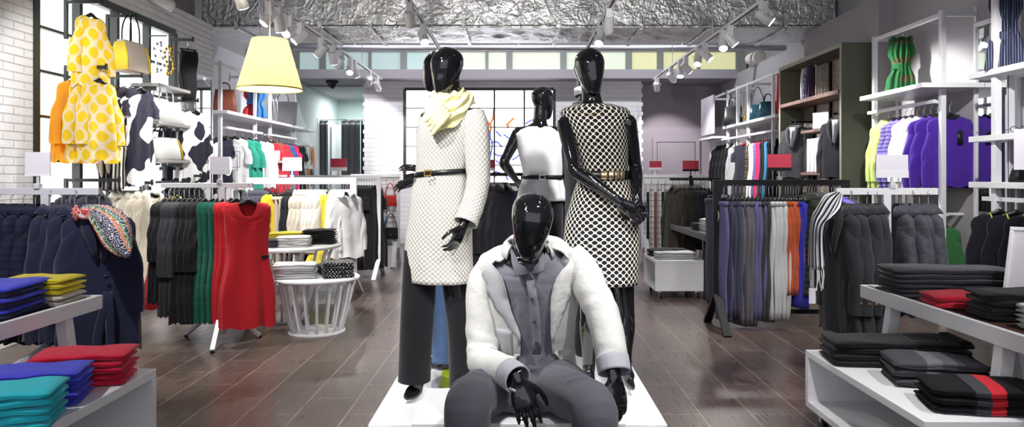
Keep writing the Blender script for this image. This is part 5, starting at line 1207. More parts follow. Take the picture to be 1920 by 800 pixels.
# --- suits in the cabinet
def suit_extra(g, k):
    part('shirt_front', ('shirtfront',), lambda: MB().sheet([[(x * w_, -.052 - .02 * (1 - abs(x)) - .01 * t, lerp(.02, -.30, t)) for x in (-1, -.5, 0, .5, 1)] for t, w_ in ((0, .06), (.3, .055), (.7, .03), (1, .006))]), WHITEC, g, solid=.004)
    part('tie', ('suit_tie',), lambda: MB().sheet([[(x * w_, -.082 - .012 * t, lerp(-.02, -.28, t)) for x in (-1, 0, 1)] for t, w_ in ((0, .014), (.15, .02), (1, .018))]), fabric('pale_tie', '#c8ccd8'), g, solid=.006)
for yy, m, where in ((10.02, SUITG, 'far'), (8.68, SUITD, 'near')):
    for i, t in enumerate((.16, .1, .04)):
        fr = i == 2
        garment('suit', m, (3.77 + t * 1.2 + (.02 if i else .06), yy - .0 + .05 * (2 - i), 2.14), face(-1, -.95), ('grey suit with white shirt and tie, frontmost at the %s end of the cabinet' % where) if fr else '%s jacket, %s behind the front suit at the %s end of the cabinet' % ('grey' if where == 'far' else 'dark grey', ORD[1 - i], where), seed=i, extra=suit_extra if fr else None, hmat=CHROME, hook=.08, scale=.92)
for i in range(4):
    t = thing('folded_shirt', '%s white patterned shirt from the far end on the small cabinet shelf' % ORD[i], 'shirt', (3.95, 9.52 - i * .13, wz(323, 9.3)), 0, 'shirts on the small cabinet shelf')
    obj('shirt_body', MB().rings([[(.13 * sgnpow(math.cos(2 * PI * j / 16), .5), .045 * sgnpow(math.sin(2 * PI * j / 16), .5), z) for j in range(16)] for z in (0, .02, .3, .42, .44)], True, True), [WHITEC, lattice('blue_dot_shirt', '#e8eaf0', '#8090b0', .04, .7, .05), WHITEC, WHITEC][i], t, smooth=True)
t = thing('blank_card', 'blank white card standing on the small cabinet shelf', 'card', (3.80, 9.05, wz(243, 9.3)), -1.0); obj('card', MB().box(-.11, .11, -.004, .004, 0, .2), CARD_WHITE, t); obj('card_foot', MB().box(-.06, .06, -.02, .03, 0, .006), CARD_WHITE, t)
t = thing('tie_stand', 'stand of patterned ties on the wide cabinet shelf', 'tie stand', (3.95, 9.75, 2.42))
obj('stand_frame', MB().box(-.07, .07, -.2, .2, 0, .012).box(-.006, .006, -.2, -.185, 0, .46).box(-.006, .006, .185, .2, 0, .46).box(-.006, .006, -.2, .2, .45, .46), WHITE_STEEL, t)
for i in range(4): obj('tie', MB().tube([(-.03, -.15 + i * .1, .46), (-.04, -.15 + i * .1, .3), (-.035, -.12 + i * .08, .03)], [(.02, .012), (.035, .012), (.045, .012)], 8, sub=3), [fabric('plum_tie', '#4a3440'), fabric('violet_tie', '#4c4a8a'), blotch('speckled_tie', ['#c8c4d0', '#3a3440', '#8a8494'], 60, [0, .45, .55]), WHITEC][i], t, smooth=True)
# --- scarves on the right units
t = scarf_knot('green scarf with brown stripes knotted on the shelf above the lime shirts', (4.10, 7.72, 2.265), fabric('green_scarf', '#1f5c30', bump=.6, scale=25), stripes('green_brown_scarf', ['#1f5c30', '#1d5630', '#4a4a30'], 2, 5), .62, w=.15, knot=.5, yaw=-.5)
t = scarf_knot('navy striped scarf tied on a stand on the top shelf before the mirror', (4.08, 6.05, 2.295), stripes('navy_striped_scarf', ['#15161f', '#3a4062', '#15161f', '#8088a8'], 0, 55), stripes('navy_striped_scarf', [], 0), .74, w=.13, knot=.62, yaw=-.5)
obj('scarf_stand', MB().box(.05, .065, -.01, .01, 0, .8).box(-.06, .1, -.06, .06, 0, .01), WHITE_STEEL, t)
for i, (x, y) in enumerate(((4.0, 6.12), (4.0, 5.75))):
    t = thing('eyeglasses', ['thin black eyeglasses on the middle shelf nearest the mirror edge', 'second pair of thin black eyeglasses on the middle shelf'][i], 'glasses', (x, y, 1.745), -.3)
    for s_ in (-1, 1):
        obj('lens_rim', MB().tube([(s_ * .035 + .026 * math.cos(a), 0, .03 + .022 * math.sin(a)) for a in np.linspace(0, 2 * PI, 17)], .003, 6), BLACK_PLASTIC, t); obj('temple', MB().tube([(s_ * .062, 0, .035), (s_ * .062, .12, .03)], .003, 6), BLACK_PLASTIC, t)
    obj('bridge', MB().tube([(-.01, 0, .035), (.01, 0, .035)], .003, 6), BLACK_PLASTIC, t)
bag('handbag', (4.1, 5.75, 1.35), -.9, .3, .12, .2, BKLEA, 'black clutch bag on the lowest mirror shelf', strap='none')
sign((4.0, 5.62, 1.35), .1, .22, .32, CARD_WHITE, .01, 'blank white sign card standing on the lowest mirror shelf', yaw=-.5)
# --- dark jackets behind
fill((wx(1262, R6Y), R6Y, R6Z), (wx(1340, R6Y), R6Y, R6Z), face(-1, -.7), [(3, 'jacket', KHAKI, 'dark khaki jacket', dict(L=.84)), (3, 'jacket', CHAR, 'charcoal jacket', dict(L=.74)), (4, 'trousers', CHAR, 'charcoal trousers', dict(L=.8))], 'the dark jacket stand', 'the belts')
fill((-.44, R9Y, R9Z), (-.12, R9Y, R9Z), face(.75, -1), [(4, 'jacket', fabric('navy_biker', '#17171f', bump=.35, rough=.6), 'navy biker jacket', dict(L=.9))], 'the stand behind the mannequins', 'its sign')
fill((.04, R9Y, R9Z), (.56, R9Y, R9Z), face(-.3, -1), [(3, 'jacket', fabric('navy_blue_cloth', '#23284c', bump=.35), 'navy blue jacket', dict(L=.95))], 'the stand behind the mannequins', 'the centre')

# ------------------------------------------------------------------ scarves on the two coat stands
PAT, nt, b = new_mat('embroidered_scarf'); v = coords(nt)
sp = nt.nodes.new('ShaderNodeSeparateXYZ'); tc = nt.nodes.new('ShaderNodeTexCoord'); nt.links.new(tc.outputs['UV'], sp.inputs[0])
band = ramp(nt, sp.outputs[1], [(0, '#b8423a'), (.05, '#5a9a3a'), (.09, '#2d2f45'), (.14, '#4a8a3a'), (.17, '#34344c'), (.46, '#c87a30'), (.55, '#c24438'), (.6, '#3f8a44'), (.65, '#33405a'), (.72, '#c87a30'), (.78, '#3f7a44'), (.85, '#b23a40'), (.92, '#303048')], 'CONSTANT')
vo = nt.nodes.new('ShaderNodeTexVoronoi'); vo.inputs['Scale'].default_value = 30; nt.links.new(v, vo.inputs['Vector'])
wv = math_(nt, 'FRACT', math_(nt, 'MULTIPLY', vo.outputs['Distance'], 3.2))
nt.links.new(mixc(nt, ramp(nt, wv, [(0, (0, 0, 0, 1)), (.7, (0, 0, 0, 1)), (.74, (1, 1, 1, 1))], 'CONSTANT'), band, lin('#d8d4dc')), b.inputs['Base Color']); b.inputs['Roughness'].default_value = .85
def draped(label, pts_rows, mat, solid=.012, fringe=None, extra=None):
    """a scarf laid over shoulders: rows of points across it, from one end to the other"""
    t = thing('scarf', label, 'scarf', tuple(Vector(pts_rows[len(pts_rows) // 2][0])))
    o = t.location
    n = len(pts_rows); m_ = len(pts_rows[0])
    rows = []; uvs = []
    for i in range((n - 1) * 5 + 1):
        f = i / 5; k = min(int(f), n - 2); q = f - k; row = []; uv = []
        cols = (m_ - 1) * 5 + 1
        for j in range(cols):
            g = j / 5; c = min(int(g), m_ - 2); e = g - c
            def cat(a, b_, c_, d_, s): return .5 * ((2 * b_) + (c_ - a) * s + (2 * a - 5 * b_ + 4 * c_ - d_) * s * s + (3 * b_ - a - 3 * c_ + d_) * s ** 3)
            R_ = lambda ii: [Vector(x) for x in pts_rows[max(0, min(n - 1, ii))]]
            col = lambda jj: cat(*[R_(ii)[max(0, min(m_ - 1, jj))] for ii in (k - 1, k, k + 1, k + 2)], q)
            p = cat(*[col(jj) for jj in (c - 1, c, c + 1, c + 2)], e)
            p = p + Vector((.0, -.007 * math.sin(j * 1.3 + i * .15), .004 * math.sin(j * 1.3)))
            row.append(p - o); uv.append((i / ((n - 1) * 5), j / (cols - 1)))
        rows.append(row); uvs.append(uv)
    obj('scarf_drape', MB().rings(rows, False, False, uvs=uvs, closed=False), mat, t, smooth=True, solid=solid)
    if fringe:
        for r_ in fringe: 
            last = rows[r_]
            for j in range(0, len(last), 1):
                p = last[j]; obj('fringe', MB().tube([p, p + Vector((RND.uniform(-.008, .008), -.004, -.06)), p + Vector((RND.uniform(-.014, .014), 0, -.13))], .0028, 5), WHITEC if j % 3 else BLACK, t)
    if extra: extra(t, o)
    return t
def q(px, py, Z): return P(px, py, Z)
V3 = Vector
# patterned scarf over the last navy coat: a wide fan from the collar to a hanging corner
draped('embroidered multicolour scarf draped over the rightmost navy coat', [
    [q(150, 398, 4.74), q(152, 392, 4.72), q(156, 388, 4.72), q(165, 384, 4.76)],
    [q(165, 408, 4.66), q(172, 396, 4.66), q(180, 388, 4.70), q(190, 384, 4.78)],
    [q(180, 432, 4.60), q(195, 415, 4.58), q(210, 400, 4.62), q(218, 390, 4.72)],
    [q(195, 460, 4.57), q(212, 440, 4.55), q(230, 420, 4.58), q(236, 405, 4.68)],
    [q(218, 478, 4.56), q(230, 466, 4.54), q(240, 446, 4.56), q(244, 425, 4.64)],
    [q(240, 484, 4.55), q(244, 478, 4.54), q(246, 466, 4.55), q(247, 450, 4.60)]], PAT)
for o in list(bpy.data.objects):
    if o.get('label', '').startswith('embroidered multicolour scarf'):
        cK = q(156, 399, 4.68) - o.location; m = MB()
        for k in range(5): a = -.9 + k * .45; m.tube([cK + V3((.075, -.01, .02 - .012 * k)), cK + V3((.0, -.035, .012 - .008 * k)), cK + V3((-.055 * math.cos(a), -.02, .055 * math.sin(a)))], [.012, .016, .011], 8, sub=4, round_end=True)
        obj('scarf_knot', m, PAT, o, smooth=True)
STR = stripes('black_white_scarf', ['#1b1b22', '#e4e4e8', '#3c3c46', '#f0f0f2', '#24242c', '#c8c8ce'], 1, 1)
m = STR; nt = m.node_tree
for n_ in list(nt.nodes):
    if n_.type == 'MAPPING': n_.id_data.links.new(next(x for x in nt.nodes if x.type == 'TEX_COORD').outputs['UV'], n_.inputs['Vector']); n_.inputs['Scale'].default_value = (1, 2.6, 1)
draped('black and white striped fringed scarf tied on the leftmost charcoal coat', [
    [q(1578, 366, 4.72), q(1574, 362, 4.66), q(1568, 360, 4.62), q(1562, 362, 4.60)],
    [q(1574, 392, 4.58), q(1562, 380, 4.55), q(1552, 372, 4.55), q(1545, 368, 4.58)],
    [q(1558, 410, 4.52), q(1548, 404, 4.50), q(1538, 396, 4.52), q(1530, 392, 4.56)],
    [q(1546, 422, 4.50), q(1536, 424, 4.47), q(1528, 420, 4.50), q(1522, 410, 4.54)],
    [q(1543, 455, 4.50), q(1535, 456, 4.47), q(1526, 456, 4.50), q(1519, 454, 4.54)],
    [q(1546, 502, 4.49), q(1537, 505, 4.46), q(1527, 503, 4.49), q(1518, 498, 4.53)]], STR, fringe=(-1,))

# ------------------------------------------------------------------ folded clothes on tables and carts
ROY = fabric('royal_blue_knit', '#444cd6', bump=.25); ROYD = fabric('dark_indigo_knit', '#24244e', bump=.25); CREAM = fabric('cream_knit', '#d8cfc0', bump=.25); KYEL = fabric('lemon_knit', '#e6d02c', bump=.25)
CRIM = fabric('crimson_trousers', '#d41c40', bump=.25); TURQ = fabric('turquoise_trousers', '#28bccc', bump=.25); VIOL = fabric('violet_blue_trousers', '#4549d2', bump=.25); HOTP = fabric('hot_pink_knit', '#e8407a', bump=.25); GRYC = fabric('pale_grey_knit', '#c9c9cc', bump=.25); BLKD = fabric('black_denim', '#1b1b1f', bump=.25); GRAPH = fabric('graphite_twill', '#3b3b41', bump=.3)
TT = .73
stack('folded_sweater', [ROYD, ROY], (-2.55, 3.50, TT), .12, .34, .40, .026, 6, ['folded dark indigo sweater', 'folded royal blue sweater'], 'sweater', 'the white table')
stack('folded_sweater', [CREAM, CREAM, KYEL, KYEL], (-2.44, 3.80, TT), .10, .30, .26, .032, 5, ['folded cream sweater', 'folded lemon yellow sweater'], 'sweater', 'the white table beside blue sweaters') if False else None
for i in range(5):
    folded('folded_sweater', CREAM if i < 2 else KYEL, (-2.50 + RND.uniform(-.006, .006), 3.78 + RND.uniform(-.006, .006), TT + i * .029), .10, .31, .26, .031, '%s folded %s sweater, %s from below, behind the blue sweaters' % ('cream' if i < 2 else 'lemon', 'knit', ORD[i]), 'sweater', None, i % 4)
stack('folded_sweater', [BLKD, HOTP], (-2.72, 3.3, TT), .1, .30, .28, .026, 4, ['folded black sweater', 'folded hot pink sweater'], 'sweater', 'the white table edge')
CT = .44
stack('folded_trousers', CRIM, (-2.03, 3.36, CT), .25, .40, .26, .030, 5, 'folded crimson trousers', 'trousers', 'the left low cart')
stack('folded_trousers', VIOL, (-2.04, 3.06, CT), .30, .36, .25, .030, 5, 'folded violet blue trousers', 'trousers', 'the left low cart')
stack('folded_trousers', TURQ, (-1.98, 2.78, CT), .30, .36, .25, .030, 5, 'folded turquoise trousers', 'trousers', 'the left low cart')
# right table
stack('folded_trousers', GRAPH, (2.42, 4.06, TT), -.06, .66, .30, .027, 6, 'folded graphite trousers', 'trousers', 'the right white table')
stack('folded_sweater', fabric('scarlet_knit', '#c4243a', bump=.25), (2.28, 3.70, TT), -.1, .34, .22, .036, 2, 'folded scarlet sweater', 'sweater', 'the right white table')
stack('folded_sweater', BLKD, (2.36, 3.40, TT), -.15, .36, .26, .033, 4, 'folded black sweater', 'sweater', 'the right white table')
stack('folded_sweater', [GRYC, WHITEC], (2.36, 3.08, TT), -.1, .32, .24, .022, 5, ['folded pale grey shirt', 'folded white shirt'], 'shirt', 'the right white table')
# right cart: black jeans, grey sweaters, black sweaters with a red stripe
def jeans_pocket(o):
    obj('back_pocket', MB().tube([(.05, -.09, .037), (.19, -.1, .039), (.21, .0, .04), (.18, .08, .04), (.05, .07, .038), (.05, -.09, .037)], .0022, 5, sub=1), fabric('grey_stitching', '#6a6a70'), o)
    obj('waistband', MB().box(.27, .325, -.12, .13, .008, .042), BLKD, o, bevel=.01)
stack('folded_jeans', BLKD, (1.94, 3.72, CT), -.10, .66, .27, .032, 4, 'folded black jeans', 'jeans', 'the right low cart', top_extra=jeans_pocket)
GST = stripes('grey_block_stripe', ['#45454a', '#45454a', '#45454a', '#6a6a70', '#55555a', '#3e3e44', '#3e3e44', '#3a3a40'], 0, 2.0); GST.node_tree.nodes['Mapping'].inputs['Location'].default_value = (.25, 0, 0)
stack('folded_sweater', GST, (1.94, 3.36, CT), -.22, .40, .26, .040, 3, 'folded grey striped sweater', 'sweater', 'the right low cart')
RST = stripes('black_grey_red_stripe', ['#17171b', '#17171b', '#17171b', '#3f3f45', '#c22a34', '#17171b', '#17171b', '#17171b'], 0, 2.2); RST.node_tree.nodes['Mapping'].inputs['Location'].default_value = (.227, 0, 0)
stack('folded_sweater', RST, (1.91, 2.99, CT), -.22, .42, .26, .036, 3, 'folded black sweater with red stripe', 'sweater', 'the right low cart')
# round tables
stack('folded_tee', WHITEC, (NT[0] - .17, NT[1] - .08, .5), .2, .36, .28, .022, 6, 'folded white top', 't-shirt', 'the small round table', jit=.05)
stack('folded_tee', [CHARB], (NT[0] + .06, NT[1] + .16, .5), -.2, .26, .2, .028, 3, 'folded charcoal top', 't-shirt', 'the small round table')
stack('folded_tee', DOTS, (NT[0] + .2, NT[1] - .05, .5), .3, .27, .24, .036, 4, 'folded black polka-dot top', 't-shirt', 'the small round table')
stack('folded_tee', YEL, (FT[0] + .02, FT[1] + .14, .73), .1, .32, .24, .022, 5, 'folded soft yellow top', 't-shirt', 'the larger round table')
stack('folded_tee', CHARB, (FT[0] - .02, FT[1] - .30, .73), .1, .24, .2, .025, 3, 'folded charcoal top', 't-shirt', 'the larger round table')
stack('folded_tee', WHITEC, (FT[0] + .22, FT[1] - .22, .73), .15, .30, .24, .020, 5, 'folded white top', 't-shirt', 'the larger round table')
stack('folded_tee', BLACK, (FT[0] + .38, FT[1] + .08, .73), .1, .30, .26, .024, 6, 'folded black top', 't-shirt', 'the larger round table')
# far right cart and brown table
stack('folded_trousers', BLACK, (1.80, 8.72, CT), .1, .46, .22, .028, 3, 'folded black trousers', 'trousers', 'the small far cart')
stack('folded_trousers', GRYC, (1.82, 8.40, CT), .05, .46, .22, .028, 3, 'folded pale grey trousers', 'trousers', 'the small far cart')
stack('folded_shirt', [WHITEC, GRYC], (2.30, 8.28, TT), .2, .36, .28, .026, 7, ['folded white shirt', 'folded pale grey shirt'], 'shirt', 'the dark brown table')
stack('folded_shirt', BLACK, (2.36, 8.95, TT), .1, .36, .28, .024, 4, 'folded black shirt', 'shirt', 'the dark brown table')
# leaning framed blank sign on the right table
t = thing('table_sign', 'blank white framed sign leaning back on the right white table', 'sign', (2.62, 3.62, TT), face(-1, -.75))
obj('frame', MB().box(-.17, .17, -.006, .012, 0, .02).box(-.17, .17, -.006, .012, .40, .42).box(-.17, -.15, -.006, .012, .02, .40).box(.15, .17, -.006, .012, .02, .40), WHITE, t, rot=(-.30, 0, 0), bevel=.003)
obj('sheet', MB().box(-.15, .15, 0, .004, .02, .40), CARD_WHITE, t, rot=(-.30, 0, 0)); obj('rear_strut', MB().bar((0, .13, .02), (0, .075, .28), .03, .006), WHITE, t)
# ------------------------------------------------------------------ display platform and mannequins
t = thing('display_platform', 'low white platform carrying the standing mannequins', 'platform', (0, 4.65, 0))
obj('deck', MB().box(-.706, .70, -1.27, 1.28, .05, .235), WHITE, t, bevel=.004); obj('plinth_foot', MB().box(-.66, .655, -1.22, 1.23, 0, .05), BLACK_STEEL, t)
t = thing('seat_box', 'white box at the front of the platform, under the seated mannequin', 'box', (0, 3.13, 0))
obj('box_shell', MB().box(-.43, .43, -.24, .244, .04, .408), WHITE, t, bevel=.004); obj('plinth_foot', MB().box(-.40, .40, -.2, .2, 0, .04), BLACK_STEEL, t)
t = thing('paper_sheet', 'lime green sheet lying on the platform behind the ivory dress trousers', 'sheet', (wx(850, 4.15), 4.16, .236), .05)
obj('sheet', MB().box(-.07, .18, -.2, .2, 0, .003), plain('lime_paper', '#c8dc1e', .6), t)

GLOSS, nt, b = new_mat('gloss_black'); b.inputs['Base Color'].default_value = (.006, .006, .008, 1); b.inputs['Roughness'].default_value = .07
b.inputs['Coat Weight'].default_value = .6; b.inputs['Coat Roughness'].default_value = .02; b.inputs['Specular IOR Level'].default_value = .55
V = Vector
def ell_ring(c, X, Y, a, b_, n=28, e=.95):
    return [c + X * (a * sgnpow(math.cos(2 * PI * j / n), e)) + Y * (b_ * sgnpow(math.sin(2 * PI * j / n), e)) for j in range(n)]
def frame(lat, spine):
    s_ = spine.normalized(); x = (lat - s_ * lat.dot(s_)).normalized(); y = s_.cross(x).normalized(); return x, y   # y points backward when lat is image right
def trunk_rings(levels, lat):
    """levels: (centre, half width, half depth[, lateral]) from low to high"""
    rs = []
    for k, L_ in enumerate(levels):
        c, a, b_ = V(L_[0]), L_[1], L_[2]; l_ = V(L_[3]) if len(L_) > 3 else V(lat)
        sp = V(levels[min(k + 1, len(levels) - 1)][0]) - V(levels[max(k - 1, 0)][0])
        x, y = frame(l_, sp); rs.append(ell_ring(c, x, y, a, b_))
    return rs
def interp_rings(levels, k=3):
    out = []
    for i in range(len(levels) - 1):
        A, B = levels[i], levels[i + 1]
        for j in range(k):
            t = j / k; out.append((V(A[0]).lerp(V(B[0]), t), lerp(A[1], B[1], t), lerp(A[2], B[2], t)) + (((V(A[3]).lerp(V(B[3]), t)),) if len(A) > 3 and len(B) > 3 else ()))
    out.append(levels[-1]); return out
def head_mb(m, c, fwd, h=.245, tilt=0.0, wk=1.0):
    """an abstract egg head: crown, smooth face plane with a faint nose ridge, chin, back of the skull"""
    f = V(fwd).normalized(); s_ = f.cross(V((0, 0, 1))).normalized(); u = s_.cross(f).normalized()
    if tilt: q_ = Quaternion(f, tilt); s_ = q_ @ s_; u = q_ @ u
    T = [0, .04, .12, .22, .34, .46, .58, .70, .81, .90, .96, 1]
    Wd = [.015, .030, .042, .053, .062, .069, .074, .076, .070, .055, .035, .004]
    Fr = [.070, .084, .090, .090, .090, .090, .089, .084, .071, .050, .028, .0]
    Bk = [.030, .012, -.004, -.030, -.062, -.086, -.100, -.103, -.094, -.070, -.042, -.004]
    rs = []
    k = h / .245
    for t, w_, fr, bk in zip(T, Wd, Fr, Bk):
        ring = []
        for j in range(28):
            a = 2 * PI * j / 28; cx, sy = math.cos(a), math.sin(a); front = sy > 0
            d = (fr + bk) / 2 + (fr - bk) / 2 * sgnpow(sy, .9); ww = w_ * sgnpow(cx, .9)
            if front:
                nose = math.exp(-((t - .36) / .09) ** 2) * math.exp(-(cx / .22) ** 2) * .011
                brow = math.exp(-((t - .50) / .06) ** 2) * math.exp(-((abs(cx) - .42) / .2) ** 2) * -.005
                lips = math.exp(-((t - .20) / .03) ** 2) * math.exp(-(cx / .3) ** 2) * .004
                d += nose + brow + lips
            ring.append(V(c) + s_ * ww * k * wk + f * d * k + u * ((t - .5) * h))
        rs.append(ring)
    m.rings(rs, True, True)
def hand_mb(m, wrist, f, n_, ts, curl=.35, scale=1.0, spread=4.0, thumb_in=.3):
    f = V(f).normalized(); n_ = V(n_); n_ = (n_ - f * n_.dot(f)).normalized(); l = f.cross(n_).normalized() * ts; w_ = V(wrist); s = scale
    m.tube([w_ - f * .03 * s, w_, w_ + f * .03 * s, w_ + f * .06 * s, w_ + f * .088 * s], [(.025 * s, .020 * s), (.026 * s, .019 * s), (.035 * s, .017 * s), (.041 * s, .0155 * s), (.040 * s, .0125 * s)], 14, up=n_, sub=2)
    for off, ln, r in ((.030, .074, .0082), (.0103, .082, .0086), (-.0103, .077, .0083), (-.0295, .060, .0074)):
        p = w_ + f * (.082 - abs(off - .008) * .25) * s + l * off * s; d0 = (f + l * off * spread).normalized(); pts = [p - d0 * .01 * s]; a = curl * .35
        for q_ in (.46, .30, .24):
            d = d0 * math.cos(a) + n_ * math.sin(a); p = p + d * ln * q_ * s; pts.append(p); a += curl
        m.tube(pts, [r * 1.02 * s, r * s, r * .95 * s, r * .82 * s], 10, round_end=True, sub=2)
    p = w_ + f * .018 * s + l * .020 * s; d = (f * .62 + l * .70 + n_ * thumb_in).normalized(); p2 = p + d * .044 * s; d2 = (f * .85 + l * .35 + n_ * (thumb_in + .1)).normalized(); p3 = p2 + d2 * .034 * s; p4 = p3 + (f * .9 + n_ * .35 + l * .1).normalized() * .026 * s
    m.tube([p, p2, p3, p4], [.0145 * s, .0115 * s, .0100 * s, .0082 * s], 10, round_end=True, sub=2)
def foot_mb(m, ankle, toe, heel_up=.0):
    a, t_ = V(ankle), V(toe); d = (t_ - a); d.z = 0; d.normalize()
    heel = a - d * .035; heel.z = t_.z + heel_up
    m.tube([a + V((0, 0, .05)), a, a + d * .05 + V((0, 0, (t_.z - a.z) * .42)), t_ - d * .075 + V((0, 0, .022)), t_ - d * .03 + V((0, 0, .008)), t_ + V((0, 0, .002))], [(.038, .042), (.036, .042), (.034, .040), (.040, .026), (.036, .020), (.022, .013)], 14, sub=2, round_end=True)
    m.tube([a + d * .01, heel + V((0, 0, .02))], [.036, .028], 12, round_end=True)
def limb(m, pts, rr, n=16): m.tube(pts, rr, n, sub=4, round_end=True)
def mannequin(label, base, spec, voxel=.0055, group=None):
    """one continuous glossy body grown from a trunk, tapering limbs, hands, feet and an egg head; clothes are children"""
    m = MB(); sp = spec; lat = V(sp['lat'])
    m.rings(trunk_rings(interp_rings(sp['trunk'], 3), lat), True, True)
    nb, hc = V(sp['neck']), V(sp['head'])
    hf = V(sp['head_dir']).normalized()
    m.tube([nb - V((0, 0, .05)), nb, nb.lerp(hc, .45) - hf * .012, hc - hf * .022 - V((0, 0, .02))], [.075, .056, .050, .052] if not sp.get('male') else [.09, .064, .060, .060], 18, sub=3)
    head_mb(m, hc, sp['head_dir'], sp.get('head_h', .245), sp.get('tilt', 0), sp.get('head_w', 1.0))
    k = 1.18 if sp.get('male') else 1.0
    ua = sp.get('upper_arm', 1)
    for arm in sp['arms']:
        s_, e, w_ = V(arm['s']), V(arm['e']), V(arm['w'])
        inn = nb.lerp(s_, .7 if sp.get('male') else .5) - V((0, 0, .065 if sp.get('male') else .035))
        m.tube([inn, s_], [.055 * k * ua, .050 * k * ua], 14, round_end=True)
        limb(m, [s_, s_.lerp(e, .35), s_.lerp(e, .8), e, e.lerp(w_, .28), e.lerp(w_, .7), w_], [.050 * k * ua, .046 * k * ua, .038 * k * ua, .036 * k, .039 * k, .029 * k, .024 * k])
        hand_mb(m, w_, arm['f'], arm['n'], arm['ts'], arm.get('curl', .35), arm.get('hs', 1.0) * (1.06 if sp.get('male') else 1), arm.get('spread', 4), arm.get('thumb', .3))
    for leg in sp['legs']:
        h_, kn, an = V(leg['h']), V(leg['k']), V(leg['a'])
        limb(m, [h_, h_.lerp(kn, .3), h_.lerp(kn, .8), kn, kn.lerp(an, .25), kn.lerp(an, .7), an], [.085 * k, .080 * k, .058 * k, .052 * k, .054 * k, .038 * k, .034 * k])
        foot_mb(m, leg['a'], leg['t'], leg.get('heel', 0))
    B = V(base)
    m.v = [tuple(V(p) - B) for p in m.v]
    root = obj('mannequin', remesh(m, voxel, 8, 'mannequin'), GLOSS, None, loc=base, smooth=True)
    tag(root, label, 'mannequin', group); return root
def cloth_rings(levels, lat, n=56, amp=.0, k=(6, 11), seed=1, level=True, arc=None):
    """rings low detail -> cloth with UVs in metres; amp: fold depth at the hem (first level)"""
    r = random.Random(seed); p1, p2 = r.random() * 6, r.random() * 6
    lv = interp_rings(levels, 4); rs, uvs = [], []
    for i, L_ in enumerate(lv):
        c, a, b_ = V(L_[0]), L_[1], L_[2]; l_ = V(L_[3]) if len(L_) > 3 else V(lat)
        sp_ = V(lv[min(i + 1, len(lv) - 1)][0]) - V(lv[max(i - 1, 0)][0]); x, y = (l_.normalized(), V((0, 0, 1)).cross(l_).normalized()) if level else frame(l_, sp_)
        t = 1 - i / (len(lv) - 1); row, uv = [], []
        for j in range(n + 1):
            th = PI / 2 + 2 * PI * j / n if arc is None else lerp(arc(c.z)[0], arc(c.z)[1], j / n)
            f = 1 + amp * (t ** 1.3) * (.6 * math.sin(k[0] * th + p1 + t * .8) + .4 * math.sin(k[1] * th + p2)) + .006 * math.sin(9 * c.z * 3 + th * 4 + p1)
            row.append(c + x * (a * sgnpow(math.cos(th), .92) * f) + y * (b_ * sgnpow(math.sin(th), .92) * f)); uv.append((th * .165, c.z))
        rs.append(row); uvs.append(uv)
    return rs, uvs
def cloth(name, rs, uvs, mat, root, solid=.006, **kw):
    B = root.location
    o = obj(name, MB().rings([[V(p) - B for p in row] for row in rs], False, False, uvs=uvs, closed=False), mat, root, smooth=True, solid=solid, **kw); return o
def wrinkled_tube(pts, rr, n=28, sub=7, amp=.03, seed=1, kink=()):
    """a sleeve: ripples run round it, strongest near the kinks (fractions of its length)"""
    r = random.Random(seed); ps = [r.random() * 6 for _ in range(4)]
    P_, R_ = smooth_path([V(p) for p in pts], list(rr), sub); m = MB(); N_ = len(P_)
    q = MB().tube(P_, R_, n, cap=False); rings_ = [q.v[i * n:(i + 1) * n] for i in range(N_)]
    rs, uvs = [], []
    for i, row in enumerate(rings_):
        t = i / (N_ - 1); a = amp * (.35 + sum(math.exp(-((t - k_) / .09) ** 2) for k_ in kink)); out, uv = [], []
        for j in range(n + 1):
            p = V(row[j % n]); th = 2 * PI * j / n
            f = 1 + a * (.6 * math.sin(t * 46 + 2.2 * math.sin(th + ps[0]) + ps[1]) + .4 * math.sin(t * 27 + 3 * th + ps[2]))
            out.append(P_[i] + (p - P_[i]) * f); uv.append((th * .06, t * .6))
        rs.append(out); uvs.append(uv)
    return rs, uvs
def ring_band(c, lat, a, b_, h, th, tilt=0, n=48, arc=(0, 2 * PI)):
    """a belt: a flat band of height h around an ellipse"""
    x = V(lat).normalized(); y = V((0, 0, 1)).cross(x).normalized(); g = []
    for zz in (-h / 2, h / 2):
        g.append([V(c) + x * a * sgnpow(math.cos(q_), .92) + y * b_ * sgnpow(math.sin(q_), .92) + V((0, 0, zz + tilt * math.cos(q_))) for q_ in np.linspace(arc[0], arc[1], n)])
    return g

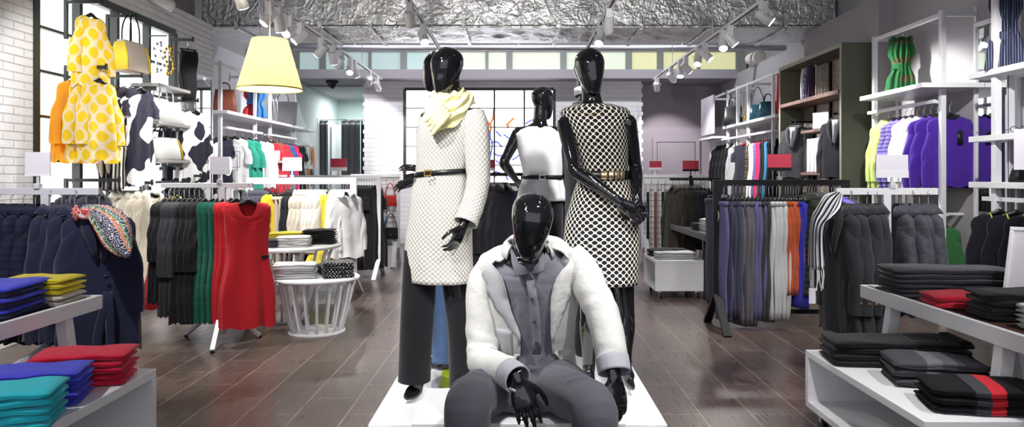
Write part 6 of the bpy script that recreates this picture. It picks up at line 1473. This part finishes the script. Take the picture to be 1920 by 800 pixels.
# ---- A: ivory lace dress, yellow scarf (Z 3.79)
fA = V((-.42, -.9, 0)).normalized(); latA = V((.9, -.42, 0)).normalized(); ZA = 3.79
def A_(px, py, dz=0): return P(px, py, ZA + dz)
sA_R, sA_L = A_(888, 222, -.065), A_(806, 226, .085)
A = mannequin('standing glossy black mannequin in ivory lace dress, yellow scarf and black trousers', (wx(822, ZA), ZA, .235), dict(
    lat=latA, trunk=[(A_(824, 462), .10, .08), (A_(824, 440), .155, .105), (A_(824, 415), .165, .11), (A_(826, 372), .145, .098), (A_(829, 325), .115, .085), (A_(834, 285), .128, .095), (A_(839, 250), .142, .105), (A_(843, 225), .135, .085), (A_(845, 208), .10, .065), (A_(846, 196), .055, .052)],
    neck=A_(846, 192, -.005), head=A_(838, 132, -.03), head_dir=(-.62, -.76, -.22), head_h=.245, tilt=-.05,
    arms=[dict(s=sA_R, e=A_(892, 335, -.10), w=A_(868, 424, -.20), f=(-.045, -.02, -.1), n=(-.75, .55, .1), ts=-1, curl=.5, thumb=.2), dict(s=sA_L, e=A_(802, 322, .25), w=A_(816, 385, .29), f=(.06, .02, -.1), n=(.3, -.8, 0), ts=1, curl=.4)],
    legs=[dict(h=A_(803, 462, .02), k=A_(784, 592, -.03), a=A_(793, 702, .02), t=A_(763, 744, -.10), heel=.09), dict(h=A_(846, 462, -.02), k=A_(866, 592, -.05), a=A_(868, 700, .08), t=A_(874, 738, -.02), heel=.09)]), voxel=.005)
A.location = A.location
LACE = lattice('ivory_lace_dress_cloth', '#eceae4', '#a39f96', .0245, .22, .12, ring=.74, bump=.35)
lv = [(A_(822, 526), .192, .150), (A_(822, 495), .187, .146), (A_(823, 455), .182, .140), (A_(825, 400), .170, .128), (A_(826, 360), .158, .116), (A_(828, 325), .142, .104), (A_(833, 290), .150, .112), (A_(838, 255), .163, .122), (A_(842, 228), .170, .105), (A_(844, 214), .150, .085), (A_(845, 203), .105, .070), (A_(846, 195), .074, .064)]
rs, uvs = cloth_rings(lv, latA, amp=.045, k=(5, 8), seed=4); cloth('lace_dress', rs, uvs, LACE, A)
rs, uvs = wrinkled_tube([A_(886, 214, -.055), A_(893, 245, -.08), A_(896, 300, -.10), A_(896, 345, -.12), A_(886, 385, -.16), A_(873, 418, -.20)], [.060, .066, .062, .057, .056, .058], amp=.035, seed=3, kink=(.55, .85)); cloth('sleeve', rs, uvs, LACE, A)
rs, uvs = wrinkled_tube([A_(806, 218, .085), A_(803, 250, .14), A_(802, 322, .25), A_(810, 365, .28)], [.052, .054, .050, .048], amp=.03, seed=5, kink=(.6,)); cloth('sleeve', rs, uvs, LACE, A)
TROUS = fabric('black_crease_trousers', '#111016', bump=.15, scale=5)
for q_, (pts, rr, s_) in enumerate((([A_(790, 470, .0), A_(786, 530, -.01), A_(782, 600, -.02), A_(778, 680, 0), A_(777, 712, 0)], [(.088, .08), (.086, .085), (.084, .09), (.082, .10), (.083, .105)], 1), ([A_(852, 470, .0), A_(858, 530, -.01), A_(865, 600, -.02), A_(868, 680, .05), A_(868, 727, .08)], [(.088, .08), (.078, .08), (.074, .085), (.072, .095), (.074, .10)], 2))):
    rs, uvs = wrinkled_tube(pts, rr, amp=.012, seed=s_, kink=()); 
    rs = [[p + (V((0, -1, 0)) * .02 if abs(j - k_) < 1 else V((0, 0, 0))) for j, p in enumerate(row)] for row in rs for k_ in (21,)]
    cloth('trouser_leg', rs, uvs, TROUS, A)
zb = A_(828, 325)
g = ring_band(zb, latA, .150, .112, .026, .004, tilt=.012); bA = cloth('belt', g, None, BKLEA, A, solid=.005)
o = obj('belt_tail', MB().bar(A_(776, 328, -.06) - A.location, A_(757, 332, -.03) - A.location, .004, .024), BKLEA, A); obj('belt_buckle', MB().tube([p - A.location for p in (A_(796, 320, -.145), A_(796, 330, -.145), A_(808, 328, -.15), A_(808, 318, -.15), A_(796, 320, -.145))], .0035, 6), GOLD, bA)
# cowl scarf
SCARF = fabric('pale_yellow_scarf', '#f6f0bc', '#efe7a4', bump=.35, scale=24)
g = []; uvs = []
top, NC = A_(845, 176, -.01), 72
for i in range(49):
    t = i / 48; row = []; uv = []
    for j in range(NC + 1):
        th = PI / 2 + 2 * PI * j / NC; front = max(0, -math.sin(th - .42)); fold = math.sin(2 * PI * (3.4 * t + .22 * math.sin(th * 2 + .6) + .10 * math.sin(5 * th)))
        rad = .060 + .062 * math.sin(PI * min(1, t * 1.15) * .5) + .016 * fold * (.35 + .65 * front) - .02 * max(0, t - .85) / .15
        drop = t * (.050 + .150 * front ** 1.5) - .03 * (1 - t) * (1 - front)
        row.append(top + latA * (rad * 1.0 * math.cos(th)) - fA * (rad * 1.0 * math.sin(th)) + fA * (.045 * t * front) + V((0, 0, -drop + .008 * math.sin(7 * th + 9 * t)))); uv.append((j / NC, t))
    g.append(row); uvs.append(uv)
cloth('neck_scarf', g, uvs, SCARF, A, solid=.007)
m = MB(); c = A_(818, 222, -.155)
for k_ in range(4):
    d = V((.012 * k_ - .02, -.004 * k_, .02 - .016 * k_)); m.tube([c + d + V((.045, .0, .045)), c + d + V((.01, -.022, .005)), c + d + V((-.03, -.008, -.03 - .006 * k_))], [(.018, .014), (.026, .018), (.014, .010)], 10, sub=4, round_end=True)
m.v = [tuple(V(p) - A.location) for p in m.v]; obj('scarf_end', m, SCARF, A, smooth=True)

# ---- B: black and ivory dotted dress, gold belt (Z 3.9)
ZB = 3.90; latB = V((.99, -.14, 0)).normalized()
def B_(px, py, dz=0): return P(px, py, ZB + dz)
B = mannequin('standing glossy black mannequin in dotted black and ivory sleeveless dress with gold belt', (wx(1125, ZB), ZB, .235), dict(
    lat=latB, trunk=[(B_(1130, 478), .10, .08), (B_(1128, 455), .16, .11), (B_(1127, 430), .17, .115), (B_(1129, 385), .15, .10), (B_(1131, 332), .112, .085), (B_(1126, 290), .13, .10), (B_(1121, 250), .145, .11), (B_(1116, 226), .14, .085), (B_(1113, 210), .11, .065), (B_(1111, 196), .06, .055)],
    neck=B_(1110, 190), head=B_(1106, 133, -.02), head_dir=(.26, -.95, -.16), head_h=.25, tilt=.04,
    arms=[dict(s=B_(1061, 233, .0), e=B_(1078, 318, -.13), w=B_(1162, 378, -.20), f=(.75, .02, -.55), n=(.3, .9, .1), ts=-1, curl=.22, spread=3, thumb=.5), dict(s=B_(1177, 231, -.03), e=B_(1191, 312, .03), w=B_(1196, 374, -.10), f=(.1, -.25, -.9), n=(-.5, .8, 0), ts=-1, curl=.8)],
    legs=[dict(h=B_(1106, 475), k=B_(1106, 590, -.02), a=B_(1104, 690, .03), t=B_(1102, 724, -.10), heel=.08), dict(h=B_(1158, 475), k=B_(1172, 590, -.03), a=B_(1172, 690, .0), t=B_(1186, 725, -.10), heel=.08)]), voxel=.005)
DOTB = lattice('dotted_dress_cloth', '#e6dfcf', '#16151a', .0345, .17, .06, bump=.25)
lv = [(B_(1128, 531), .188, .145), (B_(1127, 500), .196, .148), (B_(1126, 455), .204, .150), (B_(1127, 410), .192, .140), (B_(1129, 370), .165, .122), (B_(1131, 330), .128, .100), (B_(1127, 290), .143, .115), (B_(1122, 260), .152, .130), (B_(1119, 238), .158, .122), (B_(1117, 222), .178, .100), (B_(1115, 211), .188, .084), (B_(1114, 204), .172, .076), (B_(1113, 200), .135, .072), (B_(1112, 197), .105, .068)]
rs, uvs = cloth_rings(lv, latB, amp=.05, k=(4, 7), seed=9); cloth('dotted_dress', rs, uvs, DOTB, B)
g = ring_band(B_(1131, 328), latB, .138, .110, .046, .004); bB = cloth('belt', g, None, BKLEA, B, solid=.005)
GOLDM = plain('mirror_gold', '#dcc49c', .28, .9)
for k_, (a0, a1) in enumerate(((-1.62, -1.42), (-1.38, -1.18), (-1.14, -.94), (-.9, -.7))):
    g = ring_band(B_(1131, 328), latB, .145, .117, .046, .004, arc=(a0, a1), n=6); cloth('belt_plate', g, None, GOLDM, B, solid=.006).parent = bB
m = MB()
for k_ in range(-6, 7): pass
obj('necklace', MB().tube([p - B.location for p in (B_(1073, 200, -.03), B_(1088, 208, -.085), B_(1108, 214, -.105), B_(1128, 208, -.10), B_(1122, 194, -.06))], .0016, 6, sub=5), GOLD, B, smooth=True)
m = MB(); r = random.Random(2)
for k_ in range(70):
    a = r.random() * 2 * PI; zz = r.random() * .075
    c = B_(1198, 380, -.115) + V((.036 * math.cos(a) + zz * .14, .034 * math.sin(a), -zz)); m.lathe([(.001, -.0075), (.0065, -.003), (.0075, .001), (.004, .006), (.001, .0075)], 6, tuple(c - B.location))
obj('bead_bracelet', m, plain('jet_crystal', '#4a4a52', .08, .6), B)

# ---- C: white top seen from behind (Z 5.4)
ZC = 5.4; latC = V((1, .05, 0)).normalized()
def C_(px, py, dz=0): return P(px, py, ZC + dz)
Cm = mannequin('standing glossy black mannequin seen from behind in sleeveless white top with black belt', (wx(1013, ZC), ZC, .235), dict(
    lat=latC, trunk=[(C_(1015, 415), .10, .08), (C_(1014, 398), .15, .105), (C_(1014, 375), .16, .11), (C_(1016, 350), .145, .10), (C_(1018, 325), .115, .085), (C_(1015, 295), .13, .095), (C_(1012, 268), .145, .10), (C_(1010, 250), .14, .08), (C_(1010, 240), .10, .06), (C_(1011, 232), .055, .05)],
    neck=C_(1012, 230), head=C_(1018, 192, .03), head_dir=(.66, .75, -.1), head_h=.245,
    arms=[dict(s=C_(972, 250), e=C_(944, 305, -.05), w=C_(968, 338, .02), f=(.6, .25, -.7), n=(.4, .6, .2), ts=1, curl=.5), dict(s=C_(1050, 250), e=C_(1062, 310, -.02), w=C_(1060, 362, .06), f=(-.1, .1, -.9), n=(-.7, 0, 0), ts=1, curl=.4)],
    legs=[dict(h=C_(998, 412), k=C_(1000, 500), a=C_(1002, 585, -.02), t=C_(1000, 618, .12), heel=.07), dict(h=C_(1030, 412), k=C_(1030, 500), a=C_(1028, 585, -.02), t=C_(1030, 618, .12), heel=.07)]), voxel=.008)
WTOP = fabric('white_jersey', '#dcdce0', bump=.3, scale=6)
lv = [(C_(1014, 376), .185, .14), (C_(1015, 350), .165, .125), (C_(1017, 330), .140, .108), (C_(1015, 300), .160, .122), (C_(1012, 270), .175, .122), (C_(1010, 252), .185, .10), (C_(1010, 244), .15, .075), (C_(1011, 238), .09, .06)]
rs, uvs = cloth_rings(lv, latC, amp=.06, k=(5, 9), seed=3); cloth('sleeveless_top', rs, uvs, WTOP, Cm)
g = ring_band(C_(1017, 332), latC, .150, .118, .03, .004); cloth('belt', g, None, BKLEA, Cm, solid=.006)
obj('belt_buckle', MB().tube([C_(1017, 332, -.125) - Cm.location + V((x, 0, z)) for x, z in ((-.02, -.015), (-.02, .015), (.02, .015), (.02, -.015), (-.02, -.015))], .004, 6), CHROME, Cm)
for pts, rr in (([C_(1000, 372), C_(998, 430), C_(1000, 500), C_(1002, 588)], [.095, .09, .07, .055]), ([C_(1031, 372), C_(1032, 430), C_(1030, 500), C_(1028, 588)], [.095, .09, .07, .055])):
    rs, uvs = wrinkled_tube(pts, rr, amp=.02, seed=2); cloth('trouser_leg', rs, uvs, BLACK, Cm)

# ---- D: blue jeans, half hidden behind the ivory dress (Z 4.42)
ZD = 4.42; latD = V((.35, .94, 0)).normalized()
def D_(px, py, dz=0): return P(px, py, ZD + dz)
Dm = mannequin('glossy black mannequin in blue jeans turned sideways behind the ivory lace dress', (wx(826, ZD), ZD, .235), dict(
    male=True, lat=latD, trunk=[(D_(828, 478), .10, .09), (D_(828, 455), .165, .12), (D_(828, 425), .17, .12), (D_(828, 370), .145, .115), (D_(827, 330), .145, .115), (D_(828, 290), .16, .12), (D_(829, 250), .175, .125), (D_(830, 220), .17, .105), (D_(830, 205), .12, .08), (D_(829, 196), .07, .065)],
    neck=D_(828, 190), head=D_(821, 132), head_dir=(-.97, .1, -.1), head_h=.25,
    arms=[dict(s=D_(822, 228, -.19), e=D_(832, 310, -.26), w=D_(784, 338, -.22), f=(-1, .1, -.25), n=(0, .6, -.7), ts=-1, curl=.35), dict(s=D_(838, 228, .19), e=D_(846, 305, .25), w=D_(796, 318, .16), f=(-1, -.1, .15), n=(0, -.4, -.8), ts=1, curl=.35)],
    legs=[dict(h=D_(828, 470, -.09), k=D_(829, 580, -.08), a=D_(834, 668, -.06), t=D_(800, 684, -.09)), dict(h=D_(830, 470, .09), k=D_(836, 580, .1), a=D_(846, 662, .12), t=D_(812, 676, .10))]), voxel=.007)
JEAN = fabric('blue_denim', '#5a75a2', '#496288', bump=.35, scale=12); SHIRTW = fabric('white_shirt_cloth', '#e6e6ea', bump=.3)
for pts, rr, s_ in (([D_(828, 440, -.09), D_(828, 520, -.09), D_(829, 590, -.08), D_(833, 640, -.06), D_(834, 677, -.06)], [.108, .098, .078, .078, .078], 1), ([D_(831, 440, .09), D_(832, 520, .1), D_(836, 590, .1), D_(843, 640, .12), D_(845, 670, .12)], [.108, .098, .078, .078, .078], 2)):
    rs, uvs = wrinkled_tube(pts, rr, amp=.045, seed=s_, kink=(.55, .95)); o = cloth('jeans_leg', rs, uvs, JEAN, Dm)
lv = [(D_(828, 420), .175, .135), (D_(828, 370), .165, .13), (D_(828, 300), .178, .135), (D_(829, 250), .19, .14), (D_(830, 222), .185, .12), (D_(830, 205), .13, .09), (D_(829, 192), .078, .074), (D_(827, 180), .072, .07)]
rs, uvs = cloth_rings(lv, latD, amp=.04, seed=6); cloth('shirt', rs, uvs, SHIRTW, Dm)
for pts in ([D_(822, 222, -.18), D_(832, 310, -.26), D_(796, 334, -.23)], [D_(838, 222, .18), D_(846, 305, .25), D_(808, 316, .18)]):
    rs, uvs = wrinkled_tube(pts, [.072, .06, .05], amp=.04, seed=8, kink=(.5,)); cloth('sleeve', rs, uvs, SHIRTW, Dm)

# ---- E: dark suit, half hidden behind the dotted dress (Z 4.62)
ZE = 4.62; latE = V((.45, -.89, 0)).normalized()
def E_(px, py, dz=0): return P(px, py, ZE + dz)
Em = mannequin('glossy black mannequin in dark suit and white collar, half hidden behind the dotted dress', (wx(1108, ZE), ZE, .235), dict(
    male=True, lat=latE, trunk=[(E_(1110, 478), .10, .09), (E_(1110, 455), .165, .12), (E_(1110, 425), .17, .12), (E_(1109, 370), .15, .115), (E_(1108, 330), .145, .115), (E_(1106, 290), .16, .12), (E_(1104, 250), .175, .125), (E_(1102, 222), .17, .105), (E_(1102, 204), .12, .08), (E_(1102, 194), .07, .065)],
    neck=E_(1102, 188), head=E_(1104, 142), head_dir=(.9, .3, -.1), head_h=.25,
    arms=[dict(s=E_(1090, 230, .17), e=E_(1082, 318, .2), w=E_(1092, 395, .12), f=(.1, -.1, -1), n=(.9, 0, 0), ts=-1, curl=.4), dict(s=E_(1116, 230, -.17), e=E_(1124, 318, -.22), w=E_(1130, 395, -.2), f=(.1, 0, -1), n=(.5, .5, 0), ts=-1, curl=.4)],
    legs=[dict(h=E_(1106, 470, .09), k=E_(1104, 570, .09), a=E_(1098, 655, .1), t=E_(1130, 668, .13)), dict(h=E_(1118, 470, -.09), k=E_(1120, 570, -.08), a=E_(1116, 660, -.06), t=E_(1148, 675, -.03))]), voxel=.008)
SUITN = fabric('dark_suit_cloth', '#22222c', bump=.25, scale=6); SATIN = fabric('dark_satin_cloth', '#1b1b20', bump=.3, rough=.4)
lv = [(E_(1110, 440), .20, .15), (E_(1109, 370), .185, .145), (E_(1107, 300), .19, .145), (E_(1104, 250), .205, .15), (E_(1102, 224), .205, .125), (E_(1102, 205), .15, .10), (E_(1102, 192), .095, .085)]
rs, uvs = cloth_rings(lv, latE, amp=.03, seed=7); cloth('suit_jacket', rs, uvs, SUITN, Em)
for pts in ([E_(1090, 224, .16), E_(1082, 318, .2), E_(1091, 386, .13)], [E_(1116, 224, -.16), E_(1124, 318, -.22), E_(1130, 386, -.2)]):
    rs, uvs = wrinkled_tube(pts, [.078, .066, .055], amp=.03, seed=8, kink=(.5,)); cloth('sleeve', rs, uvs, SUITN, Em)
g = ring_band(E_(1100, 172), latE, .076, .076, .05, .004, tilt=.01); cloth('shirt_collar', g, None, SHIRTW, Em, solid=.006)
for pts in ([E_(1107, 440, .09), E_(1106, 540, .09), E_(1102, 600, .09), E_(1099, 662, .1)], [E_(1117, 440, -.09), E_(1119, 540, -.08), E_(1118, 600, -.07), E_(1117, 668, -.06)]):
    rs, uvs = wrinkled_tube(pts, [.105, .095, .085, .085], amp=.03, seed=4, kink=(.9,)); cloth('trouser_leg', rs, uvs, SATIN, Em)

# ---- F: seated, pale linen blazer (front)
latF = V((1, 0, .06)).normalized(); latT = V((.985, 0, .165)).normalized()
def F_(px, py, Z): return P(px, py, Z)
hipL, hipR = V((-.07, 3.10, .515)), V((.14, 3.10, .515)); knL, knR = V((-.185, 2.67, .56)), V((.275, 2.65, .545))
wrL, wrR = F_(972, 712, 2.72), F_(1152, 706, 2.72); elL, elR = V((-.150, 2.95, .66)), V((.335, 2.87, .845))
shL, shR = V((-.125, 3.0, .975)), V((.215, 3.0, 1.03))
Fm = mannequin('seated glossy black mannequin in pale linen blazer, grey shirt and charcoal trousers', (.04, 3.12, .408), dict(
    male=True, upper_arm=.66, lat=latF, trunk=[(V((.035, 3.12, .44)), .13, .11), (V((.035, 3.12, .50)), .165, .125), (V((.036, 3.12, .58)), .155, .12), (V((.038, 3.11, .68)), .14, .108), (V((.04, 3.08, .80)), .155, .115), (V((.042, 3.05, .91)), .165, .118, latT), (V((.044, 3.02, .975)), .15, .095, latT), (V((.044, 2.99, 1.03)), .10, .07, latT), (V((.038, 2.965, 1.08)), .062, .06, latT)],
    neck=V((.030, 2.955, 1.09)), head=F_(996, 421, 2.84), head_dir=(.10, -.93, -.36), head_h=.255, head_w=1.04, tilt=-.10,
    arms=[dict(s=shL, e=elL, w=wrL, f=(.27, -.14, -.93), n=(-.1, .9, -.2), ts=1, curl=.24, hs=1.14, thumb=.15, spread=2.2), dict(s=shR, e=elR, w=wrR, f=(.12, -.20, -.95), n=(-.55, .75, 0), ts=-1, curl=.45, hs=1.12, thumb=.3, spread=2)],
    legs=[dict(h=hipL, k=knL, a=V((-.20, 2.62, .10)), t=V((-.22, 2.40, .012))), dict(h=hipR, k=knR, a=V((.30, 2.60, .10)), t=V((.33, 2.38, .012)))]), voxel=.0048)
PANT = fabric('charcoal_suit_trousers', '#52525c', '#48484f', bump=.25, scale=6)
m = MB(); B0 = Fm.location
m.rings(trunk_rings(interp_rings([(V((.035, 3.10, .425)), .16, .15), (V((.035, 3.10, .47)), .19, .165), (V((.036, 3.11, .56)), .18, .15), (V((.038, 3.11, .63)), .160, .130), (V((.038, 3.11, .69)), .150, .120)], 3), latF), True, True)
for h_, k_, a_ in ((hipL, knL, V((-.20, 2.63, .16))), (hipR, knR, V((.30, 2.61, .16)))):
    m.tube([h_ + V((0, .04, .005)), h_.lerp(k_, .35) + V((0, 0, .005)), h_.lerp(k_, .75) + V((0, 0, .004)), k_ + V((0, -.005, .0)), k_.lerp(a_, .15) + V((0, -.022, 0)), k_.lerp(a_, .5), a_], [.118, .108, .093, .087, .086, .080, .088], 22, sub=4, round_end=True)
    for q_ in range(5):   # pulled creases from crotch and knee
        t = .15 + .16 * q_; c = h_.lerp(k_, t); d = (k_ - h_).normalized(); sd = V((1, 0, 0)) * (1 if k_.x > 0 else -1)
        m.tube([c + V((0, 0, .080)) - sd * .055, c + V((0, 0, .094)) + d * .03, c + sd * .06 + d * .07 + V((0, 0, .070))], [.010, .014, .009], 8, sub=4, round_end=True)
m.v = [tuple(V(p) - B0) for p in m.v]; obj('suit_trousers', remesh(m, .007, 9, 'suit_trousers'), PANT, Fm, smooth=True)
for k_, x in ((knL, -.21), (knR, .31)):
    m = MB(); a_ = V((x, 2.60, .08)); m.tube([a_ + V((0, .06, -.01)), a_ + V((0, -.03, -.015)), a_ + V((0.0, -.14, -.035)), a_ + V((0, -.24, -.045))], [(.045, .06), (.048, .06), (.05, .04), (.036, .028)], 14, sub=3, round_end=True, up=(0, 0, 1)); m.v = [tuple(V(p) - B0) for p in m.v]; obj('shoe', m, BKLEA, Fm, smooth=True)
SHIRT = fabric('grey_violet_shirt', '#74727c', '#6b6973', bump=.35, scale=8)
lv = [(V((.037, 3.11, .60)), .168, .138), (V((.038, 3.10, .70)), .160, .132), (V((.04, 3.07, .80)), .168, .135), (V((.042, 3.045, .90)), .180, .134, latT), (V((.044, 3.02, .98)), .196, .124, latT), (V((.044, 3.0, 1.03)), .185, .108, latT), (V((.042, 2.985, 1.06)), .13, .092, latT), (V((.036, 2.968, 1.088)), .078, .076, latT)]
lv = [(l[0], l[1], l[2], l[3] if len(l) > 3 else latF) for l in lv]
rs, uvs = cloth_rings(lv, latF, amp=.02, seed=2, level=False); cloth('shirt', rs, uvs, SHIRT, Fm)
def F_l(px, py, Z): return P(px, py, Z) - B0
for pts in ([[(957, 466, 2.93), (960, 492, 2.875), (966, 517, 2.842)], [(966, 474, 2.93), (973, 496, 2.872), (981, 515, 2.846)], [(977, 490, 2.91), (985, 503, 2.872), (994, 513, 2.850)]], [[(1019, 474, 2.93), (1021, 491, 2.875), (1020, 507, 2.846)], [(1013, 483, 2.92), (1012, 497, 2.868), (1008, 511, 2.848)], [(1005, 496, 2.90), (1000, 505, 2.870), (995, 513, 2.850)]]):
    obj('collar_flap', MB().sheet([[F_l(*p) for p in row] for row in pts]), SHIRT, Fm, smooth=True, solid=.007)
plk = obj('button_placket', MB().sheet([[F_l(x - 8 + q_ * 16, y, Z) for q_ in (0, 1)] for x, y, Z in ((994, 524, 2.868), (1000, 560, 2.875), (1005, 600, 2.895), (1007, 640, 2.925), (1006, 664, 2.945))]), SHIRT, Fm, smooth=True, solid=.004)
for x, y, Z in ((992, 521, 2.845), (998, 561, 2.868), (1002, 604, 2.890), (1006, 644, 2.922)): obj('shirt_button', MB().disc(F_l(x, y, Z), .0065, 12, (0, -1, .1), .004), BLACK_PLASTIC, plk)
LINEN = fabric('pale_linen_blazer', '#cbcac7', '#bebdba', bump=.25, scale=13, rough=.85); LINEN2 = stripes('linen_lining', ['#bcbcbe', '#9c9ca2'], 2, 180, bump=.1); CUFF = fabric('blue_grey_cuff', '#a9a8b2', bump=.25)
JL = [(V((.040, 3.13, .49)), .232, .168, latF), (V((.040, 3.13, .56)), .222, .166, latF), (V((.040, 3.12, .63)), .203, .160, latF), (V((.04, 3.11, .70)), .190, .154, latF), (V((.04, 3.075, .80)), .200, .155, latF), (V((.042, 3.045, .90)), .212, .152, latT), (V((.046, 3.02, .98)), .208, .140, latT), (V((.047, 3.005, 1.035)), .215, .124, latT), (V((.047, 2.998, 1.066)), .204, .112, latT), (V((.046, 2.99, 1.090)), .16, .104, latT), (V((.042, 2.98, 1.112)), .094, .094, latT)]
GAP = [(.44, -.75, .98), (.56, -.55, .90), (.63, -.30, .72), (.70, -.16, .50), (.80, -.15, .42), (.90, -.34, .36), (.97, -.44, .36), (1.03, -.52, .46), (1.07, -.80, .80), (1.12, -.9, .9)]
def gap(z):
    for (z0, l0, r0), (z1, l1, r1) in zip(GAP, GAP[1:]):
        if z <= z1: t = max(0, min(1, (z - z0) / (z1 - z0))); return lerp(l0, l1, t), lerp(r0, r1, t)
    return GAP[-1][1:]
def arcF(z): l, r_ = gap(z); return (-math.acos(r_), 2 * PI - math.acos(l))
rs, uvs = cloth_rings(JL, latF, n=72, amp=.03, k=(4, 7), seed=12, arc=arcF, level=False); cloth('blazer_body', rs, uvs, LINEN, Fm, solid=.008)
def jac_point(z, c_off, k=1.0):
    """point on the blazer's front at height z, c_off = lateral offset as a cosine, k = radial growth"""
    lv_ = interp_rings(JL, 6)
    i = min(range(len(lv_)), key=lambda q_: abs(V(lv_[q_][0]).z - z)); L_ = lv_[i]; c = V(L_[0]); x, y = frame(V(L_[3]) if len(L_) > 3 else latF, V(lv_[min(i + 1, len(lv_) - 1)][0]) - V(lv_[max(i - 1, 0)][0]))
    cc = max(-.999, min(.999, c_off)); th = -math.acos(cc)
    return c + x * (L_[1] * k * sgnpow(math.cos(th), .92)) + y * (L_[2] * k * sgnpow(math.sin(th), .92))
for side in (-1, 1):
    rows = []
    for i in range(15):
        t = i / 14; z = lerp(1.075, .775, t); e = gap(z)[0 if side < 0 else 1]
        wd = (.10 + .34 * sstep(t / .25)) if t < .27 else .44 * (1 - (t - .27) / .73) ** .9 + .01
        if .24 < t < .31: wd *= .8
        rows.append([jac_point(z, e + side * (wd * q_), 1.035 + .035 * math.sin(PI * q_)) - B0 for q_ in (0, .33, .66, 1)])
    obj('lapel', MB().sheet(rows), LINEN2 if side < 0 else LINEN, Fm, smooth=True, solid=.006)
rows = [[jac_point(1.075, c_, 1) - B0 for c_ in (0,)] for _ in range(0)]
g = []
for k_, (zz, gr) in enumerate(((-.01, 1.0), (.022, .94), (.004, 1.10), (-.03, 1.20))):
    L_ = JL[-1]; c = V(L_[0]) + V((0, .0, zz)); x, y = frame(latT, V((0, -.03, .1)))
    g.append([c + x * (L_[1] * gr * math.cos(th)) + y * (L_[2] * gr * math.sin(th)) - B0 for th in np.linspace(-.62, PI + .62, 30)])
obj('blazer_collar', MB().sheet(g), LINEN, Fm, smooth=True, solid=.006)
# sleeves, turned-back cuffs (children of their sleeve, whose origin is the body's)
SLV = []
def cuff(rs, uvs, k): o = cloth('sleeve_cuff', rs, uvs, CUFF, Fm); o.parent = SLV[k]
rs, uvs = wrinkled_tube([V((-.115, 3.005, 1.02)), V((-.146, 2.995, .94)), V((-.152, 2.98, .80)), V((-.148, 2.955, .70)), V((-.135, 2.90, .652)), V((-.075, 2.82, .648)), V((-.022, 2.745, .640))], [.058, .066, .062, .062, .063, .057, .051], n=36, amp=.05, seed=7, kink=(.45, .62)); SLV.append(cloth('blazer_sleeve', rs, uvs, LINEN, Fm))
rs, uvs = wrinkled_tube([V((.208, 3.005, 1.075)), V((.255, 2.985, 1.015)), V((.305, 2.93, .92)), V((.338, 2.87, .84)), V((.355, 2.79, .74)), V((.362, 2.745, .675))], [.058, .070, .066, .064, .060, .055], n=36, amp=.05, seed=9, kink=(.5, .9)); SLV.append(cloth('blazer_sleeve', rs, uvs, LINEN, Fm))
rs, uvs = wrinkled_tube([V((-.040, 2.770, .643)), V((-.020, 2.742, .638)), V((-.002, 2.715, .632))], [.056, .056, .054], n=36, sub=3, amp=.01, seed=2); cuff(rs, uvs, 0)
rs, uvs = wrinkled_tube([V((.359, 2.765, .705)), V((.362, 2.748, .680)), V((.364, 2.732, .655))], [.061, .061, .059], n=36, sub=3, amp=.01, seed=2); cuff(rs, uvs, 1)
for k_ in range(3): obj('cuff_button', MB().disc(V((-.03 + .008 * k_, 2.69 + .012 * (2 - k_), .60)) - B0, .006, 10, (-.3, -.8, -.4), .004), plain('pale_button', '#d0d0d4', .4), Fm)
# patch pocket and front buttons
rows = [[jac_point(z, c_, 1.03) - B0 for c_ in np.linspace(-.78, -.30, 7)] for z in np.linspace(.70, .82, 6)]
obj('patch_pocket', MB().sheet(rows), LINEN2, Fm, smooth=True, solid=.005)
for z, c_ in ((.69, .64), (.615, .80)): p = jac_point(z, c_, 1.04) - B0; obj('blazer_button', MB().disc(p, .010, 14, (.35, -.9, .1), .005), plain('grey_button', '#6a6a70', .3), Fm)
